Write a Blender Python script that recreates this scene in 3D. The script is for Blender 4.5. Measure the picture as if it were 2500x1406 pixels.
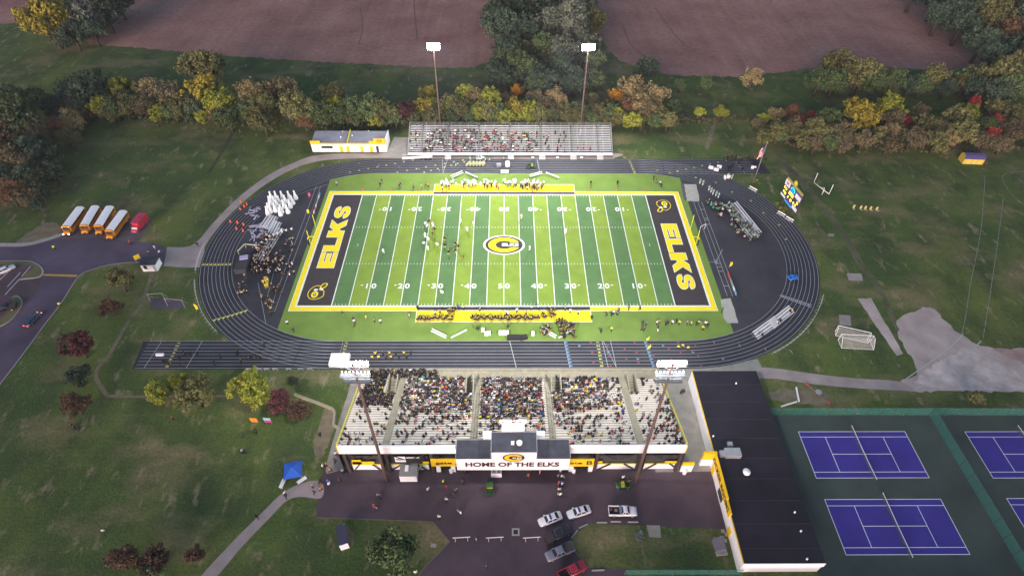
import bpy, bmesh, math, random
import numpy as np
from mathutils import Vector, Matrix, Euler

for o in list(bpy.data.objects): bpy.data.objects.remove(o)
SC = bpy.context.scene
COL = SC.collection
rnd = random.Random(7)
R = math.radians

# ------------------------------------------------------------------ camera
CAM_LOC = Vector((0.7537, -133.8228, 116.9086))
CAM_ROT = Euler((0.781576, -0.006299, -0.006417), 'XYZ')
FPX = 1468.32                       # focal length in pixels of a 2500 px wide picture
cam = bpy.data.cameras.new('camera'); camo = bpy.data.objects.new('camera', cam); COL.objects.link(camo)
cam.sensor_fit = 'HORIZONTAL'; cam.sensor_width = 36.0; cam.lens = FPX*36.0/2500.0
cam.clip_start = 1.0; cam.clip_end = 5000.0
camo.location = CAM_LOC; camo.rotation_euler = CAM_ROT
SC.camera = camo

# ------------------------------------------------------------------ dusk sky, weak sun, exposure
w = bpy.data.worlds.new('World'); SC.world = w; w.use_nodes = True
nt = w.node_tree; nt.nodes.clear()
sky = nt.nodes.new('ShaderNodeTexSky'); sky.sky_type = 'NISHITA'; sky.sun_disc = False
sky.sun_elevation = R(8.0); sky.sun_rotation = R(200); sky.air_density = 1.4; sky.dust_density = 2.5; sky.ozone_density = 3.5
bgn = nt.nodes.new('ShaderNodeBackground'); bgn.inputs['Strength'].default_value = 0.125
wo = nt.nodes.new('ShaderNodeOutputWorld')
nt.links.new(sky.outputs[0], bgn.inputs[0]); nt.links.new(bgn.outputs[0], wo.inputs[0])
sun = bpy.data.lights.new('dusk_sun', 'SUN'); sun.energy = 2.4; sun.angle = R(40); sun.color = (1.0, 0.78, 0.80)
suno = bpy.data.objects.new('dusk_sun', sun); COL.objects.link(suno); suno.rotation_euler = (R(82), 0, R(-20))
SC.view_settings.view_transform = 'Standard'; SC.view_settings.look = 'None'
SC.view_settings.exposure = 1.15; SC.view_settings.gamma = 1.0; SC.view_settings.use_curve_mapping = False
SC.render.engine = 'CYCLES'; SC.cycles.use_denoising = True
SC.cycles.max_bounces = 5; SC.cycles.diffuse_bounces = 2; SC.cycles.glossy_bounces = 2; SC.cycles.transparent_max_bounces = 8
SC.cycles.sample_clamp_indirect = 4.0
FLOOD_W = 122000.0                  # per floodlight tower, shared by its lamps
HAZE = 0.00013

# ------------------------------------------------------------------ helpers
_RM = CAM_ROT.to_matrix()
def ray(u, v): return _RM @ Vector(((u-1250)/FPX, -(v-703)/FPX, -1.0))
def G(u, v, z=0.0):
    "survey: the spot at height z that the aerial photograph shows at (u, v)"
    d = ray(u, v); t = (z-CAM_LOC.z)/d.z; p = CAM_LOC+t*d; return Vector((p.x, p.y, z))
def G2(u, v, z=0.0): p = G(u, v, z); return (p.x, p.y)
def V(u, v, Y):
    d = ray(u, v); t = (Y-CAM_LOC.y)/d.y; return CAM_LOC+t*d
def VX(u, v, X):
    d = ray(u, v); t = (X-CAM_LOC.x)/d.x; return CAM_LOC+t*d
def pxm(u, v, z=0):                 # metres covered by one photo pixel there
    d = ray(u, v); t = (z-CAM_LOC.z)/d.z; return t/FPX

def smooth(pts, n=6, closed=False):
    out = []; N = len(pts)
    rng = range(N) if closed else range(N-1)
    for i in rng:
        if closed: p0, p1, p2, p3 = pts[i-1], pts[i], pts[(i+1) % N], pts[(i+2) % N]
        else: p0, p1, p2, p3 = pts[max(i-1, 0)], pts[i], pts[i+1], pts[min(i+2, N-1)]
        for k in range(n):
            t = k/n
            out.append(tuple(0.5*((2*b)+(-a+c)*t+(2*a-5*b+4*c-d)*t*t+(-a+3*b-3*c+d)*t**3) for a, b, c, d in zip(p0, p1, p2, p3)))
    if not closed: out.append(tuple(pts[-1]))
    return out

MATS = {}
def mat(name, col, rough=0.8, var=0.0, scale=1.0, col2=None, bump=0.0, metal=0.0, emit=None, estr=0.0, spec=0.3, world=False, objrand=0.0, alpha=1.0, coat=0.0, detail=4.0):
    if name in MATS: return MATS[name]
    m = bpy.data.materials.new(name); m.use_nodes = True; MATS[name] = m
    t = m.node_tree; b = t.nodes['Principled BSDF']; L = t.links.new
    b.inputs['Roughness'].default_value = rough; b.inputs['Metallic'].default_value = metal
    b.inputs['Specular IOR Level'].default_value = spec
    if coat: b.inputs['Coat Weight'].default_value = coat
    c = (*col, 1)
    b.inputs['Base Color'].default_value = c; m.diffuse_color = c
    src = None
    if var or col2 is not None or bump:
        if world: co = t.nodes.new('ShaderNodeNewGeometry').outputs['Position']
        else: co = t.nodes.new('ShaderNodeTexCoord').outputs['Object']
        n = t.nodes.new('ShaderNodeTexNoise'); n.inputs['Scale'].default_value = scale; n.inputs['Detail'].default_value = detail; n.inputs['Roughness'].default_value = 0.6
        L(co, n.inputs['Vector'])
        r = t.nodes.new('ShaderNodeMapRange'); r.inputs[1].default_value = 0.3; r.inputs[2].default_value = 0.7
        L(n.outputs[0], r.inputs[0])
        mx = t.nodes.new('ShaderNodeMix'); mx.data_type = 'RGBA'
        c2 = col2 if col2 is not None else tuple(x*(1+var) for x in col)
        c1 = col if col2 is not None else tuple(x*(1-var) for x in col)
        mx.inputs[6].default_value = (*c1, 1); mx.inputs[7].default_value = (*c2, 1)
        L(r.outputs[0], mx.inputs[0]); src = mx.outputs[2]
        if bump:
            bp = t.nodes.new('ShaderNodeBump'); bp.inputs['Strength'].default_value = bump; bp.inputs['Distance'].default_value = 0.3
            L(n.outputs[0], bp.inputs['Height']); L(bp.outputs[0], b.inputs['Normal'])
    if objrand:
        oi = t.nodes.new('ShaderNodeObjectInfo'); hs = t.nodes.new('ShaderNodeHueSaturation')
        mr = t.nodes.new('ShaderNodeMapRange'); mr.inputs[3].default_value = 1-objrand; mr.inputs[4].default_value = 1+objrand
        L(oi.outputs['Random'], mr.inputs[0]); L(mr.outputs[0], hs.inputs['Value'])
        mh = t.nodes.new('ShaderNodeMapRange'); mh.inputs[3].default_value = 0.5-objrand*0.06; mh.inputs[4].default_value = 0.5+objrand*0.06
        L(oi.outputs['Random'], mh.inputs[0]); L(mh.outputs[0], hs.inputs['Hue'])
        if src is None: hs.inputs['Color'].default_value = c
        else: L(src, hs.inputs['Color'])
        src = hs.outputs[0]
    if src is not None: L(src, b.inputs['Base Color'])
    if emit is not None:
        b.inputs['Emission Color'].default_value = (*emit, 1); b.inputs['Emission Strength'].default_value = estr
    if alpha < 1: b.inputs['Alpha'].default_value = alpha
    return m

class MB:
    def __init__(s): s.v = []; s.f = []; s.m = []
    def add(s, vs, fs, mi=0):
        o = len(s.v); s.v += [tuple(x) for x in vs]; s.f += [tuple(i+o for i in f) for f in fs]; s.m += [mi]*len(fs); return s
    def box(s, x0, x1, y0, y1, z0, z1, mi=0):
        return s.add([(x0,y0,z0),(x1,y0,z0),(x1,y1,z0),(x0,y1,z0),(x0,y0,z1),(x1,y0,z1),(x1,y1,z1),(x0,y1,z1)],
                     [(0,3,2,1),(4,5,6,7),(0,1,5,4),(1,2,6,5),(2,3,7,6),(3,0,4,7)], mi)
    def bar(s, a, b, w, h=None, mi=0):
        "square bar from a to b"
        a = Vector(a); b = Vector(b); h = w if h is None else h; d = (b-a)
        if d.length < 1e-6: return s
        d.normalize(); up = Vector((0,0,1)) if abs(d.z) < 0.95 else Vector((0,1,0))
        x = d.cross(up).normalized(); y = x.cross(d).normalized(); vs = []
        for p in (a, b):
            for i, j in ((-1,-1),(1,-1),(1,1),(-1,1)): vs.append(p+x*(i*w/2)+y*(j*h/2))
        return s.add(vs, [(0,1,2,3),(7,6,5,4),(0,4,5,1),(1,5,6,2),(2,6,7,3),(3,7,4,0)], mi)
    def tube(s, a, b, r, r2=None, n=8, mi=0, caps=True):
        a = Vector(a); b = Vector(b); r2 = r if r2 is None else r2; d = (b-a).normalized()
        up = Vector((0,0,1)) if abs(d.z) < 0.95 else Vector((0,1,0)); x = d.cross(up).normalized(); y = x.cross(d).normalized(); vs = []
        for p, q in ((a, r), (b, r2)):
            for k in range(n): t = 2*math.pi*k/n; vs.append(p+x*(q*math.cos(t))+y*(q*math.sin(t)))
        fs = [(k, k+n, (k+1) % n+n, (k+1) % n) for k in range(n)]
        if caps: fs += [tuple(range(n)), tuple(range(2*n-1, n-1, -1))]
        return s.add(vs, fs, mi)
    def poly(s, pts, z0, z1=None, mi=0):
        "flat polygon at z0, or prism z0..z1"
        n = len(pts)
        ar = sum(pts[i][0]*pts[(i+1) % n][1]-pts[(i+1) % n][0]*pts[i][1] for i in range(n))
        if ar < 0: pts = pts[::-1]
        if z1 is None: return s.add([(p[0], p[1], z0) for p in pts], [tuple(range(n))], mi)
        vs = [(p[0], p[1], z0) for p in pts]+[(p[0], p[1], z1) for p in pts]
        return s.add(vs, [tuple(range(n-1, -1, -1)), tuple(range(n, 2*n))]+[(i, (i+1) % n, (i+1) % n+n, i+n) for i in range(n)], mi)
    def quad(s, a, b, c, d, mi=0): return s.add([a, b, c, d], [(0,1,2,3)], mi)
    def strip(s, pts, w, z, mi=0, closed=False):
        "flat band of width w along a polyline"
        n = len(pts); L = []; Rr = []
        for i in range(n):
            a = pts[i-1] if (i > 0 or closed) else pts[i]; b = pts[(i+1) % n] if (i < n-1 or closed) else pts[i]
            dx, dy = b[0]-a[0], b[1]-a[1]; l = math.hypot(dx, dy) or 1
            nx, ny = -dy/l*w/2, dx/l*w/2
            L.append((pts[i][0]+nx, pts[i][1]+ny, z)); Rr.append((pts[i][0]-nx, pts[i][1]-ny, z))
        m = n if closed else n-1
        return s.add(L+Rr, [(n+i, n+(i+1) % n, (i+1) % n, i) for i in range(m)], mi)
    def lathe(s, prof, cx=0, cy=0, n=12, mi=0):
        vs = []
        for r, z in prof:
            for k in range(n): t = 2*math.pi*k/n; vs.append((cx+r*math.cos(t), cy+r*math.sin(t), z))
        fs = [(j*n+k, j*n+(k+1) % n, (j+1)*n+(k+1) % n, (j+1)*n+k) for j in range(len(prof)-1) for k in range(n)]
        fs += [tuple(range(n-1, -1, -1)), tuple(range((len(prof)-1)*n, len(prof)*n))]
        return s.add(vs, fs, mi)
    def mesh(s, name, mats, smooth=False):
        me = bpy.data.meshes.new(name); me.from_pydata(s.v, [], s.f)
        for m in (mats if isinstance(mats, (list, tuple)) else [mats]): me.materials.append(m)
        me.polygons.foreach_set('material_index', s.m)
        if smooth: me.polygons.foreach_set('use_smooth', [True]*len(s.f))
        me.update(); return me
    def build(s, name, mats, parent=None, smooth=False, **kw):
        return obj(name, s.mesh(name, mats, smooth), parent, **kw)

def obj(name, me, parent=None, loc=None, rz=None, label=None, cat=None, group=None, kind=None, scale=None):
    o = bpy.data.objects.new(name, me); COL.objects.link(o)
    if parent is not None: o.parent = parent
    if loc is not None: o.location = loc
    if rz is not None: o.rotation_euler = (0, 0, rz)
    if scale is not None: o.scale = scale
    tag(o, label, cat, group, kind); return o
def tag(o, label=None, cat=None, group=None, kind=None):
    if label: o['label'] = label
    if cat: o['category'] = cat
    if group: o['group'] = group
    if kind: o['kind'] = kind
    return o
def thing(name, label, cat, loc=(0,0,0), rz=0.0, group=None):
    o = bpy.data.objects.new(name, None); COL.objects.link(o); o.location = loc; o.rotation_euler = (0, 0, rz); o.empty_display_size = 0.5
    return tag(o, label, cat, group)
def dup(root, loc, rz=None, label=None, group=None, scale=None):
    def cp(o, par):
        c = o.copy(); COL.objects.link(c); c.parent = par
        for ch in o.children: cp(ch, c)
        return c
    r = cp(root, None); r.location = loc
    if rz is not None: r.rotation_euler = (0, 0, rz)
    if scale is not None: r.scale = scale
    return tag(r, label, None, group)
_dg = None
def text_mesh(s, size=1.0, bold=0.02, ext=0.0, align='CENTER'):
    "lettering as a flat or thin mesh in its own xy plane"
    cu = bpy.data.curves.new('t', 'FONT'); cu.body = s; cu.size = size; cu.offset = bold*size; cu.extrude = ext; cu.align_x = align; cu.align_y = 'CENTER'; cu.resolution_u = 3
    o = bpy.data.objects.new('t', cu); COL.objects.link(o)
    dg = bpy.context.evaluated_depsgraph_get()
    me = bpy.data.meshes.new_from_object(o.evaluated_get(dg)); bpy.data.objects.remove(o); bpy.data.curves.remove(cu)
    return me
def text(name, s, m, parent, mtx, size=1.0, bold=0.02, ext=0.0, align='CENTER', sx=1.0):
    me = text_mesh(s, size, bold, ext, align); me.name = name; me.transform(Matrix.Diagonal((sx, 1, 1, 1))); me.transform(mtx)
    me.materials.clear(); me.materials.append(m)
    return obj(name, me, parent)
def ellipse(cx, cy, a, b, n=48): return [(cx+a*math.cos(2*math.pi*k/n), cy+b*math.sin(2*math.pi*k/n)) for k in range(n)]
# ------------------------------------------------------------------ materials of the setting
def ground_material():
    m = bpy.data.materials.new('rough_grass'); m.use_nodes = True; t = m.node_tree; b = t.nodes['Principled BSDF']; L = t.links.new
    b.inputs['Roughness'].default_value = 0.95; b.inputs['Specular IOR Level'].default_value = 0.1
    co = t.nodes.new('ShaderNodeNewGeometry').outputs['Position']
    def noise(sc, det, lo, hi, stretch=None):
        n = t.nodes.new('ShaderNodeTexNoise'); n.inputs['Scale'].default_value = sc; n.inputs['Detail'].default_value = det; n.inputs['Roughness'].default_value = 0.62
        if stretch:
            mp = t.nodes.new('ShaderNodeMapping'); mp.inputs['Scale'].default_value = stretch[:3]; mp.inputs['Rotation'].default_value = (0, 0, stretch[3]); L(co, mp.inputs[0]); L(mp.outputs[0], n.inputs['Vector'])
        else: L(co, n.inputs['Vector'])
        r = t.nodes.new('ShaderNodeMapRange'); r.inputs[1].default_value = lo; r.inputs[2].default_value = hi; L(n.outputs[0], r.inputs[0]); return r.outputs[0], n.outputs[0]
    def mix(f, a, c):
        x = t.nodes.new('ShaderNodeMix'); x.data_type = 'RGBA'; L(f, x.inputs[0])
        for i, q in ((6, a), (7, c)):
            if isinstance(q, tuple): x.inputs[i].default_value = (*q, 1)
            else: L(q, x.inputs[i])
        return x.outputs[2]
    big, _ = noise(0.022, 6, 0.38, 0.62); c = mix(big, (0.055, 0.098, 0.027), (0.118, 0.146, 0.036))
    mid, _ = noise(0.11, 6, 0.42, 0.66, (1, 0.55, 1, R(20))); c = mix(mid, c, (0.050, 0.076, 0.028))
    dry, _ = noise(0.045, 9, 0.50, 0.68, (1.0, 1.7, 1, R(-25))); c = mix(dry, c, (0.190, 0.160, 0.080))
    dead, _ = noise(0.20, 9, 0.57, 0.71, (1.6, 0.8, 1, R(40))); c = mix(dead, c, (0.270, 0.215, 0.130))
    mow, _ = noise(0.35, 3, 0.35, 0.65, (0.06, 0.8, 1, R(4)))
    mr = t.nodes.new('ShaderNodeMapRange'); mr.inputs[3].default_value = 0.93; mr.inputs[4].default_value = 1.06; L(mow, mr.inputs[0])
    _, raw = noise(1.7, 8, 0.3, 0.75)
    f = t.nodes.new('ShaderNodeMapRange'); f.inputs[1].default_value = 0.3; f.inputs[2].default_value = 0.7; f.inputs[3].default_value = 0.72; f.inputs[4].default_value = 1.25; L(raw, f.inputs[0])
    fm = t.nodes.new('ShaderNodeMath'); fm.operation = 'MULTIPLY'; L(f.outputs[0], fm.inputs[0]); L(mr.outputs[0], fm.inputs[1])
    mu = t.nodes.new('ShaderNodeVectorMath'); mu.operation = 'SCALE'; L(c, mu.inputs[0]); L(fm.outputs[0], mu.inputs[3])
    L(mu.outputs[0], b.inputs['Base Color'])
    bp = t.nodes.new('ShaderNodeBump'); bp.inputs['Strength'].default_value = 0.5; bp.inputs['Distance'].default_value = 0.4; L(raw, bp.inputs['Height']); L(bp.outputs[0], b.inputs['Normal'])
    return m
def plough_material():
    m = bpy.data.materials.new('ploughed_soil'); m.use_nodes = True; t = m.node_tree; b = t.nodes['Principled BSDF']; L = t.links.new
    b.inputs['Roughness'].default_value = 0.95; b.inputs['Specular IOR Level'].default_value = 0.1
    co = t.nodes.new('ShaderNodeNewGeometry').outputs['Position']
    mp = t.nodes.new('ShaderNodeMapping'); mp.inputs['Rotation'].default_value = (0, 0, R(-6)); L(co, mp.inputs[0])
    mp.inputs['Scale'].default_value = (1.0, 0.012, 1.0)
    wv = t.nodes.new('ShaderNodeTexNoise'); wv.inputs['Scale'].default_value = 0.22; wv.inputs['Detail'].default_value = 7; wv.inputs['Roughness'].default_value = 0.7; L(mp.outputs[0], wv.inputs[0])
    n = t.nodes.new('ShaderNodeTexNoise'); n.inputs['Scale'].default_value = 0.05; n.inputs['Detail'].default_value = 8; L(co, n.inputs['Vector'])
    n2 = t.nodes.new('ShaderNodeTexNoise'); n2.inputs['Scale'].default_value = 0.45; n2.inputs['Detail'].default_value = 9; L(co, n2.inputs['Vector'])
    mx = t.nodes.new('ShaderNodeMix'); mx.data_type = 'RGBA'; mx.inputs[6].default_value = (0.255, 0.128, 0.105, 1); mx.inputs[7].default_value = (0.345, 0.186, 0.150, 1)
    r = t.nodes.new('ShaderNodeMapRange'); r.inputs[1].default_value = 0.35; r.inputs[2].default_value = 0.65; L(n.outputs[0], r.inputs[0]); L(r.outputs[0], mx.inputs[0])
    r2 = t.nodes.new('ShaderNodeMapRange'); r2.inputs[1].default_value = 0.3; r2.inputs[2].default_value = 0.7; r2.inputs[3].default_value = 0.84; r2.inputs[4].default_value = 1.12; L(wv.outputs[0], r2.inputs[0])
    r3 = t.nodes.new('ShaderNodeMapRange'); r3.inputs[1].default_value = 0.3; r3.inputs[2].default_value = 0.7; r3.inputs[3].default_value = 0.85; r3.inputs[4].default_value = 1.15; L(n2.outputs[0], r3.inputs[0])
    mm = t.nodes.new('ShaderNodeMath'); mm.operation = 'MULTIPLY'; L(r2.outputs[0], mm.inputs[0]); L(r3.outputs[0], mm.inputs[1])
    mu = t.nodes.new('ShaderNodeVectorMath'); mu.operation = 'SCALE'; L(mx.outputs[2], mu.inputs[0]); L(mm.outputs[0], mu.inputs[3]); L(mu.outputs[0], b.inputs['Base Color'])
    bp = t.nodes.new('ShaderNodeBump'); bp.inputs['Strength'].default_value = 0.4; bp.inputs['Distance'].default_value = 0.3; L(n2.outputs[0], bp.inputs['Height']); L(bp.outputs[0], b.inputs['Normal'])
    return m
M_ground = ground_material(); M_soil = plough_material()
M_asph = mat('asphalt', (0.078, 0.062, 0.094), 0.9, 0.3, 0.09, world=True, bump=0.1, detail=8)
M_asph2 = mat('new_asphalt', (0.080, 0.055, 0.068), 0.9, 0.35, 0.09, world=True, bump=0.1, detail=8)
M_asph3 = mat('worn_asphalt', (0.095, 0.080, 0.090), 0.9, 0.2, 0.3, world=True, detail=8)
M_conc = mat('concrete', (0.27, 0.25, 0.22), 0.9, 0.18, 0.5, world=True, bump=0.1, detail=8)
M_conc2 = mat('grey_concrete_path', (0.30, 0.25, 0.24), 0.9, 0.22, 0.2, world=True, detail=8)
M_gravel = mat('gravel', (0.39, 0.32, 0.295), 0.95, 0.32, 0.12, world=True, bump=0.3, detail=10)
M_track = mat('track_rubber', (0.027, 0.027, 0.036), 0.8, 0.25, 0.12, world=True, detail=6)
M_dpad = mat('infield_asphalt', (0.040, 0.040, 0.049), 0.85, 0.3, 0.10, world=True, detail=8)
M_lime = mat('turf_lime', (0.195, 0.292, 0.034), 0.9, 0.13, 0.22, world=True, bump=0.15, detail=8)
M_dark = mat('turf_dark_green', (0.090, 0.185, 0.060), 0.9, 0.13, 0.22, world=True, bump=0.15, detail=8)
M_turf = mat('turf_border_green', (0.155, 0.245, 0.042), 0.9, 0.13, 0.22, world=True, bump=0.15, detail=8)
M_black = mat('turf_black', (0.045, 0.038, 0.040), 0.9, 0.15, 1.0, world=True)
M_yel = mat('turf_yellow', (0.88, 0.68, 0.012), 0.9, 0.05, 1.0, world=True)
M_white = mat('turf_white', (0.74, 0.76, 0.70), 0.9, 0.04, 1.0, world=True)
M_line = mat('lane_paint', (0.40, 0.41, 0.43), 0.8, 0.15, 0.5, world=True)
M_yline = mat('yellow_track_paint', (0.60, 0.58, 0.10), 0.8)
M_bline = mat('blue_track_paint', (0.16, 0.27, 0.42), 0.8)
M_rline = mat('red_track_paint', (0.45, 0.06, 0.10), 0.8)
M_green_court = mat('court_green', (0.048, 0.066, 0.056), 0.85, 0.22, 0.12, world=True, detail=8)
M_blue_court = mat('court_blue', (0.046, 0.032, 0.245), 0.85, 0.14, 0.15, world=True, detail=8)
M_paint = mat('white_paint', (0.75, 0.75, 0.78), 0.7)
M_oline = mat('road_yellow_paint', (0.45, 0.28, 0.05), 0.8, 0.2, 1.0, world=True)
M_island = mat('mown_grass', (0.080, 0.098, 0.036), 0.95, col2=(0.150, 0.128, 0.062), scale=0.16, world=True, bump=0.3, detail=8)
M_kerb = mat('kerb_concrete', (0.33, 0.31, 0.29), 0.9, 0.1, 1.0, world=True)
M_dirt = mat('bare_dirt', (0.17, 0.14, 0.09), 0.95, 0.3, 0.5, world=True, bump=0.3, detail=8)
M_faint = mat('faded_line', (0.22, 0.23, 0.20), 0.9, 0.5, 0.8, world=True)
mat('hedge_dark', (0.045, 0.055, 0.030), 0.95, 0.3, 0.3, world=True)
M_sand = mat('sand_pit_cover', (0.38, 0.37, 0.33), 0.95, 0.12, 0.8, world=True, bump=0.3, detail=8)

_jr = random.Random(11)
def ragged(pts, amp=0.35, step=1.2):
    "worn, uneven edge for earth and gravel"
    out = []; n = len(pts)
    for i in range(n):
        a, c = pts[i], pts[(i+1) % n]; l = math.dist(a, c); m = max(1, int(l/step))
        for k in range(m):
            t = k/m; out.append((a[0]+(c[0]-a[0])*t+_jr.uniform(-amp, amp), a[1]+(c[1]-a[1])*t+_jr.uniform(-amp, amp)))
    return out
def sheet(name, pts, z, m, parent=None, kind='structure'):
    if name in ('gravel_yard', 'dirt_patch', 'grass_path', 'planting_bed', 'vehicle_track', 'ploughed_field', 'runway_strip', 'shelter_pad', 'sand_pit'): pts = ragged(list(pts), 0.9 if name == 'ploughed_field' else 0.14 if name in ('sand_pit', 'runway_strip') else 0.4)
    return MB().poly(list(pts), z).build(name, m, parent, kind=kind if parent is None else None)
def P(*uv): return [G2(u, v) for u, v in uv]

# ------------------------------------------------------------------ ground, ploughed fields, paths
MB().box(-900, 900, -500, 1300, -1.0, 0.0).build('ground', M_ground, kind='structure')
sheet('ploughed_field', smooth(P((330,-140),(1190,-140),(1203,50),(1210,128),(1170,160),(1090,166),(850,155),(600,140),(350,118),(215,106),(262,70),(320,0)), 4, True), 0.010, M_soil)
sheet('ploughed_field', smooth(P((1425,-140),(1428,0),(1446,50),(1490,130),(1560,166),(1640,182),(1800,187),(2060,162),(2300,172),(2420,158),(2432,140),(2405,110),(2320,55),(2225,-20),(2100,-140)), 4, True), 0.010, M_soil)
sheet('ploughed_field', smooth(P((-400,-140),(150,-140),(112,0),(75,45),(40,57),(-60,60),(-400,60)), 4, True), 0.010, M_soil)
sheet('grass_path', smooth(P((1742,290),(1752,290),(1742,330),(1732,362),(1720,362),(1730,330)), 4, True), 0.010, M_dirt)
# loop path from the gate round the outside of the track to the concession stand
po = smooth(P((408,603),(470,598),(520,545),(565,498),(612,458),(660,425),(712,400),(752,384),(800,377),(870,374),(950,374),(1010,376),(1100,376),(1490,374),(1500,386)), 6)
pi_ = smooth(P((1500,388),(1300,388),(1100,387),(1010,387),(950,386),(870,387),(800,391),(760,398),(720,411),(668,438),(622,470),(578,508),(536,552),(500,604),(498,650),(400,650)), 6)
sheet('loop_path', po+pi_, 0.014, M_conc2)
sheet('concession_apron', P((945,372),(962,335),(1000,336),(1000,380),(950,381)), 0.018, M_conc)
# stand surroundings
sheet('stand_apron', P((872,901),(1650,899),(1850,877),(1862,900),(1870,921),(1850,925),(1690,912),(1632,912),(1640,940),(870,940)), 0.014, M_conc)
sheet('stand_walkway', smooth(P((905,905),(915,960),(900,1060),(870,1130),(820,1150),(795,1150),(812,1080),(830,1020),(848,965),(866,910)), 4, True), 0.018, M_conc)
sheet('stand_walkway', P((1590,912),(1690,908),(1760,1150),(1600,1152)), 0.018, M_conc)
sheet('right_path', smooth(P((1848,898),(1900,900),(2000,914),(2100,924),(2195,931),(2235,954),(2200,953),(2100,948),(1990,938),(1900,925),(1862,922)), 4, True), 0.022, M_conc2)
GY = smooth(P((2192,792),(2205,768),(2240,757),(2272,751),(2300,775),(2345,815),(2430,850),(2700,852),(2700,965),(2500,958),(2340,955),(2225,955),(2195,932),(2240,915),(2222,870),(2200,835)), 4, True)
sheet('gravel_yard', GY, 0.010, M_gravel)
sheet('runway_strip', P((2094,729),(2126,728),(2206,864),(2188,868)), 0.014, M_gravel)
for q in (((2067,667),(2103,668),(2107,686),(2072,685)), ((2048,768),(2076,770),(2078,796),(2050,792)), ((2022,570),(2037,571),(2036,578),(2021,577))):
    sheet('throwing_pad', P(*q), 0.012, M_conc2)
sheet('gravel_patch', ragged(P((2230,930),(2290,880),(2360,850),(2480,905),(2520,955),(2300,952)), 0.5), 0.016, mat('pale_gravel', (0.46, 0.385, 0.36), 0.95, 0.34, 0.25, world=True, bump=0.3, detail=10))
sheet('gravel_patch', ragged(P((2420,852),(2520,850),(2520,900)), 0.4), 0.017, mat('red_gravel', (0.30, 0.21, 0.19), 0.95, 0.3, 0.25, world=True, detail=10))
for pts in (((2352,815),(2330,838),(2290,870),(2240,905),(2205,930)), ((2395,832),(2360,868),(2300,915),(2230,952))): MB().strip(smooth(P(*pts), 5), 0.22, 0.021).build('boundary_mark', M_line, kind='structure')
# plaza, drives and car park
sheet('plaza', P((790,1146),(1785,1146),(1796,1292),(1440,1277),(1400,1308),(1392,1330),(1418,1365),(1436,1385),(1530,1388),(1540,1440),(1000,1440),(1040,1380),(1075,1345),(1098,1322),(1056,1273),(860,1266),(772,1263),(776,1190)), 0.012, M_asph2)
sheet('footpath', smooth(P((480,1420),(560,1330),(640,1250),(690,1203),(740,1178),(785,1175),(785,1215),(735,1212),(700,1222),(660,1262),(590,1335),(515,1420)), 4, True), 0.016, M_conc2)
sheet('road', smooth(P((-300,600),(0,598),(60,597),(110,586),(152,572),(240,576),(335,590),(400,602),(396,648),(345,641),(280,645),(230,657),(192,676),(150,740),(104,800),(60,860),(-20,965),(-400,1500),(-700,1500),(-300,900)), 3, True), 0.008, M_asph)
sheet('bus_apron', P((128,585),(152,560),(200,532),(374,533),(348,575),(336,592),(240,580)), 0.012, M_asph3)
sheet('car_park', P((-200,646),(72,646),(84,655),(48,683),(100,680),(96,700),(58,760),(20,800),(-200,1010)), 0.012, M_asph2)
MB().poly(P((106,669),(190,671),(186,676),(104,673)), 0.016).build('road_stripe', M_oline, kind='structure')
pl = MB()
for a, b in (((75,650),(45,684)), ((45,684),(12,720)), ((20,664),(-10,692)), ((50,665),(18,700))): pl.strip(P(a, b), 0.14, 0.016)
pl.build('bay_lines', M_paint, kind='structure')
for u0, u1, v in ((10,70,None),):
    pass
def island(pts, m=M_island):
    q = smooth(P(*pts), 5, True)
    o = MB().poly(q, 0.0, 0.13).build('kerbed_island', M_kerb, kind='structure')
    c = Vector((sum(x for x, y in q)/len(q), sum(y for x, y in q)/len(q)))
    MB().poly([(x+(c.x-x)*0.07, y+(c.y-y)*0.07) for x, y in q], 0.135).build('island_grass', m, o)
island(((-60,639),(60,637),(88,643),(104,655),(106,668),(95,678),(60,682),(46,683),(66,668),(84,655),(70,647),(-60,645)))
island(((28,745),(30,728),(40,722),(50,727),(55,738),(50,752),(30,780),(0,798),(-30,800),(10,770)))
# kerb along the road
kr = MB(); q = smooth(P((394,648),(345,641),(280,645),(230,657),(192,676),(150,740),(104,800),(60,860),(-20,965)), 6)
kr.strip(q, 0.25, 0.1); kr.build('road_kerb', M_kerb, kind='structure')
kr = MB(); kr.strip(smooth(P((-100,600),(0,598),(60,597),(110,586),(152,572)), 6), 1.6, 0.02); kr.build('kerb_walk', M_kerb, kind='structure')
for pts in (((772,1263),(860,1266),(1056,1273),(1098,1322),(1075,1345),(1040,1380),(1010,1420)), ((1392,1330),(1418,1365),(1436,1385))):
    MB().strip(P(*pts), 0.22, 0.05).build('lawn_edging', mat('edging', (0.16, 0.125, 0.095), 0.9, 0.2, 1.0, world=True), kind='structure')
MB().strip(P((1056,1273),(1047,1320),(1040,1372)), 0.12, 0.03).build('lawn_edging', MATS['edging'], kind='structure')
sheet('lawn_pad', P((1052,1325),(1066,1327),(1064,1336),(1051,1335)), 0.018, M_conc2)
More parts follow.
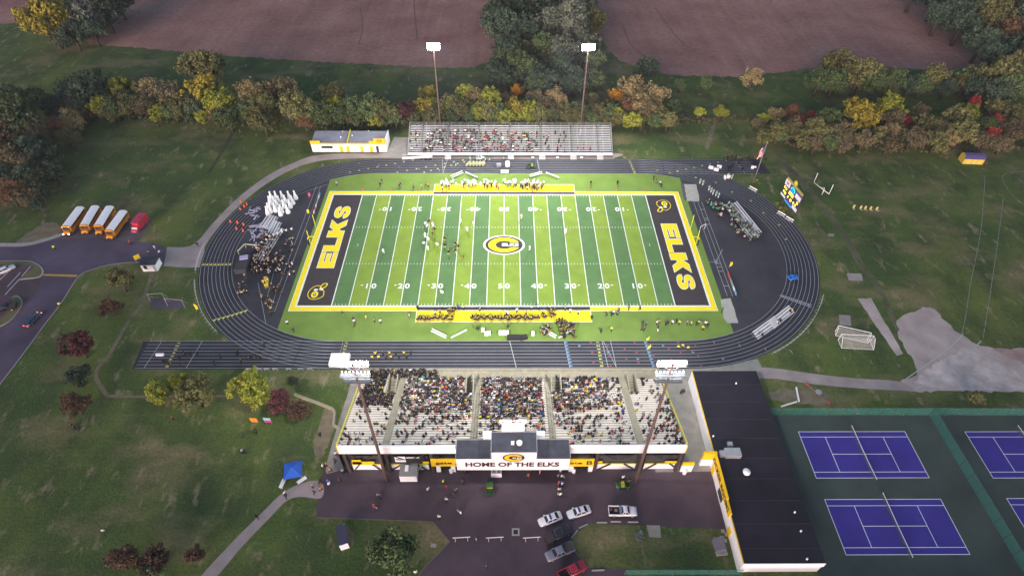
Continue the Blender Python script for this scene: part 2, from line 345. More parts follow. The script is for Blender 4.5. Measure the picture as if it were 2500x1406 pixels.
# lawns inside the plaza
def lawn(pts): sheet('lawn', P(*pts), 0.020, M_island)
sheet('dirt_patch', smooth(P((800,990),(822,1010),(808,1060),(790,1110),(770,1105),(775,1050)), 4, True), 0.006, M_dirt)
sheet('dirt_patch', smooth(P((1880,955),(1930,950),(2020,960),(2010,985),(1940,985),(1885,975)), 4, True), 0.006, M_dirt)
sheet('planting_bed', smooth(P((40,590),(110,545),(150,555),(150,572),(108,585),(60,596)), 4, True), 0.005, M_dirt)
sheet('vehicle_track', smooth(P((1890,372),(1902,372),(1930,405),(1990,470),(2060,560),(2110,640),(2160,720),(2195,800),(2183,800),(2146,722),(2095,645),(2045,565),(1975,475),(1915,410)), 4, True), 0.005, mat('trodden_grass', (0.088, 0.092, 0.046), 0.95, 0.35, 0.25, world=True))
for pts in (((880,20),(885,70),(875,110)), ((1520,60),(1540,110),(1575,140)), ((1600,20),(1660,100),(1700,125)), ((1010,0),(1015,60),(1020,100))):
    MB().strip(smooth(P(*pts), 6), 0.5, 0.014).build('tractor_track', mat('tractor_track', (0.13, 0.075, 0.07), 0.95), kind='structure')
# worn line of the old fence, grass paths; widest strip is a dark hedge
for pts, wd in ((((375,655),(345,740),(310,790),(270,860),(238,900),(236,925),(262,966)), 0.9), (((262,966),(345,968),(560,966)), 0.7),
                (((575,305),(560,340),(530,390),(508,425)), 1.2), (((2450,480),(2440,560),(2420,700),(2400,825)), 0.16),
                (((2405,430),(2395,560),(2370,690),(2352,800),(2330,830),(2240,905)), 0.16), (((2500,418),(2455,425),(2448,440),(2470,475),(2500,500)), 0.16)):
    MB().strip(smooth(P(*pts), 5), wd, 0.007).build('grass_line', MATS['hedge_dark'] if wd > 1 else M_dirt if wd > 0.5 else M_faint, kind='structure')

# ------------------------------------------------------------------ running track and infield
TXL, TXR, RIN, LANE = -41.5, 45.2, 36.6, 1.05
ROUT = RIN+8*LANE
def stad(r, n=40):
    pts = [(TXR+r*math.sin(math.pi*k/n), -r*math.cos(math.pi*k/n)) for k in range(n+1)]
    pts += [(TXL-r*math.sin(math.pi*k/n), r*math.cos(math.pi*k/n)) for k in range(n+1)]
    return pts
def ring(r0, r1, z):
    a, b = stad(r0), stad(r1); n = len(a)
    return [(x, y, z) for x, y in a]+[(x, y, z) for x, y in b], [(i, i+n, (i+1) % n+n, (i+1) % n) for i in range(n)]
sheet('infield_asphalt', stad(RIN+0.1), 0.020, M_dpad)
MB().add(*ring(RIN, ROUT+0.35, 0.030)).build('running_track', M_track, kind='structure')
trk = bpy.data.objects['running_track']
ch = MB(); ch.poly([(-90.2,-RIN-0.02),(TXL,-RIN-0.02),(TXL,-ROUT-0.35),(-89.2,-ROUT-0.35)], 0.026); ch.build('track_chute', M_track, trk)
ch = MB(); ch.poly([(TXR,RIN),(90.4,RIN),(88.6,ROUT+0.5),(TXR,ROUT+0.5)], 0.026); ch.build('track_chute', M_track, trk)
for k in range(9):
    r = RIN+k*LANE; MB().add(*ring(r-0.045, r+0.045, 0.036)).build('lane_line', M_line, trk)
for k in range(9):
    y = -(RIN+k*LANE); MB().strip([(-88.8, y), (TXL, y)], 0.09, 0.034).build('chute_line', M_line, trk)
    y = RIN+k*LANE; MB().strip([(TXR, y), (86.5-k*0.2, y)], 0.09, 0.034).build('chute_line', M_line, trk)
tm = MB()
def cross(a, b, w=0.12): tm.strip([a, b], w, 0.040)
p = G2(1248,835); cross((p[0]-0.4,-RIN), (p[0]+1.2,-ROUT), 0.16)
p = G2(1470,835); cross((p[0],-RIN), (p[0]+0.6,-ROUT)); cross((p[0]+0.3,-RIN), (p[0]+2.6,-ROUT), 0.1)
p = G2(1491,835); cross((p[0],-RIN), (p[0]+0.4,-ROUT))
p = G2(843,835); cross((p[0]-0.6,-RIN), (p[0]-0.6,-ROUT), 0.06)
p = G2(1314,389); cross((p[0]-0.4,ROUT), (p[0]+0.3,RIN), 0.14)
p = G2(1086,389); cross((p[0]+0.9,ROUT), (p[0],RIN)); cross((p[0]-0.9,ROUT), (p[0],RIN), 0.1)
p = G2(394,835); cross((p[0],-RIN), (p[0]-0.9,-ROUT)); p = G2(493,835); cross((p[0],-RIN), (p[0]-0.9,-ROUT))
p = G2(1795,395); cross((p[0],ROUT), (p[0]+1.5,RIN))
for (ua, va, ub, vb) in ((1905,720,1982,745), (1904,723,1981,750)):
    tm.strip(P((ua,va),(ub,vb)), 0.22, 0.041)
for i in range(7):
    t = i/7.0; a = P((1913+72*t,721+24*t),(1911+72*t,725+24*t)); tm.strip(a, 0.15, 0.042)
for k in range(8):                                   # staggered start ticks
    x = 20+8.2*k; y = -(RIN+k*LANE); cross((x+33-k*2, y), (x+33-k*2, y-LANE), 0.1)
    cross((-15-7*k, RIN+k*LANE), (-15-7*k, RIN+(k+1)*LANE), 0.1)
tm.build('track_marks', M_line, trk)
ty = MB(); tb = MB(); tr_ = MB()
def tri(mb, x, y, s, a, z=0.043):
    pts = [(x+s*math.cos(a+t), y+s*math.sin(a+t)) for t in (0, 2.3, -2.3)]; mb.poly(pts, z)
def arc_tris(cx, sgn, ang, mb, s=0.55, rng=range(8), tw=0):
    for k in rng:
        r = RIN+(k+0.5)*LANE; t = R(ang+tw*k); tri(mb, cx+sgn*r*math.cos(t), r*math.sin(t), s, t+math.pi/2)
arc_tris(TXL, -1, -13, ty, 0.6, range(8), 0.3); arc_tris(TXL, -1, -45, ty, 0.6, range(8), 0.5)
for k in range(9): arc_tris(TXR, 1, 80-9.5*k, ty, 0.45, range(2+(k % 2), 3+(k % 2)))
for k in range(8):
    y = RIN+(k+0.5)*LANE
    for x in (-52+2.9*k, -36+3.1*k, -27+2.2*k, 56+5*k*0.6): tri(ty, x, y, 0.42, 0 if x < 0 else math.pi)
for k in range(8):
    y = -(RIN+(k+0.5)*LANE)
    for x in (15.6, 35.8): tri(tb, x+0.1*k, y, 0.6, 0.0)
    for j in range(3): tri(tr_, 22+11*j+4.1*(k % 3), y, 0.35, 0.3)
for j in range(6): tri(tb, 19+7*j, -(RIN+(1.5+(j*2) % 6)*LANE), 0.45, 0.0)
ty.build('yellow_exchange_marks', M_yline, trk); tb.build('blue_hurdle_marks', M_bline, trk); tr_.build('red_marks', M_rline, trk)
def lane_numbers(x0, ys, dx, rot):
    for k, y in enumerate(ys):
        text('lane_number', str(k+1), M_yline, trk, Matrix.Translation((x0+dx*k, y, 0.045)) @ Matrix.Rotation(rot, 4, 'Z'), 1.05, 0.03)
ysn = [-(RIN+(k+0.5)*LANE) for k in range(8)]
lane_numbers(G2(845,838)[0], ysn, -0.02, -math.pi/2); lane_numbers(G2(1459,838)[0], ysn, 0.03, -math.pi/2)
lane_numbers(G2(436,838)[0], ysn, 0.0, -math.pi/2); lane_numbers(G2(1536,391)[0], [RIN+(7.5-k)*LANE for k in range(8)], 0.1, -math.pi/2)
# jump runways in the ends of the infield
rl = MB()
for sx, x0 in ((-1, -60.2), (-1, -61.6), (1, 60.6), (1, 62.0), (1, 63.2)):
    ya, yb = ((-27, 29) if sx < 0 else (-21, 21)); rl.strip([(x0, ya), (x0, yb)], 0.1, 0.026)
for yv in (17, 12.6, 11.8, 9.6, -8, -9.4, -11.2, -17): rl.strip([(60.6 if yv < 0 else 62, yv), (62.0 if yv < 0 else 63.2, yv)], 0.16, 0.027)
rl.strip(P((670,660),(648,742)), 0.1, 0.026); rl.strip(P((630,690),(650,795)), 0.1, 0.026); rl.strip(P((800,450),(720,478)), 0.1, 0.026)
rl.build('runway_lines', M_line, bpy.data.objects['infield_asphalt'])

# ------------------------------------------------------------------ football turf and its painted pieces
XL, XR = -57.8, 58.8
def arcpts(cx, sgn, xe):
    a0 = math.acos(min(1, abs(xe-cx)/RIN)); n = 12
    return a0, n
aL = math.acos((TXL-XL)/RIN); aR = math.acos((XR-TXR)/RIN)
turf = []
for k in range(13): t = math.pi/2+(aR-math.pi/2)*k/12; turf.append((TXR+RIN*math.cos(t), RIN*math.sin(t)))
for k in range(13): t = aR+(math.pi/2-aR)*k/12; turf.append((TXR+RIN*math.cos(t), -RIN*math.sin(t)))
for k in range(13): t = math.pi/2+(aL-math.pi/2)*k/12; turf.append((TXL-RIN*math.cos(t), -RIN*math.sin(t)))
for k in range(13): t = aL+(math.pi/2-aL)*k/12; turf.append((TXL-RIN*math.cos(t), RIN*math.sin(t)))
TURF = sheet('football_turf', turf, 0.024, M_turf)
YD = 0.9144; W = 24.384; EX = 54.864
def tpart(name, mb, m): return mb.build(name, m, TURF)
def rect(x0, x1, y0, y1, z): return MB().poly([(x0,y0),(x1,y0),(x1,y1),(x0,y1)], z)
def frame(mb, x0, x1, y0, y1, w, z):
    "rectangular outline lying inside x0..x1, y0..y1"
    mb.poly([(x0,y0),(x1,y0),(x1,y0+w),(x0,y0+w)], z); mb.poly([(x0,y1-w),(x1,y1-w),(x1,y1),(x0,y1)], z)
    mb.poly([(x0,y0+w),(x0+w,y0+w),(x0+w,y1-w),(x0,y1-w)], z); mb.poly([(x1-w,y0+w),(x1,y0+w),(x1,y1-w),(x1-w,y1-w)], z); return mb
tpart('border_outline', frame(MB(), -56.75, 56.75, -26.42, 26.42, 0.16, 0.030), M_white)
tpart('yellow_border', frame(MB(), -56.59, 56.59, -26.26, 26.26, 1.5, 0.029), M_yel)
tpart('boundary_line', frame(MB(), -EX-0.48, EX+0.48, -W-0.48, W+0.48, 0.48, 0.033), M_white)
for sx in (-1, 1): tpart('end_zone', rect(min(sx*50*YD, sx*EX), max(sx*50*YD, sx*EX), -W, W, 0.029), M_black)
for i in range(20):
    j = min(i, 19-i)
    tpart('turf_stripe', rect((-50+5*i)*YD, (-45+5*i)*YD, -W, W, 0.029), M_dark if j % 2 == 0 else M_lime)
for i in range(21):
    x = (-50+5*i)*YD; wl = 0.1 if i not in (0, 20) else 0.14
    tpart('yard_line', rect(x-wl, x+wl, -W, W, 0.034), M_white)
hm = MB()
for i in range(-49, 50):
    if i % 5 == 0:
        for s in (-1, 1): hm.poly([(i*YD-0.3, s*8.13-0.06), (i*YD+0.3, s*8.13-0.06), (i*YD+0.3, s*8.13+0.06), (i*YD-0.3, s*8.13+0.06)], 0.038)
        continue
    for y0, y1 in ((7.83,8.43), (-8.43,-7.83), (W-0.75,W-0.1), (-W+0.1,-W+0.75)):
        x = i*YD; hm.poly([(x-0.06,y0),(x+0.06,y0),(x+0.06,y1),(x-0.06,y1)], 0.036)
o = tpart('hash_marks', hm, M_white); o['kind'] = 'stuff'
for s in (-1, 1): tpart('conversion_mark', rect(s*47*YD-0.07, s*47*YD+0.07, -0.5, 0.5, 0.036), M_white)
for s in (-1, 1):
    y0, y1 = sorted((s*24.864, s*26.08)); tpart('black_coach_band', rect(-22.9, 22.9, y0, y1, 0.037), M_black)
    y0, y1 = sorted((s*26.24, s*30.2)); tpart('yellow_team_box', rect(-22.86, 22.86, y0, y1, 0.034), M_yel)
    f = MB(); y0, y1 = sorted((s*26.08, s*30.3)); frame(f, -23.0, 23.0, y0, y1, 0.16, 0.040); tpart('team_box_outline', f, M_white)
for i, n in enumerate((10,20,30,40,50,40,30,20,10)):
    x = (-40+10*i)*YD
    for s in (-1, 1):
        rot = 0 if s < 0 else math.pi; d = str(n)
        if s > 0: d = d
        for k, c in enumerate(d):
            dx = (-0.95 if k == 0 else 0.95)*(1 if s < 0 else -1)
            text('yard_number', c, M_white, TURF, Matrix.Translation((x+dx, s*17.15, 0.037)) @ Matrix.Rotation(rot, 4, 'Z'), 2.6, 0.028, sx=1.05)
        if n != 50:
            sg = -1 if i < 4 else 1; xa = x+sg*2.4; ya = s*16.75
            tpart('direction_arrow', MB().poly([(xa+sg*0.45, ya), (xa-sg*0.3, ya+0.28), (xa-sg*0.3, ya-0.28)], 0.037), M_white)
# block letters ELKS, unit square 0..1
S_OUT = smooth([(0.97,0.30),(0.86,0.08),(0.5,0.0),(0.14,0.08),(0.02,0.33),(0.33,0.33),(0.42,0.24),(0.58,0.25),(0.62,0.33),(0.5,0.41),(0.18,0.50),(0.04,0.70),(0.16,0.92),(0.5,1.0),(0.84,0.93),(0.95,0.70),(0.65,0.68),(0.57,0.77),(0.43,0.77),(0.38,0.68),(0.5,0.61),(0.83,0.52)], 3, True)
GLY = {'E': [(0,0),(1,0),(1,0.25),(0.36,0.25),(0.36,0.38),(0.92,0.38),(0.92,0.62),(0.36,0.62),(0.36,0.75),(1,0.75),(1,1),(0,1)],
       'L': [(0,0),(1,0),(1,0.28),(0.4,0.28),(0.4,1),(0,1)],
       'K': [(0,0),(0.36,0),(0.36,0.27),(0.47,0.38),(0.68,0),(1.0,0),(0.72,0.58),(1.0,1),(0.60,1),(0.36,0.66),(0.36,1),(0,1)], 'S': S_OUT}
def grow(pts, d):
    n = len(pts); out = []
    ar = sum(pts[i][0]*pts[(i+1) % n][1]-pts[(i+1) % n][0]*pts[i][1] for i in range(n)); sg = 1 if ar > 0 else -1
    for i in range(n):
        a, b, c = Vector(pts[i-1]), Vector(pts[i]), Vector(pts[(i+1) % n]); e1 = (b-a).normalized(); e2 = (c-b).normalized()
        n1 = Vector((e1.y, -e1.x))*sg; n2 = Vector((e2.y, -e2.x))*sg; nn = n1+n2; l = nn.length
        nn = nn/l if l > 1e-6 else n1; k = d/max(0.35, nn.dot(n1)); out.append((b.x+nn.x*k, b.y+nn.y*k))
    return out
LET = (('E', -9.8, -3.3), ('L', -2.8, 3.3), ('K', 3.5, 11.5), ('S', 12.4, 18.5))
for s in (-1, 1):
    for c, a, b in LET:
        def place(q):                       # reading direction +y on the left, -y on the right
            out = []
            for u, v in q:
                yy = a+u*(b-a); xx = -48.15-v*4.65
                out.append((xx, yy) if s < 0 else (-xx, -yy))
            return out
        pts = place(GLY[c]); 
        tpart('end_zone_letter_outline', MB().poly(grow(pts, 0.17), 0.034), M_white)
        tpart('end_zone_letter', MB().poly(pts, 0.039), M_yel)
# midfield emblem: oval with a C and the team name
def emblem(mk, cx, cy, sc):
    "mk(name, points, level, material) draws one flat piece"
    e = lambda a, b: ellipse(cx, cy, a*sc, b*sc)
    mk('emblem_rim', e(6.35,4.5), 0, 'grey'); mk('emblem_oval', e(6.2,4.4), 1, 'white'); mk('emblem_field', e(5.5,3.85), 2, 'black')
    oc = [(cx+sc*4.65*math.cos(t), cy+sc*3.3*math.sin(t)) for t in np.linspace(R(20), R(340), 44)]
    ic = [(cx+sc*(0.1+2.55*math.cos(t)), cy+sc*1.75*math.sin(t)) for t in np.linspace(R(325), R(35), 36)]
    mk('emblem_letter_c', oc+ic, 3, 'yellow')
def mk_turf(n, pts, lv, m): tpart(n, MB().poly(pts, 0.037+0.004*lv), {'grey': M_black, 'white': M_white, 'black': M_black, 'yellow': M_yel}[m])
emblem(mk_turf, 0.0, 0.05, 1.0)
text('emblem_name', 'ELKS', M_white, TURF, Matrix.Translation((1.8, 0.05, 0.056)), 1.75, 0.05, sx=1.35)
def helmet(cx, cy, rot):
    Rm = Matrix.Rotation(rot, 2)
    def tr(q): return [tuple(Rm @ Vector(a)+Vector((cx, cy))) for a in q]
    shell = smooth([(-2.9,-0.1),(-2.6,1.4),(-1.2,2.3),(0.6,2.2),(2.0,1.3),(2.5,0.2),(2.0,-0.7),(0.9,-0.6),(0.6,-1.7),(-0.6,-2.1),(-1.9,-1.9)], 4, True)
    tpart('helmet_shell_outline', MB().poly(tr(shell), 0.033), M_yel); tpart('helmet_shell', MB().poly(tr(grow(shell, -0.2)), 0.037), M_black)
    tpart('helmet_oval', MB().poly(tr(ellipse(-1.0, 0.4, 1.25, 0.95, 24)), 0.041), M_yel); tpart('helmet_oval_inner', MB().poly(tr(ellipse(-1.0, 0.4, 0.6, 0.42, 20)), 0.045), M_black)
    tpart('helmet_mark', MB().poly(tr(ellipse(-0.9, 0.4, 0.28, 0.2, 12)), 0.049), M_white)
    mask = smooth([(1.2,-0.6),(2.2,-0.5),(3.3,-1.2),(3.2,-2.3),(2.2,-2.2),(1.3,-1.5)], 4, True)
    tpart('face_mask', MB().poly(tr(mask), 0.038), M_yel); tpart('face_mask_gap', MB().poly(tr(grow(mask, -0.32)), 0.042), M_black)
    tpart('helmet_trim', MB().poly(tr(smooth([(0.6,-1.6),(0.9,-0.7),(1.6,-0.8),(1.3,-1.3)], 3, True)), 0.046), M_white)
    tpart('helmet_ear', MB().poly(tr(ellipse(0.75, 0.45, 0.42, 0.6, 12)), 0.041), M_white)
helmet(-50.7, -19.3, R(90)); helmet(50.6, 19.0, R(-92))
# ------------------------------------------------------------------ materials of built things
M_alum = mat('aluminium_plank', (0.74, 0.71, 0.72), 0.5, 0.06, 0.8)
M_seat = mat('cream_plank', (0.73, 0.655, 0.57), 0.6, 0.08, 0.8)
M_deck = mat('stand_deck', (0.27, 0.225, 0.18), 0.85, 0.25, 0.5)
M_aisle = mat('stand_concrete', (0.30, 0.27, 0.20), 0.9, 0.15, 0.8, detail=6)
M_wpanel = mat('white_panel', (0.80, 0.78, 0.80), 0.55, 0.03, 0.5)
M_ypanel = mat('yellow_panel', (0.80, 0.50, 0.01), 0.55, 0.04, 0.5)
M_steel = mat('brown_steel', (0.055, 0.040, 0.040), 0.6, 0.2, 1.0)
M_dkwall = mat('dark_wall', (0.045, 0.045, 0.045), 0.9, 0.2, 1.0)
M_roofb = mat('black_membrane_roof', (0.014, 0.013, 0.021), 0.9, 0.4, 0.12, detail=8)
M_roofp = mat('press_box_roof', (0.048, 0.05, 0.065), 0.8, 0.3, 0.6, detail=8)
M_roofg = mat('grey_metal_roof', (0.24, 0.245, 0.29), 0.55, 0.15, 0.25, metal=0.1, detail=6)
M_ytrim = mat('yellow_green_trim', (0.62, 0.58, 0.03), 0.6)
M_blk = mat('black_letter', (0.02, 0.018, 0.02), 0.7)
M_glass = mat('dark_glass', (0.02, 0.025, 0.035), 0.15, spec=0.6)
M_grey = mat('galvanised', (0.34, 0.34, 0.36), 0.55, 0.1, 1.0, metal=0.3)
M_wood = mat('weathered_pole', (0.115, 0.072, 0.062), 0.8, 0.2, 0.4)
M_pad = mat('goal_pad', (0.03, 0.03, 0.03), 0.8)
M_ypost = mat('yellow_post', (0.78, 0.72, 0.02), 0.5)
M_wpost = mat('white_post', (0.78, 0.78, 0.76), 0.5)
M_lamp = mat('lamp_glow', (0.9, 0.9, 0.9), 0.3, emit=(0.93, 0.96, 1.0), estr=60.0)
M_house = mat('lamp_housing', (0.10, 0.10, 0.105), 0.6)
M_brown = mat('brown_footing', (0.10, 0.075, 0.06), 0.9, 0.2, 1.0)

# ------------------------------------------------------------------ floodlight towers
def tower(name_label, x, y, zt, face, rows):
    t = thing('floodlight_tower', name_label, 'floodlight', (x, y, 0), 0, None)
    MB().tube((0,0,0), (0,0,zt+0.4), 0.36, 0.19, 10).build('pole', M_wood, t, smooth=True)
    MB().box(-0.2, 0.2, 0.25*face, 0.5*face, 1.0, 3.2).build('service_cabinet', M_grey, t)
    hb = MB(); hb.tube((0,-0.12,0), (0,0.06,0), 0.10, 0.16, 10); house = hb.mesh('lamp_housing', M_house, True)
    lb = MB(); prof = [(0.30,0.40),(0.31,0.47),(0.26,0.58),(0.14,0.66),(0.03,0.69)]
    n = 10; vs = []
    for r, yy in [(0.17,0.05)]+prof:
        for k in range(n): a = 2*math.pi*k/n; vs.append((r*math.cos(a), yy, r*math.sin(a)))
    fs = [(j*n+k, j*n+(k+1) % n, (j+1)*n+(k+1) % n, (j+1)*n+k) for j in range(5) for k in range(n)]; fs.append(tuple(range(5*n, 6*n)))
    lb.add(vs, fs); bulb = lb.mesh('glow_bowl', M_lamp, True)  # bowl made to glow all round, standing in for lamp glare from behind
    for ri, (z, cnt, wd) in enumerate(rows):
        arm = MB(); arm.bar((-wd/2,0.0,z-0.35), (wd/2,0.0,z-0.35), 0.16); arm.bar((-wd*0.3,0,z-0.35), (0,0,z-1.3), 0.08); arm.bar((wd*0.3,0,z-0.35), (0,0,z-1.3), 0.08)
        if ri >= 2 and face > 0: arm.box(-wd/2, wd/2, -0.75 if face > 0 else 0.1, -0.1 if face > 0 else 0.75, z-0.5, z-0.38)
        a = arm.build('crossarm', M_house, t); ls = (0.74 if ri < 2 else 0.24) if face > 0 else 0.5
        for i in range(cnt):
            lx = -wd/2+wd*(i+0.5)/cnt
            h = obj('luminaire', house, t, loc=(lx, 0.1*face, z)); h.rotation_euler = (R(-28) if face > 0 else R(-28), 0, 0 if face > 0 else math.pi)
            if face < 0: h.rotation_euler = (R(28)*-1, 0, math.pi)
            h.scale = (ls, ls, ls); g = obj('glow_bowl', bulb, h)
    # the light the lamps give
    for k, (tx, ty) in enumerate(((-58, -20*face), (-24, 2*face), (26, 2*face), (60, -20*face))):
        li = bpy.data.lights.new('floodlight', 'SPOT'); li.energy = FLOOD_W/4; li.spot_size = R(92 if k in (1, 2) else 128); li.spot_blend = 0.95; li.shadow_soft_size = 0.9; li.color = (1.0, 0.97, 0.93)
        lo = bpy.data.objects.new('floodlight', li); COL.objects.link(lo); lo.parent = t
        lo.location = (-2+k*1.33, 0.9*face, rows[0][0]-0.2)
        d = Vector((tx*0.8-x-lo.location.x, ty-y-lo.location.y, -lo.location.z)); lo.rotation_euler = d.to_track_quat('-Z', 'Y').to_euler()
    return t
NR = [(39.7, 9, 4.9), (39.1, 9, 4.9), (37.3, 8, 5.0), (35.8, 6, 4.6)]
FR = [(34.0, 9, 4.4), (33.4, 9, 4.4), (32.8, 8, 4.3), (32.2, 8, 4.2)]
tower('tall floodlight tower behind the home grandstand beside the concession trailer', -24.0, -74.3, 39.8, 1, NR)
tower('tall floodlight tower behind the home grandstand near the locker rooms', 27.6, -74.3, 39.8, 1, NR)
tower('floodlight tower rising behind the crowded half of the visitor bleachers', -23.1, 60.3, 34.4, -1, FR)
tower('floodlight tower rising behind the empty half of the visitor bleachers', 27.5, 60.3, 34.4, -1, FR)

# ------------------------------------------------------------------ home grandstand
HS = thing('home_grandstand', 'large home grandstand of cream bench planks with white back panel and yellow trim', 'grandstand', (2, -60, 0))
def hp(name, mb, m, par=None, sm=False):
    o = mb.build(name, m, None, sm); o.parent = par or HS; o.matrix_parent_inverse = Matrix.Translation((-2, 60, 0)) if par is None else Matrix.Identity(4); return o
HX0, HX1, HY0, ND, RD, RH, HZ0 = -33.2, 37.0, -49.3, 29, 0.762, 0.258, 1.25
AIS = [(-24.4,-22.8), (-6.7,-5.2), (9.5,10.9), (27.1,28.7)]
NOT = [(-26.6,-24.4), (-8.7,-6.7), (10.9,13.4), (28.7,30.8)]      # stair wells cut into the front rows
SEC = [(HX0+0.25, -24.4), (-22.8, -6.7), (-5.2, 9.5), (10.9, 27.1), (28.7, HX1-0.25)]
NB = 7
def rowz(i): return HZ0+i*RH
def rowy(i): return HY0-i*RD
pc = {}
def plank(w, d, h, m, nm):
    k = (round(w, 3), d, h, m.name)
    if k not in pc: pc[k] = MB().box(0, w, -d/2, d/2, -h/2, h/2).mesh(nm, m)
    return pc[k]
for i in range(ND):
    z, y = rowz(i), rowy(i)
    cuts = [(HX0, HX1)]
    dk = MB()
    xs = [HX0]
    segs = []
    if i < NB:
        x = HX0
        for a, b in NOT: segs.append((x, a)); x = b
        segs.append((x, HX1))
    else: segs = [(HX0, HX1)]
    for a, b in segs: dk.box(a, b, y-RD, y, max(0.0, z-0.6), z)
    hp('deck_step', dk, M_deck)
    for s, (a, b) in enumerate(SEC):
        if i < NB:
            for q0, q1 in NOT:
                if q0 < b and q1 > a:
                    if q0-a > b-q1: b = min(b, q0-0.25)
                    else: a = max(a, q1+0.25)
        o = obj('seat_plank', plank(b-a, 0.29, 0.05, M_seat, 'seat_plank'), HS, loc=(a-2, y-0.58+60, z+0.43))
        o = obj('foot_plank', plank(b-a, 0.26, 0.03, M_seat, 'foot_plank'), HS, loc=(a-2, y-0.17+60, z+0.02))
    if i >= 0:
        for a, b in AIS: hp('aisle_step', MB().box(a, b, y-RD, y+0.003, z, z+0.13).box(a, b, y-RD, y-RD/2, z+0.13, z+0.26), M_aisle)
for q, (a, b) in enumerate(NOT):                                     # stair wells
    wl = MB(); wl.box(a, a+0.25, rowy(NB), HY0, 0.0, HZ0+2.2); wl.box(b-0.25, b, rowy(NB), HY0, 0.0, HZ0+2.2); wl.box(a+0.25, b-0.25, rowy(NB)-0.2, rowy(NB)+0.05, 0, rowz(NB)+0.5)
    hp('stair_well_wall', wl, M_aisle)
for a, b in NOT:
    st = MB()
    for k in range(6): st.box(a+0.25, b-0.25, HY0-0.6-k*0.7, HY0-k*0.7, 0.0, 1.1-0.18*k)
    hp('stair_flight', st, M_aisle)
hp('front_walk', MB().box(HX0, HX1, HY0, -46.9, 0.0, 1.15), M_aisle)
hp('front_wall', MB().box(HX0-0.2, HX1+0.2, -46.9, -46.6, 0.0, 1.9), M_aisle)
rl = MB()
for k in range(36):
    x = HX0+(HX1-HX0)*k/35; rl.tube((x,-46.75,1.9), (x,-46.75,2.4), 0.025, n=4)
rl.bar((HX0,-46.75,2.4), (HX1,-46.75,2.4), 0.05); hp('front_rail', rl, M_grey)
for x, nm in ((HX0, 'side_rail'), (HX1, 'side_rail')):
    s = MB(); z1 = rowz(ND); y1 = rowy(ND)
    s.bar((x, HY0, HZ0+0.95), (x, y1, z1+0.95), 0.16, 0.14); s.bar((x, HY0, HZ0+0.45), (x, y1, z1+0.45), 0.05)
    for k in range(9): t = k/8; s.bar((x, HY0+(y1-HY0)*t, HZ0+(z1-HZ0)*t), (x, HY0+(y1-HY0)*t, HZ0+(z1-HZ0)*t+0.95), 0.06)
    hp(nm, s, M_ytrim)
for xa, xb in AIS[1:3]:
    s = MB(); xm = (xa+xb)/2
    for k in range(NB, ND, 3): s.bar((xm, rowy(k)-0.3, rowz(k)), (xm, rowy(k)-0.3, rowz(k)+0.95), 0.05)
    s.bar((xm, rowy(NB), rowz(NB)+0.95), (xm, rowy(ND-1), rowz(ND-1)+0.95), 0.06); hp('aisle_rail', s, M_steel)
BY = rowy(ND)-0.35                                                    # back of the seating
hp('side_wall', MB().add([(HX0-0.1,-49.3,0),(HX0-0.1,BY,0),(HX0-0.1,BY,rowz(ND)-0.6),(HX0-0.1,-49.3,HZ0-0.2)], [(0,1,2,3)]), M_dkwall)
hp('side_wall', MB().add([(HX1+0.1,-49.3,0),(HX1+0.1,BY,0),(HX1+0.1,BY,rowz(ND)-0.6),(HX1+0.1,-49.3,HZ0-0.2)], [(0,1,2,3)]), M_dkwall)
for xa, xb in ((HX0+0.3, -9.45), (13.5, HX1-0.3)):
    n = 10 if xa < 0 else 10
    for k in range(n): hp('back_panel', MB().box(xa+(xb-xa)*k/n+0.012, xa+(xb-xa)*(k+1)/n-0.012, -72.05, -71.9, 7.35, 10.0), M_wpanel)
    hp('back_panel_cap', MB().box(xa, xb, -72.1, -71.7, 10.0, 10.08), M_wpanel)
hp('back_panel_end', MB().box(HX0+0.1, HX0+0.3, -72.05, -71.2, 7.35, 10.0), M_ypanel)
hp('back_panel_end', MB().box(HX1-0.3, HX1-0.1, -72.05, -71.2, 7.35, 10.0), M_ypanel)
hp('soffit', MB().box(HX0+0.3, HX1-0.3, -71.9, -68, 7.0, 7.3), M_steel)
hp('under_wall', MB().box(HX0+0.4, HX1-0.4, -69.6, -69.3, 0, 7.0), M_dkwall)
bays = [(V(863,1150,-72).x, V(933,1150,-72).x), (V(953,1150,-72).x, V(1048,1150,-72).x), (V(1455,1150,-72).x, V(1550,1150,-72).x), (V(1570,1150,-72).x, V(1655,1150,-72).x)]
for x in (-32.0, -23.6, -14.6, -9.0, -2.0, 5.5, 12.5, 19.2, 28.0, 36.2):
    hp('column', MB().box(x-0.3, x+0.3, -72.3, -71.7, 0.0, 7.35), M_steel)
for a, b in bays:
    hp('lower_wall', MB().box(a, b, -71.6, -71.45, 0, 2.0), M_wpanel); hp('lower_wall_trim', MB().box(a, b, -71.62, -71.43, 2.0, 2.35), M_ytrim)
    br = MB(); m = (a+b)/2; br.bar((a+0.2,-71.85,0.1), (m-1.4,-71.85,2.6), 0.2); br.bar((b-0.2,-71.85,0.1), (m+1.4,-71.85,2.6), 0.2)
    br.bar((a+0.2,-71.9,7.0), (m-0.4,-71.9,4.6), 0.16); br.bar((b-0.2,-71.9,7.0), (m+0.4,-71.9,4.6), 0.16); hp('cross_brace', br, M_steel)
    hp('upper_screen', MB().box(a, b, -71.3, -71.2, 2.35, 5.2), M_dkwall)
for a, b, c, d in ((858,1122,884,1132), (858,1126,915,1132), (1032,1126,1048,1130), (1460,1125,1470,1129), (1624,1125,1652,1129)):
    p0, p1 = V(a, b, -71.9), V(c, d, -71.9); hp('yellow_fascia', MB().box(p0.x, p1.x, -71.98, -71.9, p1.z, p0.z), M_ypanel)
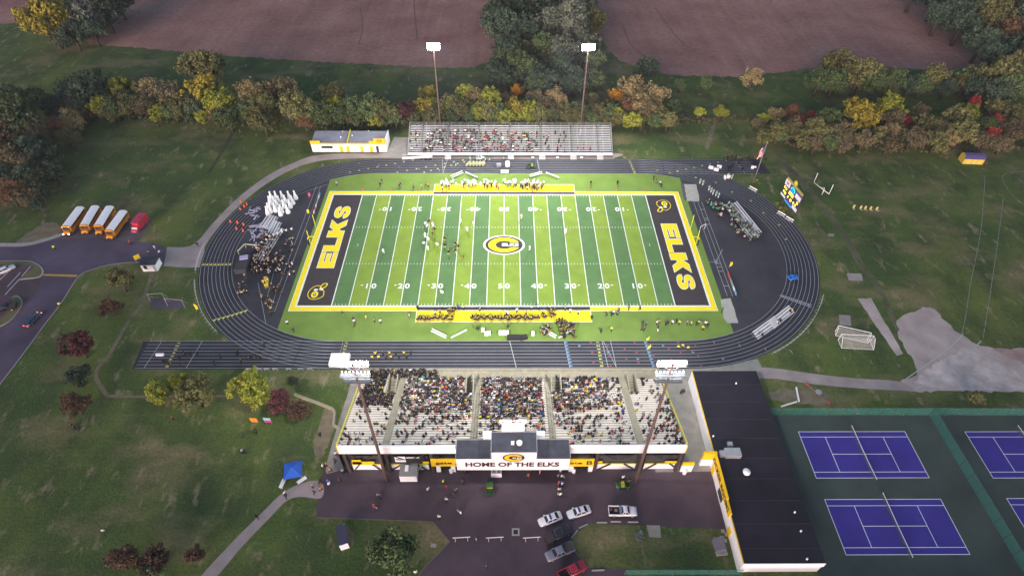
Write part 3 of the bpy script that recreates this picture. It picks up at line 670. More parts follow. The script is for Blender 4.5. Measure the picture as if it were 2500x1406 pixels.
bn = hp('sponsor_banner', MB().box(V(961,1112,-71.7).x, V(1035,1112,-71.7).x, -71.78, -71.7, 3.2, 5.9), M_blk)
hp('banner_patch', MB().box(V(962,1112,-71.8).x, V(988,1112,-71.8).x, -71.86, -71.8, 3.7, 5.8), M_wpanel)
p0 = V(975,1117,-71.9); hp('banner_oval', MB().add([(x, -71.88, y) for x, y in ellipse(p0.x, 4.75, 0.95, 0.42, 20)], [tuple(range(20))]), M_roofg)
FX = Matrix.Rotation(R(90), 4, 'X')
def htext(name, s, m, x, y, z, size, bold=0.03, sx=1.0, par=None, align='CENTER'):
    o = text(name, s, m, None, Matrix.Translation((x, y, z)) @ FX, size, bold, 0.0, align, sx); o.parent = par or HS
    o.matrix_parent_inverse = Matrix.Translation(-Vector((par or HS).location)); return o
tb_ = MB(); p0 = V(992,1116,-71.8); tb_.box(p0.x, p0.x+2.6, -71.86, -71.8, p0.z-0.22, p0.z+0.12); hp('banner_lettering', tb_, M_wpanel)
for a, b, txt, tx, big in ((1052,1120,'gate', 1083, 'A'), (1385,1450,'gate', 1402, 'B')):
    x0, x1 = V(a,1128,-72.4).x, V(b,1128,-72.4).x; zt, zb = V(a,1120,-72.4).z, V(a,1137,-72.4).z
    hp('gate_sign', MB().box(x0, x1, -72.5, -72.3, zb, zt), M_ypanel)
    zc = (zt+zb)/2
    htext('gate_lettering', txt, M_blk, V(tx,1128,-72.5).x, -72.52, zc-0.05, 1.35, 0.03, 1.5)
    htext('gate_letter', big, M_blk, V(tx,1128,-72.5).x+3.1, -72.52, zc-0.05, 2.1, 0.02, 1.15)
for a in (1072, 1108, 1393, 1440, 1665):
    p0 = V(a,1150,-72); hp('gate_pier', MB().box(p0.x-0.45, p0.x+0.45, -72.2, -71.6, 0, 2.9), M_wpanel)
for u, v in ((1102,1152), (1400,1152), (1670,1155)):
    q = G(u, v); b = MB(); b.tube((q.x,q.y,0), (q.x,q.y,1.1), 0.42, 0.46, 12).tube((q.x,q.y,1.1), (q.x,q.y,1.35), 0.48, 0.2, 12)
    o = b.build('waste_bin', M_wpanel, None, True); tag(o, 'round white waste bin beside the home grandstand gates', 'bin', 'white waste bins by the gates')
hp('end_wall', MB().box(37.2, 39.6, -72.3, -72.0, 0, 2.6), M_wpanel); hp('end_wall_band', MB().box(37.2, 39.6, -72.32, -71.98, 2.6, 3.7), M_ypanel)

# ------------------------------------------------------------------ press box
PB = thing('press_box', 'white press box with dark roofs and HOME OF THE ELKS lettering atop the grandstand', 'press box', (2, -72.3, 5))
def pp(name, mb, m, sm=False):
    o = mb.build(name, m, None, sm); o.parent = PB; o.matrix_parent_inverse = Matrix.Translation((-2, 72.3, -5)); return o
FY = -74.4
pp('wing', MB().box(-9.2, -2.2, FY, -70.3, 5.0, 9.5), M_wpanel); pp('wing', MB().box(6.6, 13.25, FY, -70.3, 5.0, 9.5), M_wpanel)
pp('tower_block', MB().box(-2.2, 6.6, FY-0.01, -70.1, 5.0, 12.0), M_wpanel)
pp('wing_roof', MB().box(-9.3, -2.2, FY-0.05, -70.2, 9.5, 9.62), M_roofp); pp('wing_roof', MB().box(6.6, 13.35, FY-0.05, -70.2, 9.5, 9.62), M_roofp)
pp('tower_roof', MB().box(-2.3, 6.7, FY-0.06, -70.0, 12.0, 12.12), M_roofp)
for x0, x1, y1, z in ((-9.3,-2.3,-70.2,9.62), (6.7,13.35,-70.2,9.62), (-2.3,6.7,-70.0,12.12)):
    e = MB(); e.box(x0, x1, y1-0.1, y1, z, z+0.06); e.box(x0, x0+0.1, FY-0.05, y1-0.1, z, z+0.06); e.box(x1-0.1, x1, FY-0.05, y1-0.1, z, z+0.06); pp('roof_edge', e, M_grey)
pp('window_band', MB().box(-8.8, -2.4, -70.3, -70.27, 8.0, 9.2), M_glass); pp('window_band', MB().box(6.8, 12.9, -70.3, -70.27, 8.0, 9.2), M_glass)
pp('roof_vent', MB().box(1.6, 2.25, -72.9, -72.3, 12.12, 12.6), M_wpanel); pp('roof_dish', MB().lathe([(0.55,12.12),(0.6,12.55),(0.45,12.8),(0.1,12.9)], 3.25, -72.6, 14), M_wpanel, True)
pp('side_cabin', MB().box(-4.0, -2.2, -70.1, -69.0, 8.2, 10.9), M_wpanel); pp('side_cabin', MB().box(6.6, 8.4, -70.1, -69.0, 8.2, 10.9), M_wpanel)
pp('camera_deck', MB().box(-0.2, 4.3, -70.0, -68.2, 11.9, 12.6), M_wpanel)
cd = MB()
for x in (-0.4, 1.5, 3.0, 4.5): cd.box(x-0.25, x+0.25, -68.4, -68.0, 12.6, 13.4)
cd.bar((-0.4,-68.2,13.3), (4.5,-68.2,13.3), 0.12); pp('camera_deck_rail', cd, M_alum)
me = V(1251,1134,FY-0.05)
o = text('lettering', 'HOME OF THE ELKS', mat('maroon_letter', (0.05, 0.02, 0.02), 0.7), None, Matrix.Translation((me.x, FY-0.06, me.z)) @ FX, 2.2, 0.036, 0.0, 'CENTER', 0.98); o.parent = PB; o.matrix_parent_inverse = Matrix.Translation((-2, 72.3, -5))
wd = o.dimensions.x or 18.0
xs = [v.co.x for v in o.data.vertices]; want = V(1366,1134,FY).x-V(1137,1134,FY).x; k = want/(max(xs)-min(xs)); cxm = (max(xs)+min(xs))/2
for v in o.data.vertices: v.co.x = me.x+(v.co.x-cxm)*k
ec = V(1254,1117,FY-0.05)
def mk_pb(n, pts, lv, m):
    pp(n, MB().add([(x, FY-0.03-0.012*lv, y) for x, y in pts], [tuple(range(len(pts)))]), {'grey': M_roofg, 'white': M_wpanel, 'black': M_blk, 'yellow': M_ypanel}[m])
emblem(mk_pb, ec.x, ec.z, 0.395)
o = text('emblem_name', 'ELKS', M_wpanel, None, Matrix.Translation((ec.x+0.7, FY-0.1, ec.z)) @ FX, 0.62, 0.04, 0, 'CENTER', 1.4); o.parent = PB; o.matrix_parent_inverse = Matrix.Translation((-2, 72.3, -5))

# ------------------------------------------------------------------ visitor bleachers
VS = thing('visitor_bleachers', 'long silver aluminium visitor bleachers on the far side of the track', 'bleachers', (2, 48, 0))
def vp(name, mb, m, sm=False):
    o = mb.build(name, m, None, sm); o.parent = VS; o.matrix_parent_inverse = Matrix.Translation((-2, -48, 0)); return o
VN, VD, VH, VZ, VY = 15, 0.66, 0.31, 0.85, 48.0
vb = [-33.6]+[G(u, 340, 3).x for u in (1031,1094,1169,1245,1320,1395,1459)]+[37.8]
for i in range(VN):
    y, z = VY+i*VD, VZ+i*VH
    for s in range(8):
        a, b = vb[s]+0.35, vb[s+1]-0.35
        obj('seat_plank', plank(b-a, 0.27, 0.05, M_alum, 'seat_plank'), VS, loc=(a-2, y+0.52-48, z+0.43))
        obj('foot_plank', plank(b-a, 0.22, 0.03, M_grey, 'foot_plank'), VS, loc=(a-2, y+0.14-48, z))
for x in vb[1:-1]:
    s = MB()
    for i in range(VN): s.box(x-0.35, x+0.35, VY+i*VD, VY+i*VD+0.3, VZ+i*VH-0.03, VZ+i*VH)
    s.bar((x, VY, VZ+0.9), (x, VY+VN*VD, VZ+VN*VH+0.9), 0.09); 
    for k in range(0, VN, 4): s.bar((x, VY+k*VD, VZ+k*VH), (x, VY+k*VD, VZ+k*VH+0.9), 0.05)
    vp('aisle_with_rail', s, M_grey)
for x in (vb[0], vb[-1]):
    s = MB(); s.bar((x, VY-1.4, VZ+1.1), (x, VY, VZ+1.1), 0.07); s.bar((x, VY, VZ+1.1), (x, VY+VN*VD, VZ+VN*VH+1.1), 0.07); s.bar((x, VY, VZ+0.6), (x, VY+VN*VD, VZ+VN*VH+0.6), 0.05)
    for k in range(0, VN+1, 3): s.bar((x, VY+k*VD, 0), (x, VY+k*VD, VZ+k*VH+1.1), 0.07)
    vp('end_rail', s, M_grey)
s = MB(); yb = VY+VN*VD+0.1; zb = VZ+VN*VH
for zz in (0.5, 0.9, 1.3): s.bar((vb[0],yb,zb+zz), (vb[-1],yb,zb+zz), 0.05)
for k in range(25): x = vb[0]+(vb[-1]-vb[0])*k/24; s.bar((x,yb,0), (x,yb,zb+1.3), 0.06)
vp('back_rail', s, M_grey)
s = MB()
for k in range(25):
    x = vb[0]+(vb[-1]-vb[0])*k/24; s.bar((x,VY,0), (x,VY,VZ), 0.08); s.bar((x,VY,VZ-0.1), (x,yb,zb-0.1), 0.1, 0.14); s.bar((x,VY+5,0), (x,VY+5,VZ+5/VD*VH-0.1), 0.08)
vp('substructure', s, M_grey)
vp('walkway', MB().box(vb[0], vb[-1], VY-1.5, VY-0.02, VZ-0.08, VZ-0.02), M_alum)
vp('walkway_fascia', MB().box(vb[0], vb[-1], VY-1.5, VY-1.4, 0.25, VZ-0.08), M_brown)
s = MB(); s.bar((vb[0],VY-1.45,VZ+1.0), (vb[-1],VY-1.45,VZ+1.0), 0.06); s.bar((vb[0],VY-1.45,VZ+0.5), (vb[-1],VY-1.45,VZ+0.5), 0.05)
for k in range(37): x = vb[0]+(vb[-1]-vb[0])*k/36; s.bar((x,VY-1.45,VZ), (x,VY-1.45,VZ+1.0), 0.05)
vp('walkway_rail', s, M_grey)
for x in [v for v in vb[2:-1]]+[]:
    s = MB()
    for k in range(4): s.box(x-1.0+0.3, x+1.0+0.3, VY-1.5-0.35*(k+1), VY-1.5-0.35*k, VZ-0.2*(k+1)-0.05, VZ-0.2*(k+1))
    for q in (-0.7, 1.3): s.bar((x+q,VY-1.5,VZ+0.9), (x+q,VY-3.1,0.95), 0.06); s.bar((x+q,VY-3.1,0), (x+q,VY-3.1,0.95), 0.06)
    vp('access_stair', s, M_alum)
s = MB(); x0, x1 = G(985,376).x, vb[1]+4; s.add([(x0,VY-3.2,0.05),(x1,VY-3.2,VZ),(x1,VY-1.6,VZ),(x0,VY-1.6,0.05)], [(0,1,2,3)])
s.bar((x0,VY-3.2,0.95), (x1,VY-3.2,VZ+0.9), 0.06); s.bar((x0,VY-1.6,0.95), (x1,VY-1.6,VZ+0.9), 0.06)
for k in range(8): t = k/7; s.bar((x0+(x1-x0)*t,VY-3.2,0), (x0+(x1-x0)*t,VY-3.2,0.95+(VZ-0.05)*t), 0.05)
vp('access_ramp', s, M_alum)

# ------------------------------------------------------------------ concession building
CB = thing('concession_building', 'low white concession building with stepped yellow parapet and grey roof', 'building', (-54.3, 53.3, 0))
def cp_(name, mb, m, sm=False):
    o = mb.build(name, m, None, sm); o.parent = CB; o.matrix_parent_inverse = Matrix.Translation((54.3, -53.3, 0)); return o
cx0, cx1, cy0, cy1 = -67.4, -41.3, 49.5, 57.0
cp_('wall', MB().box(cx0, cx1, cy0, cy1, 0, 3.05), M_wpanel)
cp_('roof', MB().add([(cx0,cy0+0.2,3.2),(cx1,cy0+0.2,3.2),(cx1,cy1,3.9),(cx0,cy1,3.9)], [(0,1,2,3)]), M_roofg)
cp_('gable_wall', MB().add([(cx1,cy0,3.05),(cx1,cy1,3.05),(cx1,cy1,4.3),(cx1,cy0,5.2)], [(0,1,2,3)]).add([(cx1-0.2,cy0,3.05),(cx1-0.2,cy1,3.05),(cx1-0.2,cy1,4.3),(cx1-0.2,cy0,5.2)], [(3,2,1,0)]).quad((cx1,cy0,5.2),(cx1,cy1,4.3),(cx1-0.2,cy1,4.3),(cx1-0.2,cy0,5.2)), M_wpanel)
cp_('parapet', MB().box(cx0-0.1, cx1, cy0-0.06, cy0+0.15, 3.05, 3.55), M_ypanel)
cp_('parapet_step', MB().box(cx0-0.1, V(780,345,cy0).x, cy0-0.05, cy0+0.14, 3.55, 4.4), M_ypanel)
cp_('parapet_step', MB().box(V(900,345,cy0).x, cx1, cy0-0.05, cy0+0.14, 3.55, 4.35), M_ypanel)
cp_('parapet_step', MB().box(V(912,345,cy0).x, cx1-0.2, cy0-0.04, cy0+0.13, 4.35, 5.3), M_ypanel)
cp_('roof_fin', MB().add([(-54.9,cy0+0.2,3.2),(-54.9,cy1,3.9),(-54.9,cy1,4.6),(-54.9,cy0+0.2,3.9)], [(0,1,2,3)]).add([(-54.7,cy0+0.2,3.2),(-54.7,cy1,3.9),(-54.7,cy1,4.6),(-54.7,cy0+0.2,3.9)], [(3,2,1,0)]).quad((-54.9,cy0+0.2,3.9),(-54.7,cy0+0.2,3.9),(-54.7,cy1,4.6),(-54.9,cy1,4.6)), M_ytrim)
p0 = V(926,345,cy0); 
for r, mm, lv in ((0.95, M_blk, 0), (0.82, M_ypanel, 1), (0.6, M_blk, 2), (0.35, M_ypanel, 3)):
    cp_('wall_emblem', MB().add([(x, cy0-0.07-0.01*lv, z) for x, z in ellipse(p0.x, 4.45, r, r*0.75, 20)], [tuple(range(20))]), mm)
for u in (834, 850, 884, 907):
    x = V(u, 366, cy0).x; cp_('door', MB().box(x-0.55, x+0.55, cy0-0.05, cy0, 0.05, 2.3), M_ypanel)
x = V(922,366,cy0).x; cp_('doorway', MB().box(x-0.45, x+0.45, cy0-0.04, cy0, 0.05, 2.4), M_dkwall)
cp_('serving_hatch', MB().box(V(785,360,cy0).x, V(812,360,cy0).x, cy0-0.05, cy0, 1.5, 2.4), M_blk)
cp_('wall_light', MB().box(V(848,352,cy0).x-0.5, V(848,352,cy0).x+0.5, cy0-0.3, cy0-0.06, 3.0, 3.3), M_wpanel)
for u, v in ((837,323),(832,336),(860,332),(900,322)):
    q = G(u, v, 3.6); cp_('roof_vent', MB().tube((q.x,q.y,3.2), (q.x,q.y,4.0), 0.2, 0.22, 8), M_wpanel)

# ------------------------------------------------------------------ locker room building
LB = thing('locker_room_building', 'long building with flat black roof, white walls and yellow LOCKER ROOMS parapet', 'building', (51, -71, 0))
def lp(name, mb, m, sm=False):
    o = mb.build(name, m, None, sm); o.parent = LB; o.matrix_parent_inverse = Matrix.Translation((-51, 71, 0)); return o
lx0, lx1, ly0, ly1, lz = 43.9, 58.8, -92.5, -49.2, 3.9
lp('wall', MB().box(lx0, lx1, ly0, ly1, 0, lz), M_wpanel)
rf = lp('roof', MB().box(lx0+0.15, lx1+0.2, ly0+0.0, ly1+0.15, lz, lz+0.12), M_roofb)
rm = MB()
for k in range(9): y = ly0+4.6*(k+0.6); rm.box(lx0+0.2, lx1+0.15, y-0.03, y+0.03, lz+0.12, lz+0.17)
lp('roof_seams', rm, mat('seam_tape', (0.045, 0.042, 0.055), 0.8))
lp('roof_edge', MB().box(lx0-0.02, lx0+0.15, ly0, ly1+0.1, lz, lz+0.2), M_ypanel)
lp('roof_edge', MB().box(lx0, lx1+0.2, ly0-0.12, ly0, lz-1.3, lz+0.2), M_wpanel)
lp('fin_wall', MB().box(41.6, 44.2, -70.9, -70.4, 0, 2.6), M_wpanel); lp('fin_wall_band', MB().box(41.6, 44.3, -70.95, -70.35, 2.6, 5.0), M_ypanel)
lp('sign_parapet', MB().box(43.78, 44.1, -80.6, -70.95, 2.8, 5.2), M_ypanel)
lp('sign_parapet_low', MB().box(43.76, 44.12, -83.5, -80.6, 2.8, 4.6), M_ypanel)
mw = Matrix.Translation((43.74, -76.6, 3.75)) @ Matrix.Rotation(R(-90), 4, 'Z') @ FX
o = text('sign_lettering', 'LOCKER ROOMS', M_blk, None, mw, 1.75, 0.03, 0, 'CENTER', 0.92); o.parent = LB; o.matrix_parent_inverse = Matrix.Translation((-51, 71, 0))
for y in (-72.5, -85.5): lp('door', MB().box(43.82, 43.9, y-0.7, y+0.7, 0, 2.3), M_ypanel)
lp('notice_board', MB().box(43.8, 43.9, -79.5, -77.0, 0.8, 2.4), M_dkwall)
q = G(1788,1106,4.6); lp('rooftop_unit', MB().box(q.x-1.6, q.x+1.6, q.y-0.9, q.y+0.9, lz, lz+1.4), M_grey); lp('rooftop_duct', MB().box(q.x-2.6, q.x-1.6, q.y-0.6, q.y+0.6, lz, lz+0.9), M_grey)
q = G(1783,1083,4.6); lp('rooftop_fan', MB().box(q.x-0.5, q.x+0.5, q.y-0.5, q.y+0.5, lz, lz+0.8).lathe([(0.35,lz+0.8),(0.4,lz+1.0),(0.1,lz+1.05)], q.x, q.y, 10), M_grey)
q = G(1822,1153,4.4); lp('roof_ventilator', MB().lathe([(0.5,lz),(0.5,lz+0.6),(0.75,lz+0.62),(0.75,lz+0.95),(0.2,lz+1.1)], q.x, q.y, 14), M_wpanel, True)
for u, v in ((1797,936),(1741,1065),(1955,1296),(1940,1250),(1970,1364)):
    q = G(u, v, 4.1); lp('roof_pipe', MB().tube((q.x,q.y,lz), (q.x,q.y,lz+0.5), 0.17, n=8), M_wpanel)
lp('rear_strip', MB().box(lx1+0.2, lx1+1.6, -58.5, ly1, 0.0, 0.05), M_conc2)

# ------------------------------------------------------------------ tennis courts
M_screen = mat('green_windscreen', (0.03, 0.16, 0.14), 0.9, alpha=0.5)
M_net = mat('tennis_net', (0.10, 0.11, 0.12), 0.9, alpha=0.45)
sheet('tennis_slab', [(59.0,-58.3),(150,-58.6),(150,-130),(44.9,-130),(44.9,-93.2),(59.0,-93.2)], 0.010, M_green_court)
def court(x0, y1, lab):
    L_, W_ = 23.9, 11.15; y0 = y1-W_; x1 = x0+L_; o = sheet('tennis_court', [(x0,y0),(x1,y0),(x1,y1),(x0,y1)], 0.016, M_blue_court)
    m = MB(); frame(m, x0, x1, y0, y1, 0.13, 0.022); s = 1.4; cxm = (x0+x1)/2; sv = 6.4; cy = (y0+y1)/2
    for yy in (y0+s, y1-s): m.strip([(x0+0.13,yy),(x1-0.13,yy)], 0.12, 0.022)
    for xx in (cxm-sv, cxm+sv): m.strip([(xx,y0+s+0.06),(xx,y1-s-0.06)], 0.12, 0.022)
    m.strip([(cxm-sv+0.06,cy),(cxm+sv-0.06,cy)], 0.12, 0.022); m.build('court_lines', M_paint, o)
    t = thing('tennis_net', lab, 'net', (cxm, cy, 0), 0, 'tennis nets')
    MB().add([(0,-W_/2-0.9,0.05),(0,W_/2+0.9,0.05),(0,W_/2+0.9,1.07),(0,0,0.95),(0,-W_/2-0.9,1.07)], [(0,1,2,3,4)]).build('mesh', M_net, t)
    b = MB(); b.bar((0,-W_/2-0.9,1.07), (0,0,0.95), 0.09, 0.07); b.bar((0,0,0.95), (0,W_/2+0.9,1.07), 0.09, 0.07); b.build('tape', M_wpost, t)
    for s_ in (-1, 1): MB().tube((0,s_*(W_/2+0.95),0), (0,s_*(W_/2+0.95),1.12), 0.05, n=8).build('post', M_steel, t)
court(65.5, -62.7, 'net across the blue tennis court farther from the car park'); court(65.5, -78.4, 'net across the blue tennis court beside the south end of the locker building')
court(102.7, -62.8, 'net across the blue tennis court beyond the dividing windscreen fence'); court(102.9, -78.3, 'net across the blue tennis court beyond the dividing windscreen fence')
def fence(lab, pts, h, screen=True):
    t = thing('windscreen_fence', lab, 'fence', (pts[0][0], pts[0][1], 0)); ox, oy = pts[0]
    for (xa, ya), (xb, yb) in zip(pts, pts[1:]):
        l = math.hypot(xb-xa, yb-ya); n = max(1, round(l/3.0))
        for k in range(n):
            a = (xa-ox+(xb-xa)*k/n, ya-oy+(yb-ya)*k/n); b = (xa-ox+(xb-xa)*(k+1)/n, ya-oy+(yb-ya)*(k+1)/n)
            if screen: MB().quad((*a,0.1), (*b,0.1), (*b,h-0.1), (*a,h-0.1)).build('screen_panel', M_screen, t)
            MB().tube((*a,0), (*a,h), 0.04, n=6).build('post', M_steel, t)
        MB().bar((xa-ox,ya-oy,h), (xb-ox,yb-oy,h), 0.05).build('top_rail', M_steel, t)
fence('green windscreen fence along the grass side of the tennis courts', [(59.4,-58.5),(97,-58.6),(120,-58.7)], 3.0)
fence('green windscreen fence dividing the pairs of tennis courts', [(96.8,-58.8),(97.5,-96)], 3.0)
fence('green windscreen fence beside the red pickup and locker building corner', [(22.6,-92.9),(44.4,-93.0)], 2.4)
fence('green windscreen fence closing the tennis courts behind the locker building', [(44.5,-95.2),(97.4,-96.2)], 2.4)
# ------------------------------------------------------------------ vehicles
M_tyre = mat('tyre', (0.02, 0.02, 0.02), 0.9)
M_rim = mat('wheel_rim', (0.45, 0.45, 0.47), 0.4, metal=0.6)
M_head = mat('lit_headlight', (0.9, 0.9, 0.85), 0.3, emit=(1.0, 0.95, 0.9), estr=4.0)
M_tail = mat('lit_taillight', (0.6, 0.02, 0.02), 0.3, emit=(1.0, 0.06, 0.05), estr=2.2)
M_amber = mat('lit_amber', (0.8, 0.3, 0.02), 0.3, emit=(1.0, 0.35, 0.08), estr=2.0)
M_lens = mat('clear_lens', (0.6, 0.6, 0.62), 0.2)
M_redlens = mat('red_lens', (0.35, 0.02, 0.02), 0.3)
M_chrome = mat('chrome', (0.6, 0.6, 0.62), 0.2, metal=0.9)
def paint(n, c): return mat('paint_'+n, c, 0.35, coat=0.4, spec=0.5)
_wh = {}
def wheels(t, pos, r=0.34, w=0.24):
    if r not in _wh:
        a = MB().tube((0,-w/2,0), (0,w/2,0), r, n=14).mesh('tyre', M_tyre, False); b = MB().tube((0,-w/2-0.01,0), (0,w/2+0.01,0), r*0.58, n=10).mesh('rim', M_rim); _wh[r] = (a, b)
    for x, y in pos:
        o = obj('wheel', _wh[r][0], t, loc=(x, y, r)); obj('rim', _wh[r][1], o)
def loft(secs, mi=0, inset=0.08):
    "body along x: each section (x, half width, z low, z high, top half width)"
    m = MB(); vs = []
    for x, hw, z0, z1, tw in secs:
        zm = z0+(z1-z0)*0.55
        vs += [(x,-hw*0.94,z0), (x,hw*0.94,z0), (x,hw,zm), (x,tw,z1-0.03), (x,tw*0.9,z1), (x,-tw*0.9,z1), (x,-tw,z1-0.03), (x,-hw,zm)]
    n = 8; fs = []
    for j in range(len(secs)-1):
        for k in range(n): fs.append((j*n+k, j*n+(k+1) % n, (j+1)*n+(k+1) % n, (j+1)*n+k))
    fs += [tuple(range(n-1, -1, -1)), tuple(range((len(secs)-1)*n, len(secs)*n))]
    return m.add(vs, fs, mi)
def cabin(m, x0, x1, x2, x3, hw, z0, z1, tw):
    "greenhouse: glass all round, roof on top; base x0..x3, roof x1..x2"
    vs = [(x0,-hw,z0),(x3,-hw,z0),(x3,hw,z0),(x0,hw,z0),(x1,-tw,z1),(x2,-tw,z1),(x2,tw,z1),(x1,tw,z1)]
    g = MB().add(vs, [(0,1,5,4),(1,2,6,5),(2,3,7,6),(3,0,4,7)])
    r = MB().add([(x1-0.05,-tw-0.02,z1),(x2+0.05,-tw-0.02,z1),(x2+0.05,tw+0.02,z1),(x1-0.05,tw+0.02,z1),(x1+0.15,-tw+0.12,z1+0.07),(x2-0.15,-tw+0.12,z1+0.07),(x2-0.15,tw-0.12,z1+0.07),(x1+0.15,tw-0.12,z1+0.07)],
                 [(0,1,5,4),(1,2,6,5),(2,3,7,6),(3,0,4,7),(4,5,6,7)])
    for s in (-1, 1):
        r.bar((x0,s*hw,z0), (x1,s*tw,z1), 0.09); r.bar((x3,s*hw,z0), (x2,s*tw,z1), 0.09); r.bar(((x1+x2)/2,s*(hw+0.01),z0), ((x1+x2)/2,s*(tw+0.01),z1), 0.08)
    return g, r
def lights(t, xf, xr, y, zf, zr, fm, rm, s=0.16):
    for q in (-1, 1):
        MB().box(xf-0.06, xf+0.03, q*y-s, q*y+s, zf-0.09, zf+0.09).build('headlight', fm, t)
        MB().box(xr-0.03, xr+0.05, q*y-s, q*y+s, zr-0.1, zr+0.1).build('taillight', rm, t)
def sedan(label, col, loc, rz, bar=False, group=None, fm=M_lens, rm=M_redlens, L=4.9, hatch=False):
    t = thing('parked_car', label, 'car', loc, rz, group); h = L/2; W_ = 0.92
    loft([(-h,0.70,0.45,0.78,0.62),(-h+0.15,0.86,0.28,0.92,0.78),(-h+1.0,W_,0.24,1.0,0.84),(0,W_,0.22,0.98,0.86),(h-1.3,W_,0.24,0.95,0.82),(h-0.3,0.86,0.28,0.80,0.74),(h,0.66,0.42,0.66,0.58)]).build('body', col, t, True)
    x0 = -h+0.7 if not hatch else -h+0.15
    g, r = cabin(None, x0, x0+0.75, 0.55, h-1.35, 0.80, 0.95, 1.42, 0.62); g.build('windows', M_glass, t); r.build('roof', col, t)
    if bar: MB().box(-0.18, 0.18, -0.55, 0.55, 1.49, 1.62).build('light_bar', mat('blue_lightbar', (0.05, 0.05, 0.22), 0.3), t)
    for q in (-1, 1): MB().box(0.85, 1.05, q*0.95-0.1, q*0.95+0.1, 0.95, 1.08).build('wing_mirror', col, t)
    wheels(t, [(h-0.95,0.82),(h-0.95,-0.82),(-h+1.0,0.82),(-h+1.0,-0.82)]); lights(t, h-0.02, -h, 0.55, 0.62, 0.78, fm, rm); return t
def pickup(label, col, loc, rz, fm=M_lens, rm=M_redlens, crew=False, load=True, tonneau=False):
    t = thing('pickup_truck', label, 'pickup', loc, rz)
    xb = -0.2 if not crew else -0.9
    loft([(xb-0.02,0.98,0.45,1.12,0.92),(1.2,0.98,0.42,1.12,0.92),(2.2,0.97,0.45,1.08,0.90),(2.75,0.9,0.5,0.98,0.8)]).build('body', col, t, True)
    b = MB(); b.box(-2.8, xb-0.04, 0.86, 0.98, 0.5, 1.18); b.box(-2.8, xb-0.04, -0.98, -0.86, 0.5, 1.18); b.box(-2.84, -2.74, -0.86, 0.86, 0.5, 1.16); b.box(-2.74, xb-0.04, -0.86, 0.86, 0.5, 0.66)
    b.build('load_bed', col, t)
    if tonneau: MB().box(-2.72, xb-0.06, -0.9, 0.9, 1.19, 1.24).build('bed_cover', M_steel, t)
    else: MB().box(-2.72, xb-0.06, -0.85, 0.85, 0.67, 0.69).build('bed_liner', M_tyre, t)
    if load:
        MB().box(xb-0.55, xb-0.08, -0.9, 0.9, 0.7, 1.3).build('toolbox', M_chrome, t)
        lo = MB(); lo.box(-1.6, -1.1, -0.2, 0.3, 0.7, 1.05).box(-2.4, -2.2, 0.1, 0.4, 0.7, 0.95); lo.build('cargo', mat('cargo', (0.35, 0.20, 0.16), 0.8), t)
    g, r = cabin(None, xb+0.02, xb+0.25, 0.75, 1.35, 0.86, 1.10, 1.72, 0.70); g.build('windows', M_glass, t); r.build('roof', col, t)
    wheels(t, [(1.85,0.86),(1.85,-0.86),(-1.75,0.86),(-1.75,-0.86)], 0.38, 0.26); lights(t, 2.72, -2.84, 0.72, 0.78, 0.9, fm, rm, 0.14)
    MB().box(2.7, 2.84, -0.85, 0.85, 0.45, 0.62).build('bumper', M_chrome, t); return t
PW, PR_, PG, PB_, PK = paint('white', (0.72, 0.70, 0.74)), paint('red', (0.36, 0.015, 0.03)), paint('grey', (0.19, 0.19, 0.23)), paint('blue', (0.02, 0.045, 0.10)), paint('black', (0.012, 0.013, 0.02))
def at(u, v, z=0.0): p = G(u, v, z); return (p.x, p.y, 0.016)
def head(a, b): p, q = G(*a), G(*b); return math.atan2(q.y-p.y, q.x-p.x)
sedan('white police sedan parked with its nose towards the barricade', PW, at(1343,1266,0.6), head((1372,1254),(1314,1276)), True)
sedan('white police sedan with a dark light bar parked towards the white pickup', PW, at(1413,1249,0.6), head((1442,1240),(1384,1257)), True)
pickup('white pickup truck with open bed and silver toolbox on the plaza', PW, at(1520,1248,0.6), head((1487,1248),(1554,1249)))
pickup('black pickup truck with covered bed parked beside the grey pickup', PK, at(1362,1304,0.6), head((1332,1322),(1395,1290)), crew=True, load=False, tonneau=True)
pickup('grey pickup truck between the black pickup and the red one', PG, at(1366,1347,0.6), head((1398,1334),(1335,1362)), crew=True, load=False, tonneau=True)
pickup('red pickup truck at the edge of the drive by the windscreen fence', PR_, at(1398,1392,0.6), head((1375,1404),(1420,1380)), crew=True, load=False)
sedan('white hatchback in the car park bay beside the kerbed island', PW, at(12,659,0.6), head((-8,668),(36,648)), hatch=True)
pickup('black pickup truck parked nose-in beside the small kerbed island', PK, at(12,752,0.6), head((40,748),(-20,758)), crew=True, load=False, tonneau=True)
sedan('dark blue car with glowing tail lights driving up the road', PB_, at(80,780,0.6), head((66,797),(98,764)), hatch=True, rm=M_tail, fm=M_amber)

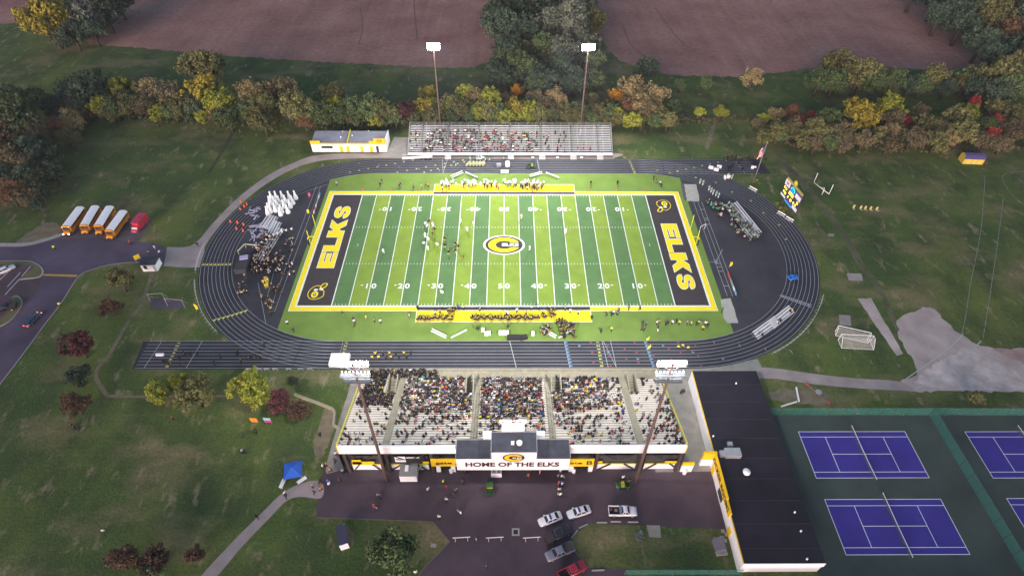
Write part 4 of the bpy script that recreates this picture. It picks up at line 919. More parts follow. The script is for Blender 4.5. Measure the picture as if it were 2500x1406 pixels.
BUS = thing('school_bus', 'yellow school bus with white roof and lit headlights beside the planting bed', 'bus')
M_bus = mat('school_bus_yellow', (0.62, 0.24, 0.01), 0.45, coat=0.3); M_busroof = mat('bus_roof_white', (0.86, 0.85, 0.88), 0.5, 0.05, 0.5)
def bus_parts(t):
    b = MB(); prof = [(-1.2,0.55),(1.2,0.55),(1.24,1.6),(1.22,2.35),(1.05,2.78),(0.55,2.98),(-0.55,2.98),(-1.05,2.78),(-1.22,2.35),(-1.24,1.6)]
    def ring_(x, s=1.0): return [(x, y*s, z) for y, z in prof]
    n = len(prof); vs = ring_(-5.6, 0.96)+ring_(-5.4)+ring_(3.9)+ring_(4.05, 0.97); fs = []
    for j in range(3): fs += [(j*n+k, j*n+(k+1) % n, (j+1)*n+(k+1) % n, (j+1)*n+k) for k in range(n)]
    fs += [tuple(range(n-1, -1, -1)), tuple(range(3*n, 4*n))]
    MB().add(vs, fs).build('body', M_bus, t, False)
    r = MB(); rp = [(1.245,2.42),(1.07,2.80),(0.56,3.00),(-0.56,3.00),(-1.07,2.80),(-1.245,2.42)]; vs = []
    for x in (-5.45, 3.7): vs += [(x, y, z) for y, z in rp]
    r.add(vs, [(k, k+1, k+7, k+6) for k in range(5)]); r.build('roof', M_busroof, t)
    for q in (-1, 1):
        for k in range(11): MB().box(-5.0+k*0.78, -4.4+k*0.78, q*1.22-0.03, q*1.22+0.03, 1.75, 2.35).build('window', M_glass, t)
        MB().box(-5.4, 3.9, q*1.245-0.012, q*1.245+0.012, 1.45, 1.52).build('rub_rail', M_blk, t)
    MB().box(4.0, 4.09, -1.05, 1.05, 1.55, 2.45).build('windscreen', M_glass, t)
    loft([(4.0,1.05,0.6,1.5,0.95),(4.8,1.0,0.6,1.42,0.85),(5.35,0.92,0.65,1.2,0.75)]).build('bonnet', M_bus, t, True)
    MB().box(5.3, 5.5, -1.15, 1.15, 0.45, 0.75).build('bumper', M_blk, t); MB().box(5.33, 5.4, -0.45, 0.45, 0.8, 1.15).build('grille', M_blk, t)
    wheels(t, [(4.55,1.05),(4.55,-1.05),(-3.3,1.05),(-3.3,-1.05)], 0.48, 0.3)
bus_parts(BUS); BUS['group'] = 'school buses parked in a row'
busm = [ob for ob in BUS.children]
def bus_at(t, f, r):
    p, q = G(*f, 1.2), G(*r, 3.0); d = Vector((p.x-q.x, p.y-q.y, 0)).normalized(); c = Vector((p.x, p.y, 0))-d*5.4; t.location = (c.x, c.y, 0.016); t.rotation_euler = (0, 0, math.atan2(d.y, d.x))
bus_lab = ('yellow school bus with white roof between the bus with lit headlights and another bus', 'yellow school bus with white roof third from the planting bed', 'yellow school bus with white roof beside the red box truck')
for lab, f, r in zip(bus_lab, ((205,568),(239,569),(265,581)), ((233,497),(268,499),(302,509))):
    bus_at(dup(BUS, (0,0,0), 0, lab), f, r)
bus_at(BUS, (160,571), (199,497))
for q in (-1, 1): MB().box(5.33, 5.43, q*0.8-0.16, q*0.8+0.16, 0.85, 1.12).build('headlight', M_head, BUS); MB().box(4.0, 4.12, q*0.95-0.12, q*0.95+0.12, 2.55, 2.75).build('warning_light', M_amber, BUS); MB().box(-5.68, -5.58, q*0.8-0.15, q*0.8+0.15, 2.45, 2.65).build('marker_light', M_tail, BUS)
# red box truck
t = thing('box_truck', 'red box truck with white windscreen parked at the end of the bus row', 'truck')
M_rt = paint('box_red', (0.42, 0.02, 0.05))
MB().poly([(-3.4,-1.15),(-3.0,-1.25),(1.0,-1.25),(1.5,-1.0),(1.5,1.0),(1.0,1.25),(-3.0,1.25),(-3.4,1.15)], 0.6, 2.9).build('box_body', M_rt, t)
loft([(1.4,1.0,0.5,1.9,0.9),(2.2,1.0,0.5,1.75,0.9),(2.5,0.98,0.5,1.3,0.88),(3.3,0.92,0.5,1.15,0.8)]).build('cab', M_rt, t, True)
MB().add([(2.2,-0.85,1.76),(2.2,0.85,1.76),(2.52,0.85,1.32),(2.52,-0.85,1.32)], [(0,1,2,3)]).build('windscreen', mat('pale_screen', (0.45, 0.45, 0.48), 0.2), t)
MB().box(3.28, 3.42, -0.9, 0.9, 0.5, 0.85).build('grille', M_chrome, t); MB().box(-1.2, -0.6, -0.4, 0.4, 2.9, 3.05).build('roof_hatch', M_rt, t)
wheels(t, [(2.6,0.9),(2.6,-0.9),(-2.0,1.0),(-2.0,-1.0)], 0.4, 0.26)
p, q = G(327,567,0.8), G(345,527,2.5); d = Vector((p.x-q.x, p.y-q.y, 0)).normalized(); c = Vector((p.x,p.y,0))-d*3.2; t.location = (c.x, c.y, 0.016); t.rotation_euler = (0, 0, math.atan2(d.y, d.x))

M_ug, M_uy, M_ub = paint('utility_green', (0.014, 0.075, 0.02)), paint('utility_yellow', (0.45, 0.38, 0.02)), paint('utility_blue', (0.02, 0.16, 0.55))
def cart(label, loc, rz, c1, c2, roof=None):
    t = thing('utility_cart', label, 'cart', loc, rz)
    loft([(-1.5,0.72,0.45,0.75,0.66),(0.5,0.74,0.4,0.7,0.68),(1.2,0.70,0.4,0.95,0.6),(1.5,0.6,0.45,0.8,0.5)]).build('body', c1, t, True)
    b = MB(); b.box(-1.5, -0.35, 0.62, 0.72, 0.75, 1.05).box(-1.5, -0.35, -0.72, -0.62, 0.75, 1.05).box(-1.55, -1.45, -0.62, 0.62, 0.75, 1.05).box(-0.45, -0.35, -0.62, 0.62, 0.75, 1.1); b.build('cargo_box', c1, t)
    MB().box(-0.25, 0.3, -0.6, 0.6, 0.7, 0.95).box(-0.32, -0.2, -0.6, 0.6, 0.95, 1.35).build('seat', c2, t)
    rb = MB()
    for q in (-1, 1): rb.bar((-0.35,q*0.66,0.9), (-0.3,q*0.6,1.85), 0.06); rb.bar((-0.3,q*0.6,1.85), (0.6,q*0.6,1.85), 0.06); rb.bar((0.6,q*0.6,1.85), (1.0,q*0.64,0.9), 0.06)
    rb.bar((-0.3,-0.6,1.85), (-0.3,0.6,1.85), 0.06); rb.bar((0.6,-0.6,1.85), (0.6,0.6,1.85), 0.06); rb.build('roll_cage', M_tyre, t)
    if roof: MB().box(-0.45, 0.75, -0.7, 0.7, 1.88, 1.95).build('roof', roof, t)
    wheels(t, [(1.0,0.62),(1.0,-0.62),(-1.0,0.62),(-1.0,-0.62)], 0.3, 0.26); return t
cart('green utility cart with yellow seat on the far straight of the track', at(1299,403,0.8), 0.0, M_ug, M_uy)
cart('dark green utility cart standing on the plaza behind the press box', at(1196,1190,0.8), math.pi/2, M_ug, M_uy, M_ug)
cart('dark green utility cart beside the foot of a floodlight tower', at(1520,1182,0.8), math.pi, M_ug, M_uy)
cart('bright blue utility cart on the bend of the track', at(1937,676,0.8), R(15), M_ub, M_ub, None)

# ------------------------------------------------------------------ goals, flag, scoreboard
def goalpost(label, x, s, mp, pad=True, h=3.05, up=5.2, w=3.55, ov=2.0, y0=0.2):
    t = thing('goal_post', label, 'goal post', (x, y0, 0.024))
    if pad: MB().lathe([(0.26,0.0),(0.26,1.8),(0.2,1.9)], 0, 0, 10).build('pad', M_pad, t, True)
    g = MB(); pts = [(0,0,0.05)]+[(0,0,h-0.9)]+[(-s*ov*(1-math.cos(a))*0.6, 0, h-0.9+0.9*math.sin(a)) for a in np.linspace(0.2, math.pi/2, 6)]+[(-s*ov,0,h)]
    for a, b in zip(pts, pts[1:]): g.tube(a, b, 0.1, n=8)
    g.build('gooseneck', mp, t, True)
    MB().tube((-s*ov,-w,h), (-s*ov,w,h), 0.1, n=8).build('crossbar', mp, t, True)
    for q in (-1, 1): MB().tube((-s*ov,q*w,h), (-s*ov,q*w,h+up), 0.08, n=8).build('upright', mp, t, True)
    return t
goalpost('yellow goal post behind the end zone beside the home marching band', -57.3, -1, M_ypost)
goalpost('yellow goal post behind the end zone beside the green marching band', 57.2, 1, M_ypost)
gp = goalpost('pale practice goal post standing alone on the grass beyond the scoreboard', 0, 1, M_wpost, False, 3.05, 3.6, 3.4, 1.6, 0)
p = G(1993,470); gp.location = (p.x+1.3, p.y-1.3, 0); gp.rotation_euler = (0, 0, R(22))
fl = thing('flagpole', 'tall flagpole with a hanging American flag in front of the scoreboard', 'flag', G(1840,443))
MB().tube((0,0,0), (0,0,14.7), 0.11, 0.06, 8).build('pole', M_grey, fl, True); MB().lathe([(0.02,14.7),(0.14,14.82),(0.02,14.96)], 0, 0, 8).build('finial', M_ypost, fl, True)
# limp flag hanging in folds: stripes and canton as strips of a rippled sheet
def flag_pt(u, v): return (-0.15-1.35*u+0.12*math.sin(9*v+3*u), 0.22*math.sin(11*u+2*v), 13.9-4.0*v-1.9*u*(1-0.25*v))
MF = [mat('flag_red', (0.50, 0.05, 0.08), 0.8), mat('flag_white', (0.70, 0.66, 0.70), 0.8), mat('flag_blue', (0.06, 0.06, 0.22), 0.8)]
for k in range(13):
    for (u0, u1, mi) in ((0.0, 0.42, 2 if k < 7 else k % 2), (0.42, 1.0, k % 2)):
        m = MB(); n = 5
        # stripes run along the fly, which hangs down: v along the pole drop, u across
        for j in range(n):
            a0, a1 = u0+(u1-u0)*j/n, u0+(u1-u0)*(j+1)/n
            m.quad(flag_pt(k/13,a0), flag_pt((k+1)/13,a0), flag_pt((k+1)/13,a1), flag_pt(k/13,a1))
        m.build('canton_strip' if mi == 2 else 'stripe', MF[mi], fl)
# scoreboard, face towards the field
SBp = thing('scoreboard', 'large dark scoreboard with yellow digits and a round emblem above', 'scoreboard')
pa, pb = G(1905,481), G(1944,521)
def sb_solve():
    # two columns stand so that the lower corners of the face show where the photograph shows them, 3 m up
    return G(1905,474,3.0), G(1942,521,3.0)
ca, cb = sb_solve(); cmid = (ca+cb)/2; ax = (cb-ca); ax.z = 0; SL = ax.length; ang = math.atan2(ax.y, ax.x)
SBp.location = (cmid.x, cmid.y, 0); SBp.rotation_euler = (0, 0, ang)
SH = 6.2; z0 = 3.0; hl = SL/2
M_sb = mat('scoreboard_face', (0.05, 0.035, 0.06), 0.6); M_sbp = mat('scoreboard_purple', (0.09, 0.04, 0.22), 0.6); M_dig = mat('lit_digits', (0.8, 0.65, 0.05), 0.5, emit=(1.0, 0.78, 0.05), estr=0.9)
M_cyan = mat('lit_ring', (0.02, 0.5, 0.5), 0.5, emit=(0.0, 0.75, 0.75), estr=0.5); M_bluel = mat('lit_blue', (0.02, 0.2, 0.6), 0.5, emit=(0.0, 0.3, 0.9), estr=0.5)
M_sbw = mat('sponsor_panel', (0.62, 0.60, 0.68), 0.6)
for q in (-1, 1): MB().box(q*hl*0.6-0.2, q*hl*0.6+0.2, 0.15, 0.5, 0, z0+SH).build('column', M_steel, SBp)
MB().box(-hl, hl, 0, 0.3, z0, z0+SH).build('cabinet', M_sb, SBp)
def sbq(name, u0, u1, v0, v1, m, d=0.04):   # u 0..1 left to right seen from the field, v 0..1 upward
    MB().box(-hl+SL*u0, -hl+SL*u1, -d, 0.0, z0+SH*v0, z0+SH*v1).build(name, m, SBp)
sbq('sponsor_panel', 0.02, 0.30, 0.68, 0.98, M_sbw); sbq('sponsor_panel', 0.68, 0.98, 0.62, 0.86, M_sbw); sbq('sponsor_panel', 0.0, 0.28, 0.03, 0.15, M_sbw); sbq('sponsor_panel', 0.72, 1.0, 0.03, 0.22, M_sbw)
sbq('purple_panel', 0.30, 0.70, 0.04, 0.16, M_sbp); sbq('purple_panel', 0.66, 1.0, 0.88, 1.0, M_sbp); sbq('sponsor_strip', 0.30, 0.70, -0.03, 0.03, M_bluel, 0.06)
sbq('red_mark', 0.10, 0.22, 0.78, 0.90, mat('dull_red', (0.35, 0.10, 0.13), 0.7), 0.07)
for u0, u1, v0, v1 in ((0.06,0.13,0.50,0.61),(0.17,0.22,0.48,0.58),(0.36,0.62,0.46,0.62),(0.08,0.13,0.28,0.38),(0.17,0.24,0.24,0.36),(0.37,0.41,0.22,0.34),(0.52,0.61,0.20,0.34),(0.70,0.76,0.26,0.36),(0.82,0.87,0.26,0.36),(0.86,0.93,0.42,0.55)):
    sbq('digit', u0, u1, v0, v1, M_dig, 0.08)
rg = MB(); n = 20; cu, cv = 0.0, z0+SH*0.79
for k in range(n):
    a0, a1 = 2*math.pi*k/n, 2*math.pi*(k+1)/n; q = [(cu+r*math.cos(a), -0.07, cv+r*0.8*math.sin(a)) for r, a in ((1.25,a0),(1.25,a1),(0.75,a1),(0.75,a0))]; rg.quad(*q, 1 if 9 < k < 19 else 0)
rg.build('emblem_ring', [M_cyan, M_bluel], SBp)
MB().add([(0.4*math.cos(2*math.pi*k/12), -0.06, cv+0.4*math.sin(2*math.pi*k/12)) for k in range(12)], [tuple(range(12))]).build('emblem_core', M_bluel, SBp)
MB().box(-hl*0.9, hl*0.95, -0.1, 0.25, z0+SH, z0+SH+0.7).build('header_board', mat('header_yellow', (0.32, 0.28, 0.06), 0.7), SBp)
MB().add([(0.2+1.0*math.cos(2*math.pi*k/16), -0.12, z0+SH+1.5+0.9*math.sin(2*math.pi*k/16)) for k in range(16)], [tuple(range(16))]).build('header_emblem', mat('header_yellow', (0.3,0.3,0.1)), SBp)
MB().add([(0.2+0.65*math.cos(2*math.pi*k/16), -0.15, z0+SH+1.5+0.55*math.sin(2*math.pi*k/16)) for k in range(16)], [tuple(range(16))]).build('header_emblem_core', M_ytrim, SBp)

# ------------------------------------------------------------------ soccer goals, hurdles, benches, props
def soccer(label, a, b, dep):
    pa, pb = G(*a), G(*b); d = (pb-pa); L_ = d.length; t = thing('soccer_goal', label, 'goal', pa, math.atan2(d.y, d.x)); h = 2.3
    f = MB(); f.tube((0,0,0), (0,0,h), 0.07, n=6).tube((L_,0,0), (L_,0,h), 0.07, n=6).tube((0,0,h), (L_,0,h), 0.07, n=6)
    for x in (0, L_): f.tube((x,0,h), (x,dep*0.4,h), 0.05, n=6).tube((x,dep*0.4,h), (x,dep,0.05), 0.05, n=6).tube((x,0,0.05), (x,dep,0.05), 0.05, n=6)
    f.tube((0,dep,0.05), (L_,dep,0.05), 0.05, n=6); f.build('frame', M_wpost, t)
    mn = mat('goal_net', (0.6, 0.6, 0.6), 0.9, alpha=0.22)
    MB().quad((0,dep*0.4,h), (L_,dep*0.4,h), (L_,dep,0.06), (0,dep,0.06)).quad((0,0,h), (L_,0,h), (L_,dep*0.4,h), (0,dep*0.4,h)).quad((0,0,0.06),(0,0,h),(0,dep*0.4,h),(0,dep,0.06)).quad((L_,0,0.06),(L_,0,h),(L_,dep*0.4,h),(L_,dep,0.06)).build('net', mn, t)
soccer('white soccer goal with net facing the car park on the grass by the gravel', (2046,830), (2124,834), -2.6); soccer('white soccer goal standing back to back behind another soccer goal', (2039,809), (2118,827), -1.5)
M_hur = mat('hurdle_white', (0.6, 0.6, 0.62), 0.5)
hd = MB(); hd.bar((-0.6,0,0.85), (0.6,0,0.85), 0.06, 0.09)
hurdle_me = None
def hurdle(loc, rz, lab, grp):
    global hurdle_me
    if hurdle_me is None:
        b = MB()
        for x in (-0.5, 0.5): b.bar((x,0,0), (x,0,0.85), 0.05).bar((x,0,0.03), (x,0.6,0.03), 0.05)
        hurdle_me = (MB().box(-0.6, 0.6, -0.04, 0.04, 0.8, 0.9).mesh('bar', M_hur), b.mesh('frame', M_grey))
    t = thing('hurdle', lab, 'hurdle', loc, rz, grp); obj('bar', hurdle_me[0], t); obj('frame', hurdle_me[1], t)
def row_hurdles(cx, sgn, a0, a1, n, r, lab, grp):
    for k in range(n):
        a = R(a0+(a1-a0)*k/(n-1)); hurdle((cx+sgn*r*math.cos(a), r*math.sin(a), 0), a+math.pi/2 if sgn > 0 else -a+math.pi/2, lab, grp)
row_hurdles(TXL, -1, -14, -1, 9, 46.1, 'white hurdle in the row along the bend beside the swings', 'hurdles stored by the swings')
row_hurdles(TXL, -1, -47, -20, 16, 46.1, 'white hurdle in the row along the bend beside the swings', 'hurdles stored by the swings')
row_hurdles(TXR, 1, -62, -28, 20, 46.3, 'white hurdle in the row round the bend near the soccer goals', 'hurdles stored near the soccer goals')
for u in (610,622,634,652,673,706,735,758): p = G(u, 905); hurdle((p.x, p.y, 0), 0, 'white hurdle set along the near straight before the trees', 'hurdles along the near straight')
def bench(lab, a, b, tiers=1, m=M_alum, grp=None, w=0.35):
    pa, pb = G(*a), G(*b); d = pb-pa; L_ = d.length; t = thing('bench', lab, 'bench', (pa.x, pa.y, 0.03), math.atan2(d.y, d.x), grp)
    for k in range(tiers):
        z = 0.45+0.3*k; y = 0.7*k
        MB().box(0, L_, y-w/2, y+w/2, z-0.04, z).build('seat_plank', m, t)
        if tiers == 1: MB().box(0, L_, y+0.35, y+0.42, z+0.25, z+0.6).build('backrest', m, t)
        else: MB().box(0, L_, y-0.55, y-0.3, z-0.36, z-0.33).build('foot_plank', m, t)
    f = MB(); n = max(2, int(L_/2))
    for k in range(n+1):
        x = 0.1+(L_-0.2)*k/n; f.bar((x,-0.25,0), (x,-0.1,0.41), 0.05); f.bar((x,0.7*(tiers-1)+0.35,0), (x,0.7*(tiers-1)+0.1,0.41+0.3*(tiers-1)), 0.05); f.bar((x,-0.2,0.05), (x,0.7*(tiers-1)+0.3,0.05), 0.05)
    f.build('frame', M_grey, t)
for a, b, lab in (((1102,437),(1131,424),'white team bench angled behind the visiting players'), ((1166,436),(1138,424),'white team bench angled behind the visiting players'),
               ((1294,434),(1324,426),'white team bench angled behind the visiting players'), ((1364,436),(1334,425),'white team bench angled behind the visiting players'),
               ((1053,810),(1089,827),'long white home team bench with nobody seated on it'), ((1139,808),(1101,827),'long white home team bench with nobody seated on it'),
               ((1320,806),(1356,827),'white home team bench where black-clad players gather'), ((1398,806),(1364,827),'white home team bench where black-clad players gather')):
    bench(lab, a, b, 1, mat('bench_white', (0.68, 0.68, 0.66), 0.5), lab, 0.5)
bench('three-row aluminium bleacher on the bend of the track with a few spectators', (1846,826), (1900,786), 3); bench('three-row aluminium bleacher on the bend near the crosswise track marking', (1885,800), (1935,760), 3)
for a, b in (((1786,500),(1846,575)), ((1776,508),(1834,582)), ((1795,520),(1838,570))): bench('aluminium bleacher where the green marching band sits', a, b, 3, M_alum, 'green band bleachers')
for a, b in (((648,560),(668,530)), ((656,563),(676,531)), ((668,575),(684,545)), ((640,640),(690,560))): bench('aluminium bleacher where the home marching band sits', a, b, 3, M_alum, 'home band bleachers')
for u, v, rz in ((1836,466,R(-28)), (1905,527,R(-35)), (1925,540,R(-32))):
    p = G(u, v); bench('short aluminium bench beside the outer lane of the bend', (u-9,v-5), (u+9,v+5), 1, M_alum, 'benches outside the bend')
# white bottle-shaped band props
M_prop = mat('prop_white', (0.80, 0.80, 0.80), 0.7)
pr = MB().lathe([(0.95,0.0),(1.02,0.5),(0.55,2.4),(0.34,3.3),(0.33,3.9),(0.42,3.95),(0.40,4.3)], 0, 0, 8).mesh('white_prop', M_prop)
for i, (x, y) in enumerate(((723,486),(708,487),(691,487),(676,487),(664,488),(716,498),(699,497),(684,499),(672,499),(661,499),(710,507),(695,508),(679,508),(667,508),(658,516),(704,520),(689,520),(674,517),(662,519),(686,526),(655,524))):
    p = G(x, y); o = obj('bottle_prop', pr, None, loc=(p.x, p.y, 0.03), rz=0.3*i, scale=(0.74, 0.74, 0.74)); tag(o, 'tall white bottle-shaped marching band prop in the cluster on the infield', 'prop', 'white band props')
# sand pits
sheet('sand_pit', P((1670,450),(1700,450),(1708,492),(1677,491)), 0.030, M_sand); sheet('sand_pit', P((1758,731),(1784,728),(1802,788),(1776,789),(1767,775)), 0.030, M_sand)
sheet('pit_border', P((1662,450),(1674,449),(1682,492),(1670,490)), 0.027, M_asph3)
# ticket booth and gate
tb2 = thing('ticket_booth', 'small white ticket booth with dark roof beside the gate of the loop path', 'booth')
p = G(368,662); tb2.location = (p.x, p.y+1.5, 0); tb2.rotation_euler = (0, 0, R(2))
MB().box(-2.0, 2.0, -1.6, 1.6, 0, 2.5).build('wall', M_wpanel, tb2); MB().add([(-2.3,-1.8,2.5),(2.3,-1.8,2.5),(2.3,1.8,2.5),(-2.3,1.8,2.5),(-2.0,-0.1,3.2),(2.0,-0.1,3.2)], [(0,1,5,4),(2,3,4,5),(1,2,5),(3,0,4)]).build('roof', M_roofp, tb2)
MB().box(-1.3, -0.4, -1.64, -1.6, 0.9, 2.2).build('window', M_glass, tb2); MB().box(1.2, 1.9, -1.63, -1.6, 0.05, 2.1).build('door', M_grey, tb2)
def sign(name, lab, cat, u, v, w, h, m, rz=0.0, zb=1.2, post=True, mk=None):
    p = G(u, v); t = thing(name, lab, cat, p, rz)
    MB().box(-w/2, w/2, -0.04, 0.04, zb, zb+h).build('panel', m, t)
    for q in (-1, 1): MB().box(q*w*0.42-0.04, q*w*0.42+0.04, 0.05, 0.13, 0, zb+h*0.9).build('post', M_grey, t)
    if mk: MB().box(-w*0.3, w*0.3, -0.06, -0.04, zb+h*0.4, zb+h*0.65).build('print', mk, t)
    return t
MY = mat('sign_yellow', (0.72, 0.52, 0.02), 0.6)
sign('gate_sign', 'bright yellow gate sign beside the ticket booth', 'sign', 341, 640, 1.5, 1.5, MY, R(45), 1.2)
sign('yard_sign', 'orange banner sign standing on the grass near the red tree', 'sign', 623, 1032, 1.6, 1.5, mat('sign_orange', (0.85, 0.30, 0.02), 0.6), R(-4), 0.4, mk=mat('sign_dull', (0.6, 0.2, 0.02), 0.6))
sg = sign('yard_sign', 'teal and pink banner sign standing on the grass near the red tree', 'sign', 657, 1034, 1.6, 0.9, mat('sign_pink', (0.55, 0.03, 0.22), 0.6), R(-4), 0.5)
MB().box(-0.8, 0.8, -0.04, 0.04, 1.4, 2.3).build('upper_panel', mat('sign_teal', (0.25, 0.50, 0.50), 0.6), sg)
# canopy tent
tn = thing('canopy_tent', 'blue pop-up canopy tent with white table on the grass beside the plaza', 'tent', G(721,1158), R(12)); a = 1.8
MB().add([(-a,-a,2.1),(a,-a,2.1),(a,a,2.1),(-a,a,2.1),(0,0,3.2)], [(0,1,4),(1,2,4),(2,3,4),(3,0,4)]).add([(-a,-a,2.1),(a,-a,2.1),(a,-a,1.8),(-a,-a,1.8),(a,a,2.1),(-a,a,2.1),(a,a,1.8),(-a,a,1.8)], [(3,2,1,0),(2,6,4,1),(6,7,5,4),(7,3,0,5)]).build('canopy', mat('tent_blue', (0.015, 0.09, 0.42), 0.7, 0.1, 1.0), tn)
for x in (-a, a):
    for y in (-a, a): MB().tube((x,y,0), (x,y,2.1), 0.04, n=6).build('leg', M_grey, tn)
for dx, dy, rz in ((-1.9,-1.9,0.2), (1.9,-1.2,-0.5)):
    t = thing('folding_table', 'white folding table set out under the blue canopy tent', 'table', (tn.location.x+dx, tn.location.y+dy-0.4, 0), R(70)+rz, 'tables at the canopy tent'); MB().box(-1.0, 1.0, -0.4, 0.4, 0.72, 0.77).build('tabletop', M_wpanel, t); MB().box(-0.85, -0.8, -0.3, 0.3, 0, 0.72).box(0.8, 0.85, -0.3, 0.3, 0, 0.72).build('legs', M_grey, t)
# barricades, kerb stones, trailer, cooler, shelter, shed
for u, lab in ((1127,'white barricade across the drive beside the triangular lawn'), (1208,'white barricade in the middle of the drive'), (1298,'white barricade across the drive beside the black pickup')):
    p = G(u, 1316); t = thing('barricade', lab, 'barricade', (p.x, p.y, 0.016), R(3))
    MB().box(-1.7, 1.7, -0.05, 0.05, 0.8, 1.05).build('rail', mat('barricade_white', (0.5, 0.46, 0.46), 0.7), t)
    for x in (-1.2, 1.2): MB().bar((x,0,0.9), (x,-0.4,0), 0.08).bar((x,0,0.9), (x,0.4,0), 0.08).build('trestle', mat('barricade_white', (0.5,0.46,0.46)), t)
for a, b in (((1457,1275),(1482,1275)), ((1491,1273),(1516,1273)), ((1533,1274),(1558,1274)), ((1413,1289),(1435,1279)), ((1395,1313),(1410,1294)), ((1445,1392),(1475,1391))):
    pa, pb = G(*a), G(*b); d = pb-pa; o = MB().poly([(-d.length/2,-0.12),(d.length/2,-0.12),(d.length/2,0.12),(-d.length/2,0.12)], 0, 0.16).build('kerb_stone', M_kerb, None); o.location = ((pa.x+pb.x)/2, (pa.y+pb.y)/2, 0.014); o.rotation_euler = (0, 0, math.atan2(d.y, d.x)); tag(o, 'concrete kerb stone edging the lawn by the white pickup', 'kerb stone', 'kerb stones round the lawn')
tr = thing('concession_trailer', 'grey concession trailer with white end parked under the floodlight tower', 'trailer', (G(999,1178).x, G(999,1178).y+1.9, 0.016))
MB().box(-1.75, 1.75, -1.9, 1.9, 0.45, 2.7).build('body', M_wpanel, tr); MB().box(-1.8, 1.8, -1.92, 1.95, 2.7, 2.8).build('roof', mat('trailer_roof', (0.24, 0.24, 0.22), 0.7, 0.1, 1.0), tr); MB().box(-0.7, 0.0, -0.8, 0.4, 2.8, 3.1).build('roof_unit', M_wpanel, tr); wheels(tr, [(1.7,-0.3),(-1.7,-0.3)], 0.36, 0.2); MB().box(1.8, 2.6, 0.2, 1.5, 1.9, 1.95).build('awning_flap', M_grey, tr)
ic = thing('ice_box', 'white twin-hatched ice box standing behind the press box', 'ice box', (G(1212,1164).x, G(1212,1164).y+0.6, 0.016)); MB().box(-1.1, 1.1, -0.7, 0.7, 0, 1.6).build('body', M_wpanel, ic)
for q in (-0.5, 0.5): MB().add([(q-0.35,-0.55,1.62),(q+0.35,-0.55,1.62),(q+0.35,0.05,1.62),(q-0.35,0.05,1.62)], [(0,1,2,3)]).build('hatch', M_grey, ic)
mn = thing('drain_frame', 'square concrete drain frame set in the plaza by the barricades', 'drain', (G(1259,1298).x, G(1259,1298).y, 0.014)); f = MB(); frame(f, -0.75, 0.75, -0.75, 0.75, 0.32, 0.02); f.build('rim', M_kerb, mn); MB().poly([(-0.43,-0.43),(0.43,-0.43),(0.43,0.43),(-0.43,0.43)], 0.01).build('grate', M_blk, mn)
sh = thing('bench_shelter', 'small shelter with long dark roof beside a bare patch on the lawn', 'shelter', G(840,1315), R(108))
MB().add([(-2.0,-0.9,2.0),(2.0,-0.9,2.0),(2.0,0.9,2.3),(-2.0,0.9,2.3)], [(0,1,2,3)]).box(-2.0,2.0,-0.9,-0.85,1.9,2.0).build('roof', mat('shelter_roof', (0.07, 0.065, 0.11), 0.7), sh); MB().box(-2.05, -1.95, -0.8, 0.8, 0, 2.1).build('end_wall', M_wpanel, sh); MB().box(1.9, 1.95, -0.8, 0.8, 0, 2.1).build('end_wall', M_grey, sh); MB().box(-1.8, 1.8, 0.75, 0.85, 0, 2.2).build('back_wall', M_grey, sh)
sheet('shelter_pad', smooth(P((845,1285),(858,1290),(862,1325),(850,1335),(840,1318)), 3, True), 0.010, M_dirt)
sheet('utility_pad', P((1578,1281),(1611,1282),(1614,1312),(1585,1310)), 0.024, M_conc)
sd = thing('storage_shed', 'yellow storage shed with purple gambrel roof on the grass before the woods', 'shed', G(2368,395), R(-4))
MB().box(-3.4, 3.4, -1.6, 1.6, 0, 2.1).build('wall', mat('shed_yellow', (0.55, 0.38, 0.06), 0.7), sd)
MB().add([(-3.5,-1.8,2.0),(3.5,-1.8,2.0),(3.5,-1.1,3.0),(-3.5,-1.1,3.0),(3.5,0,3.5),(-3.5,0,3.5),(3.5,1.1,3.0),(-3.5,1.1,3.0),(3.5,1.8,2.0),(-3.5,1.8,2.0)], [(0,1,2,3),(3,2,4,5),(5,4,6,7),(7,6,8,9)]).build('roof', mat('shed_roof', (0.06, 0.05, 0.14), 0.7), sd)
MB().add([(-3.4,-1.6,2.1),(-3.4,-1.05,2.95),(-3.4,0,3.4),(-3.4,1.05,2.95),(-3.4,1.6,2.1)], [(0,1,2,3,4)]).add([(3.4,-1.6,2.1),(3.4,-1.05,2.95),(3.4,0,3.4),(3.4,1.05,2.95),(3.4,1.6,2.1)], [(4,3,2,1,0)]).build('gable', mat('shed_yellow', (0.55,0.38,0.06)), sd)
for x in (-1.6, 0.2, 2.0): MB().box(x-0.5, x+0.5, -1.64, -1.6, 0.05, 1.9).build('door', mat('shed_door', (0.62, 0.46, 0.10), 0.7), sd)
# swing set, crossbar frames
sw = thing('swing_frame', 'grey metal play frame on a dark pad beside the worn fence line', 'play frame', (0,0,0)); f = MB()
for a, b in (((358,718),(395,716)), ((400,728),(443,733))):
    pa, pb = G(*a, 2.2), G(*b, 2.2); f.bar(pa, pb, 0.12)
    for q in (pa, pb): f.bar(q, (q.x+0.5, q.y+0.8, 0), 0.09); f.bar(q, (q.x+0.5, q.y-0.8, 0), 0.09)
f.build('frame', mat('swing_grey', (0.30, 0.28, 0.24), 0.6), sw); sheet('play_pad', smooth(P((365,735),(380,728),(440,735),(448,750),(380,752)), 3, True), 0.006, M_asph)
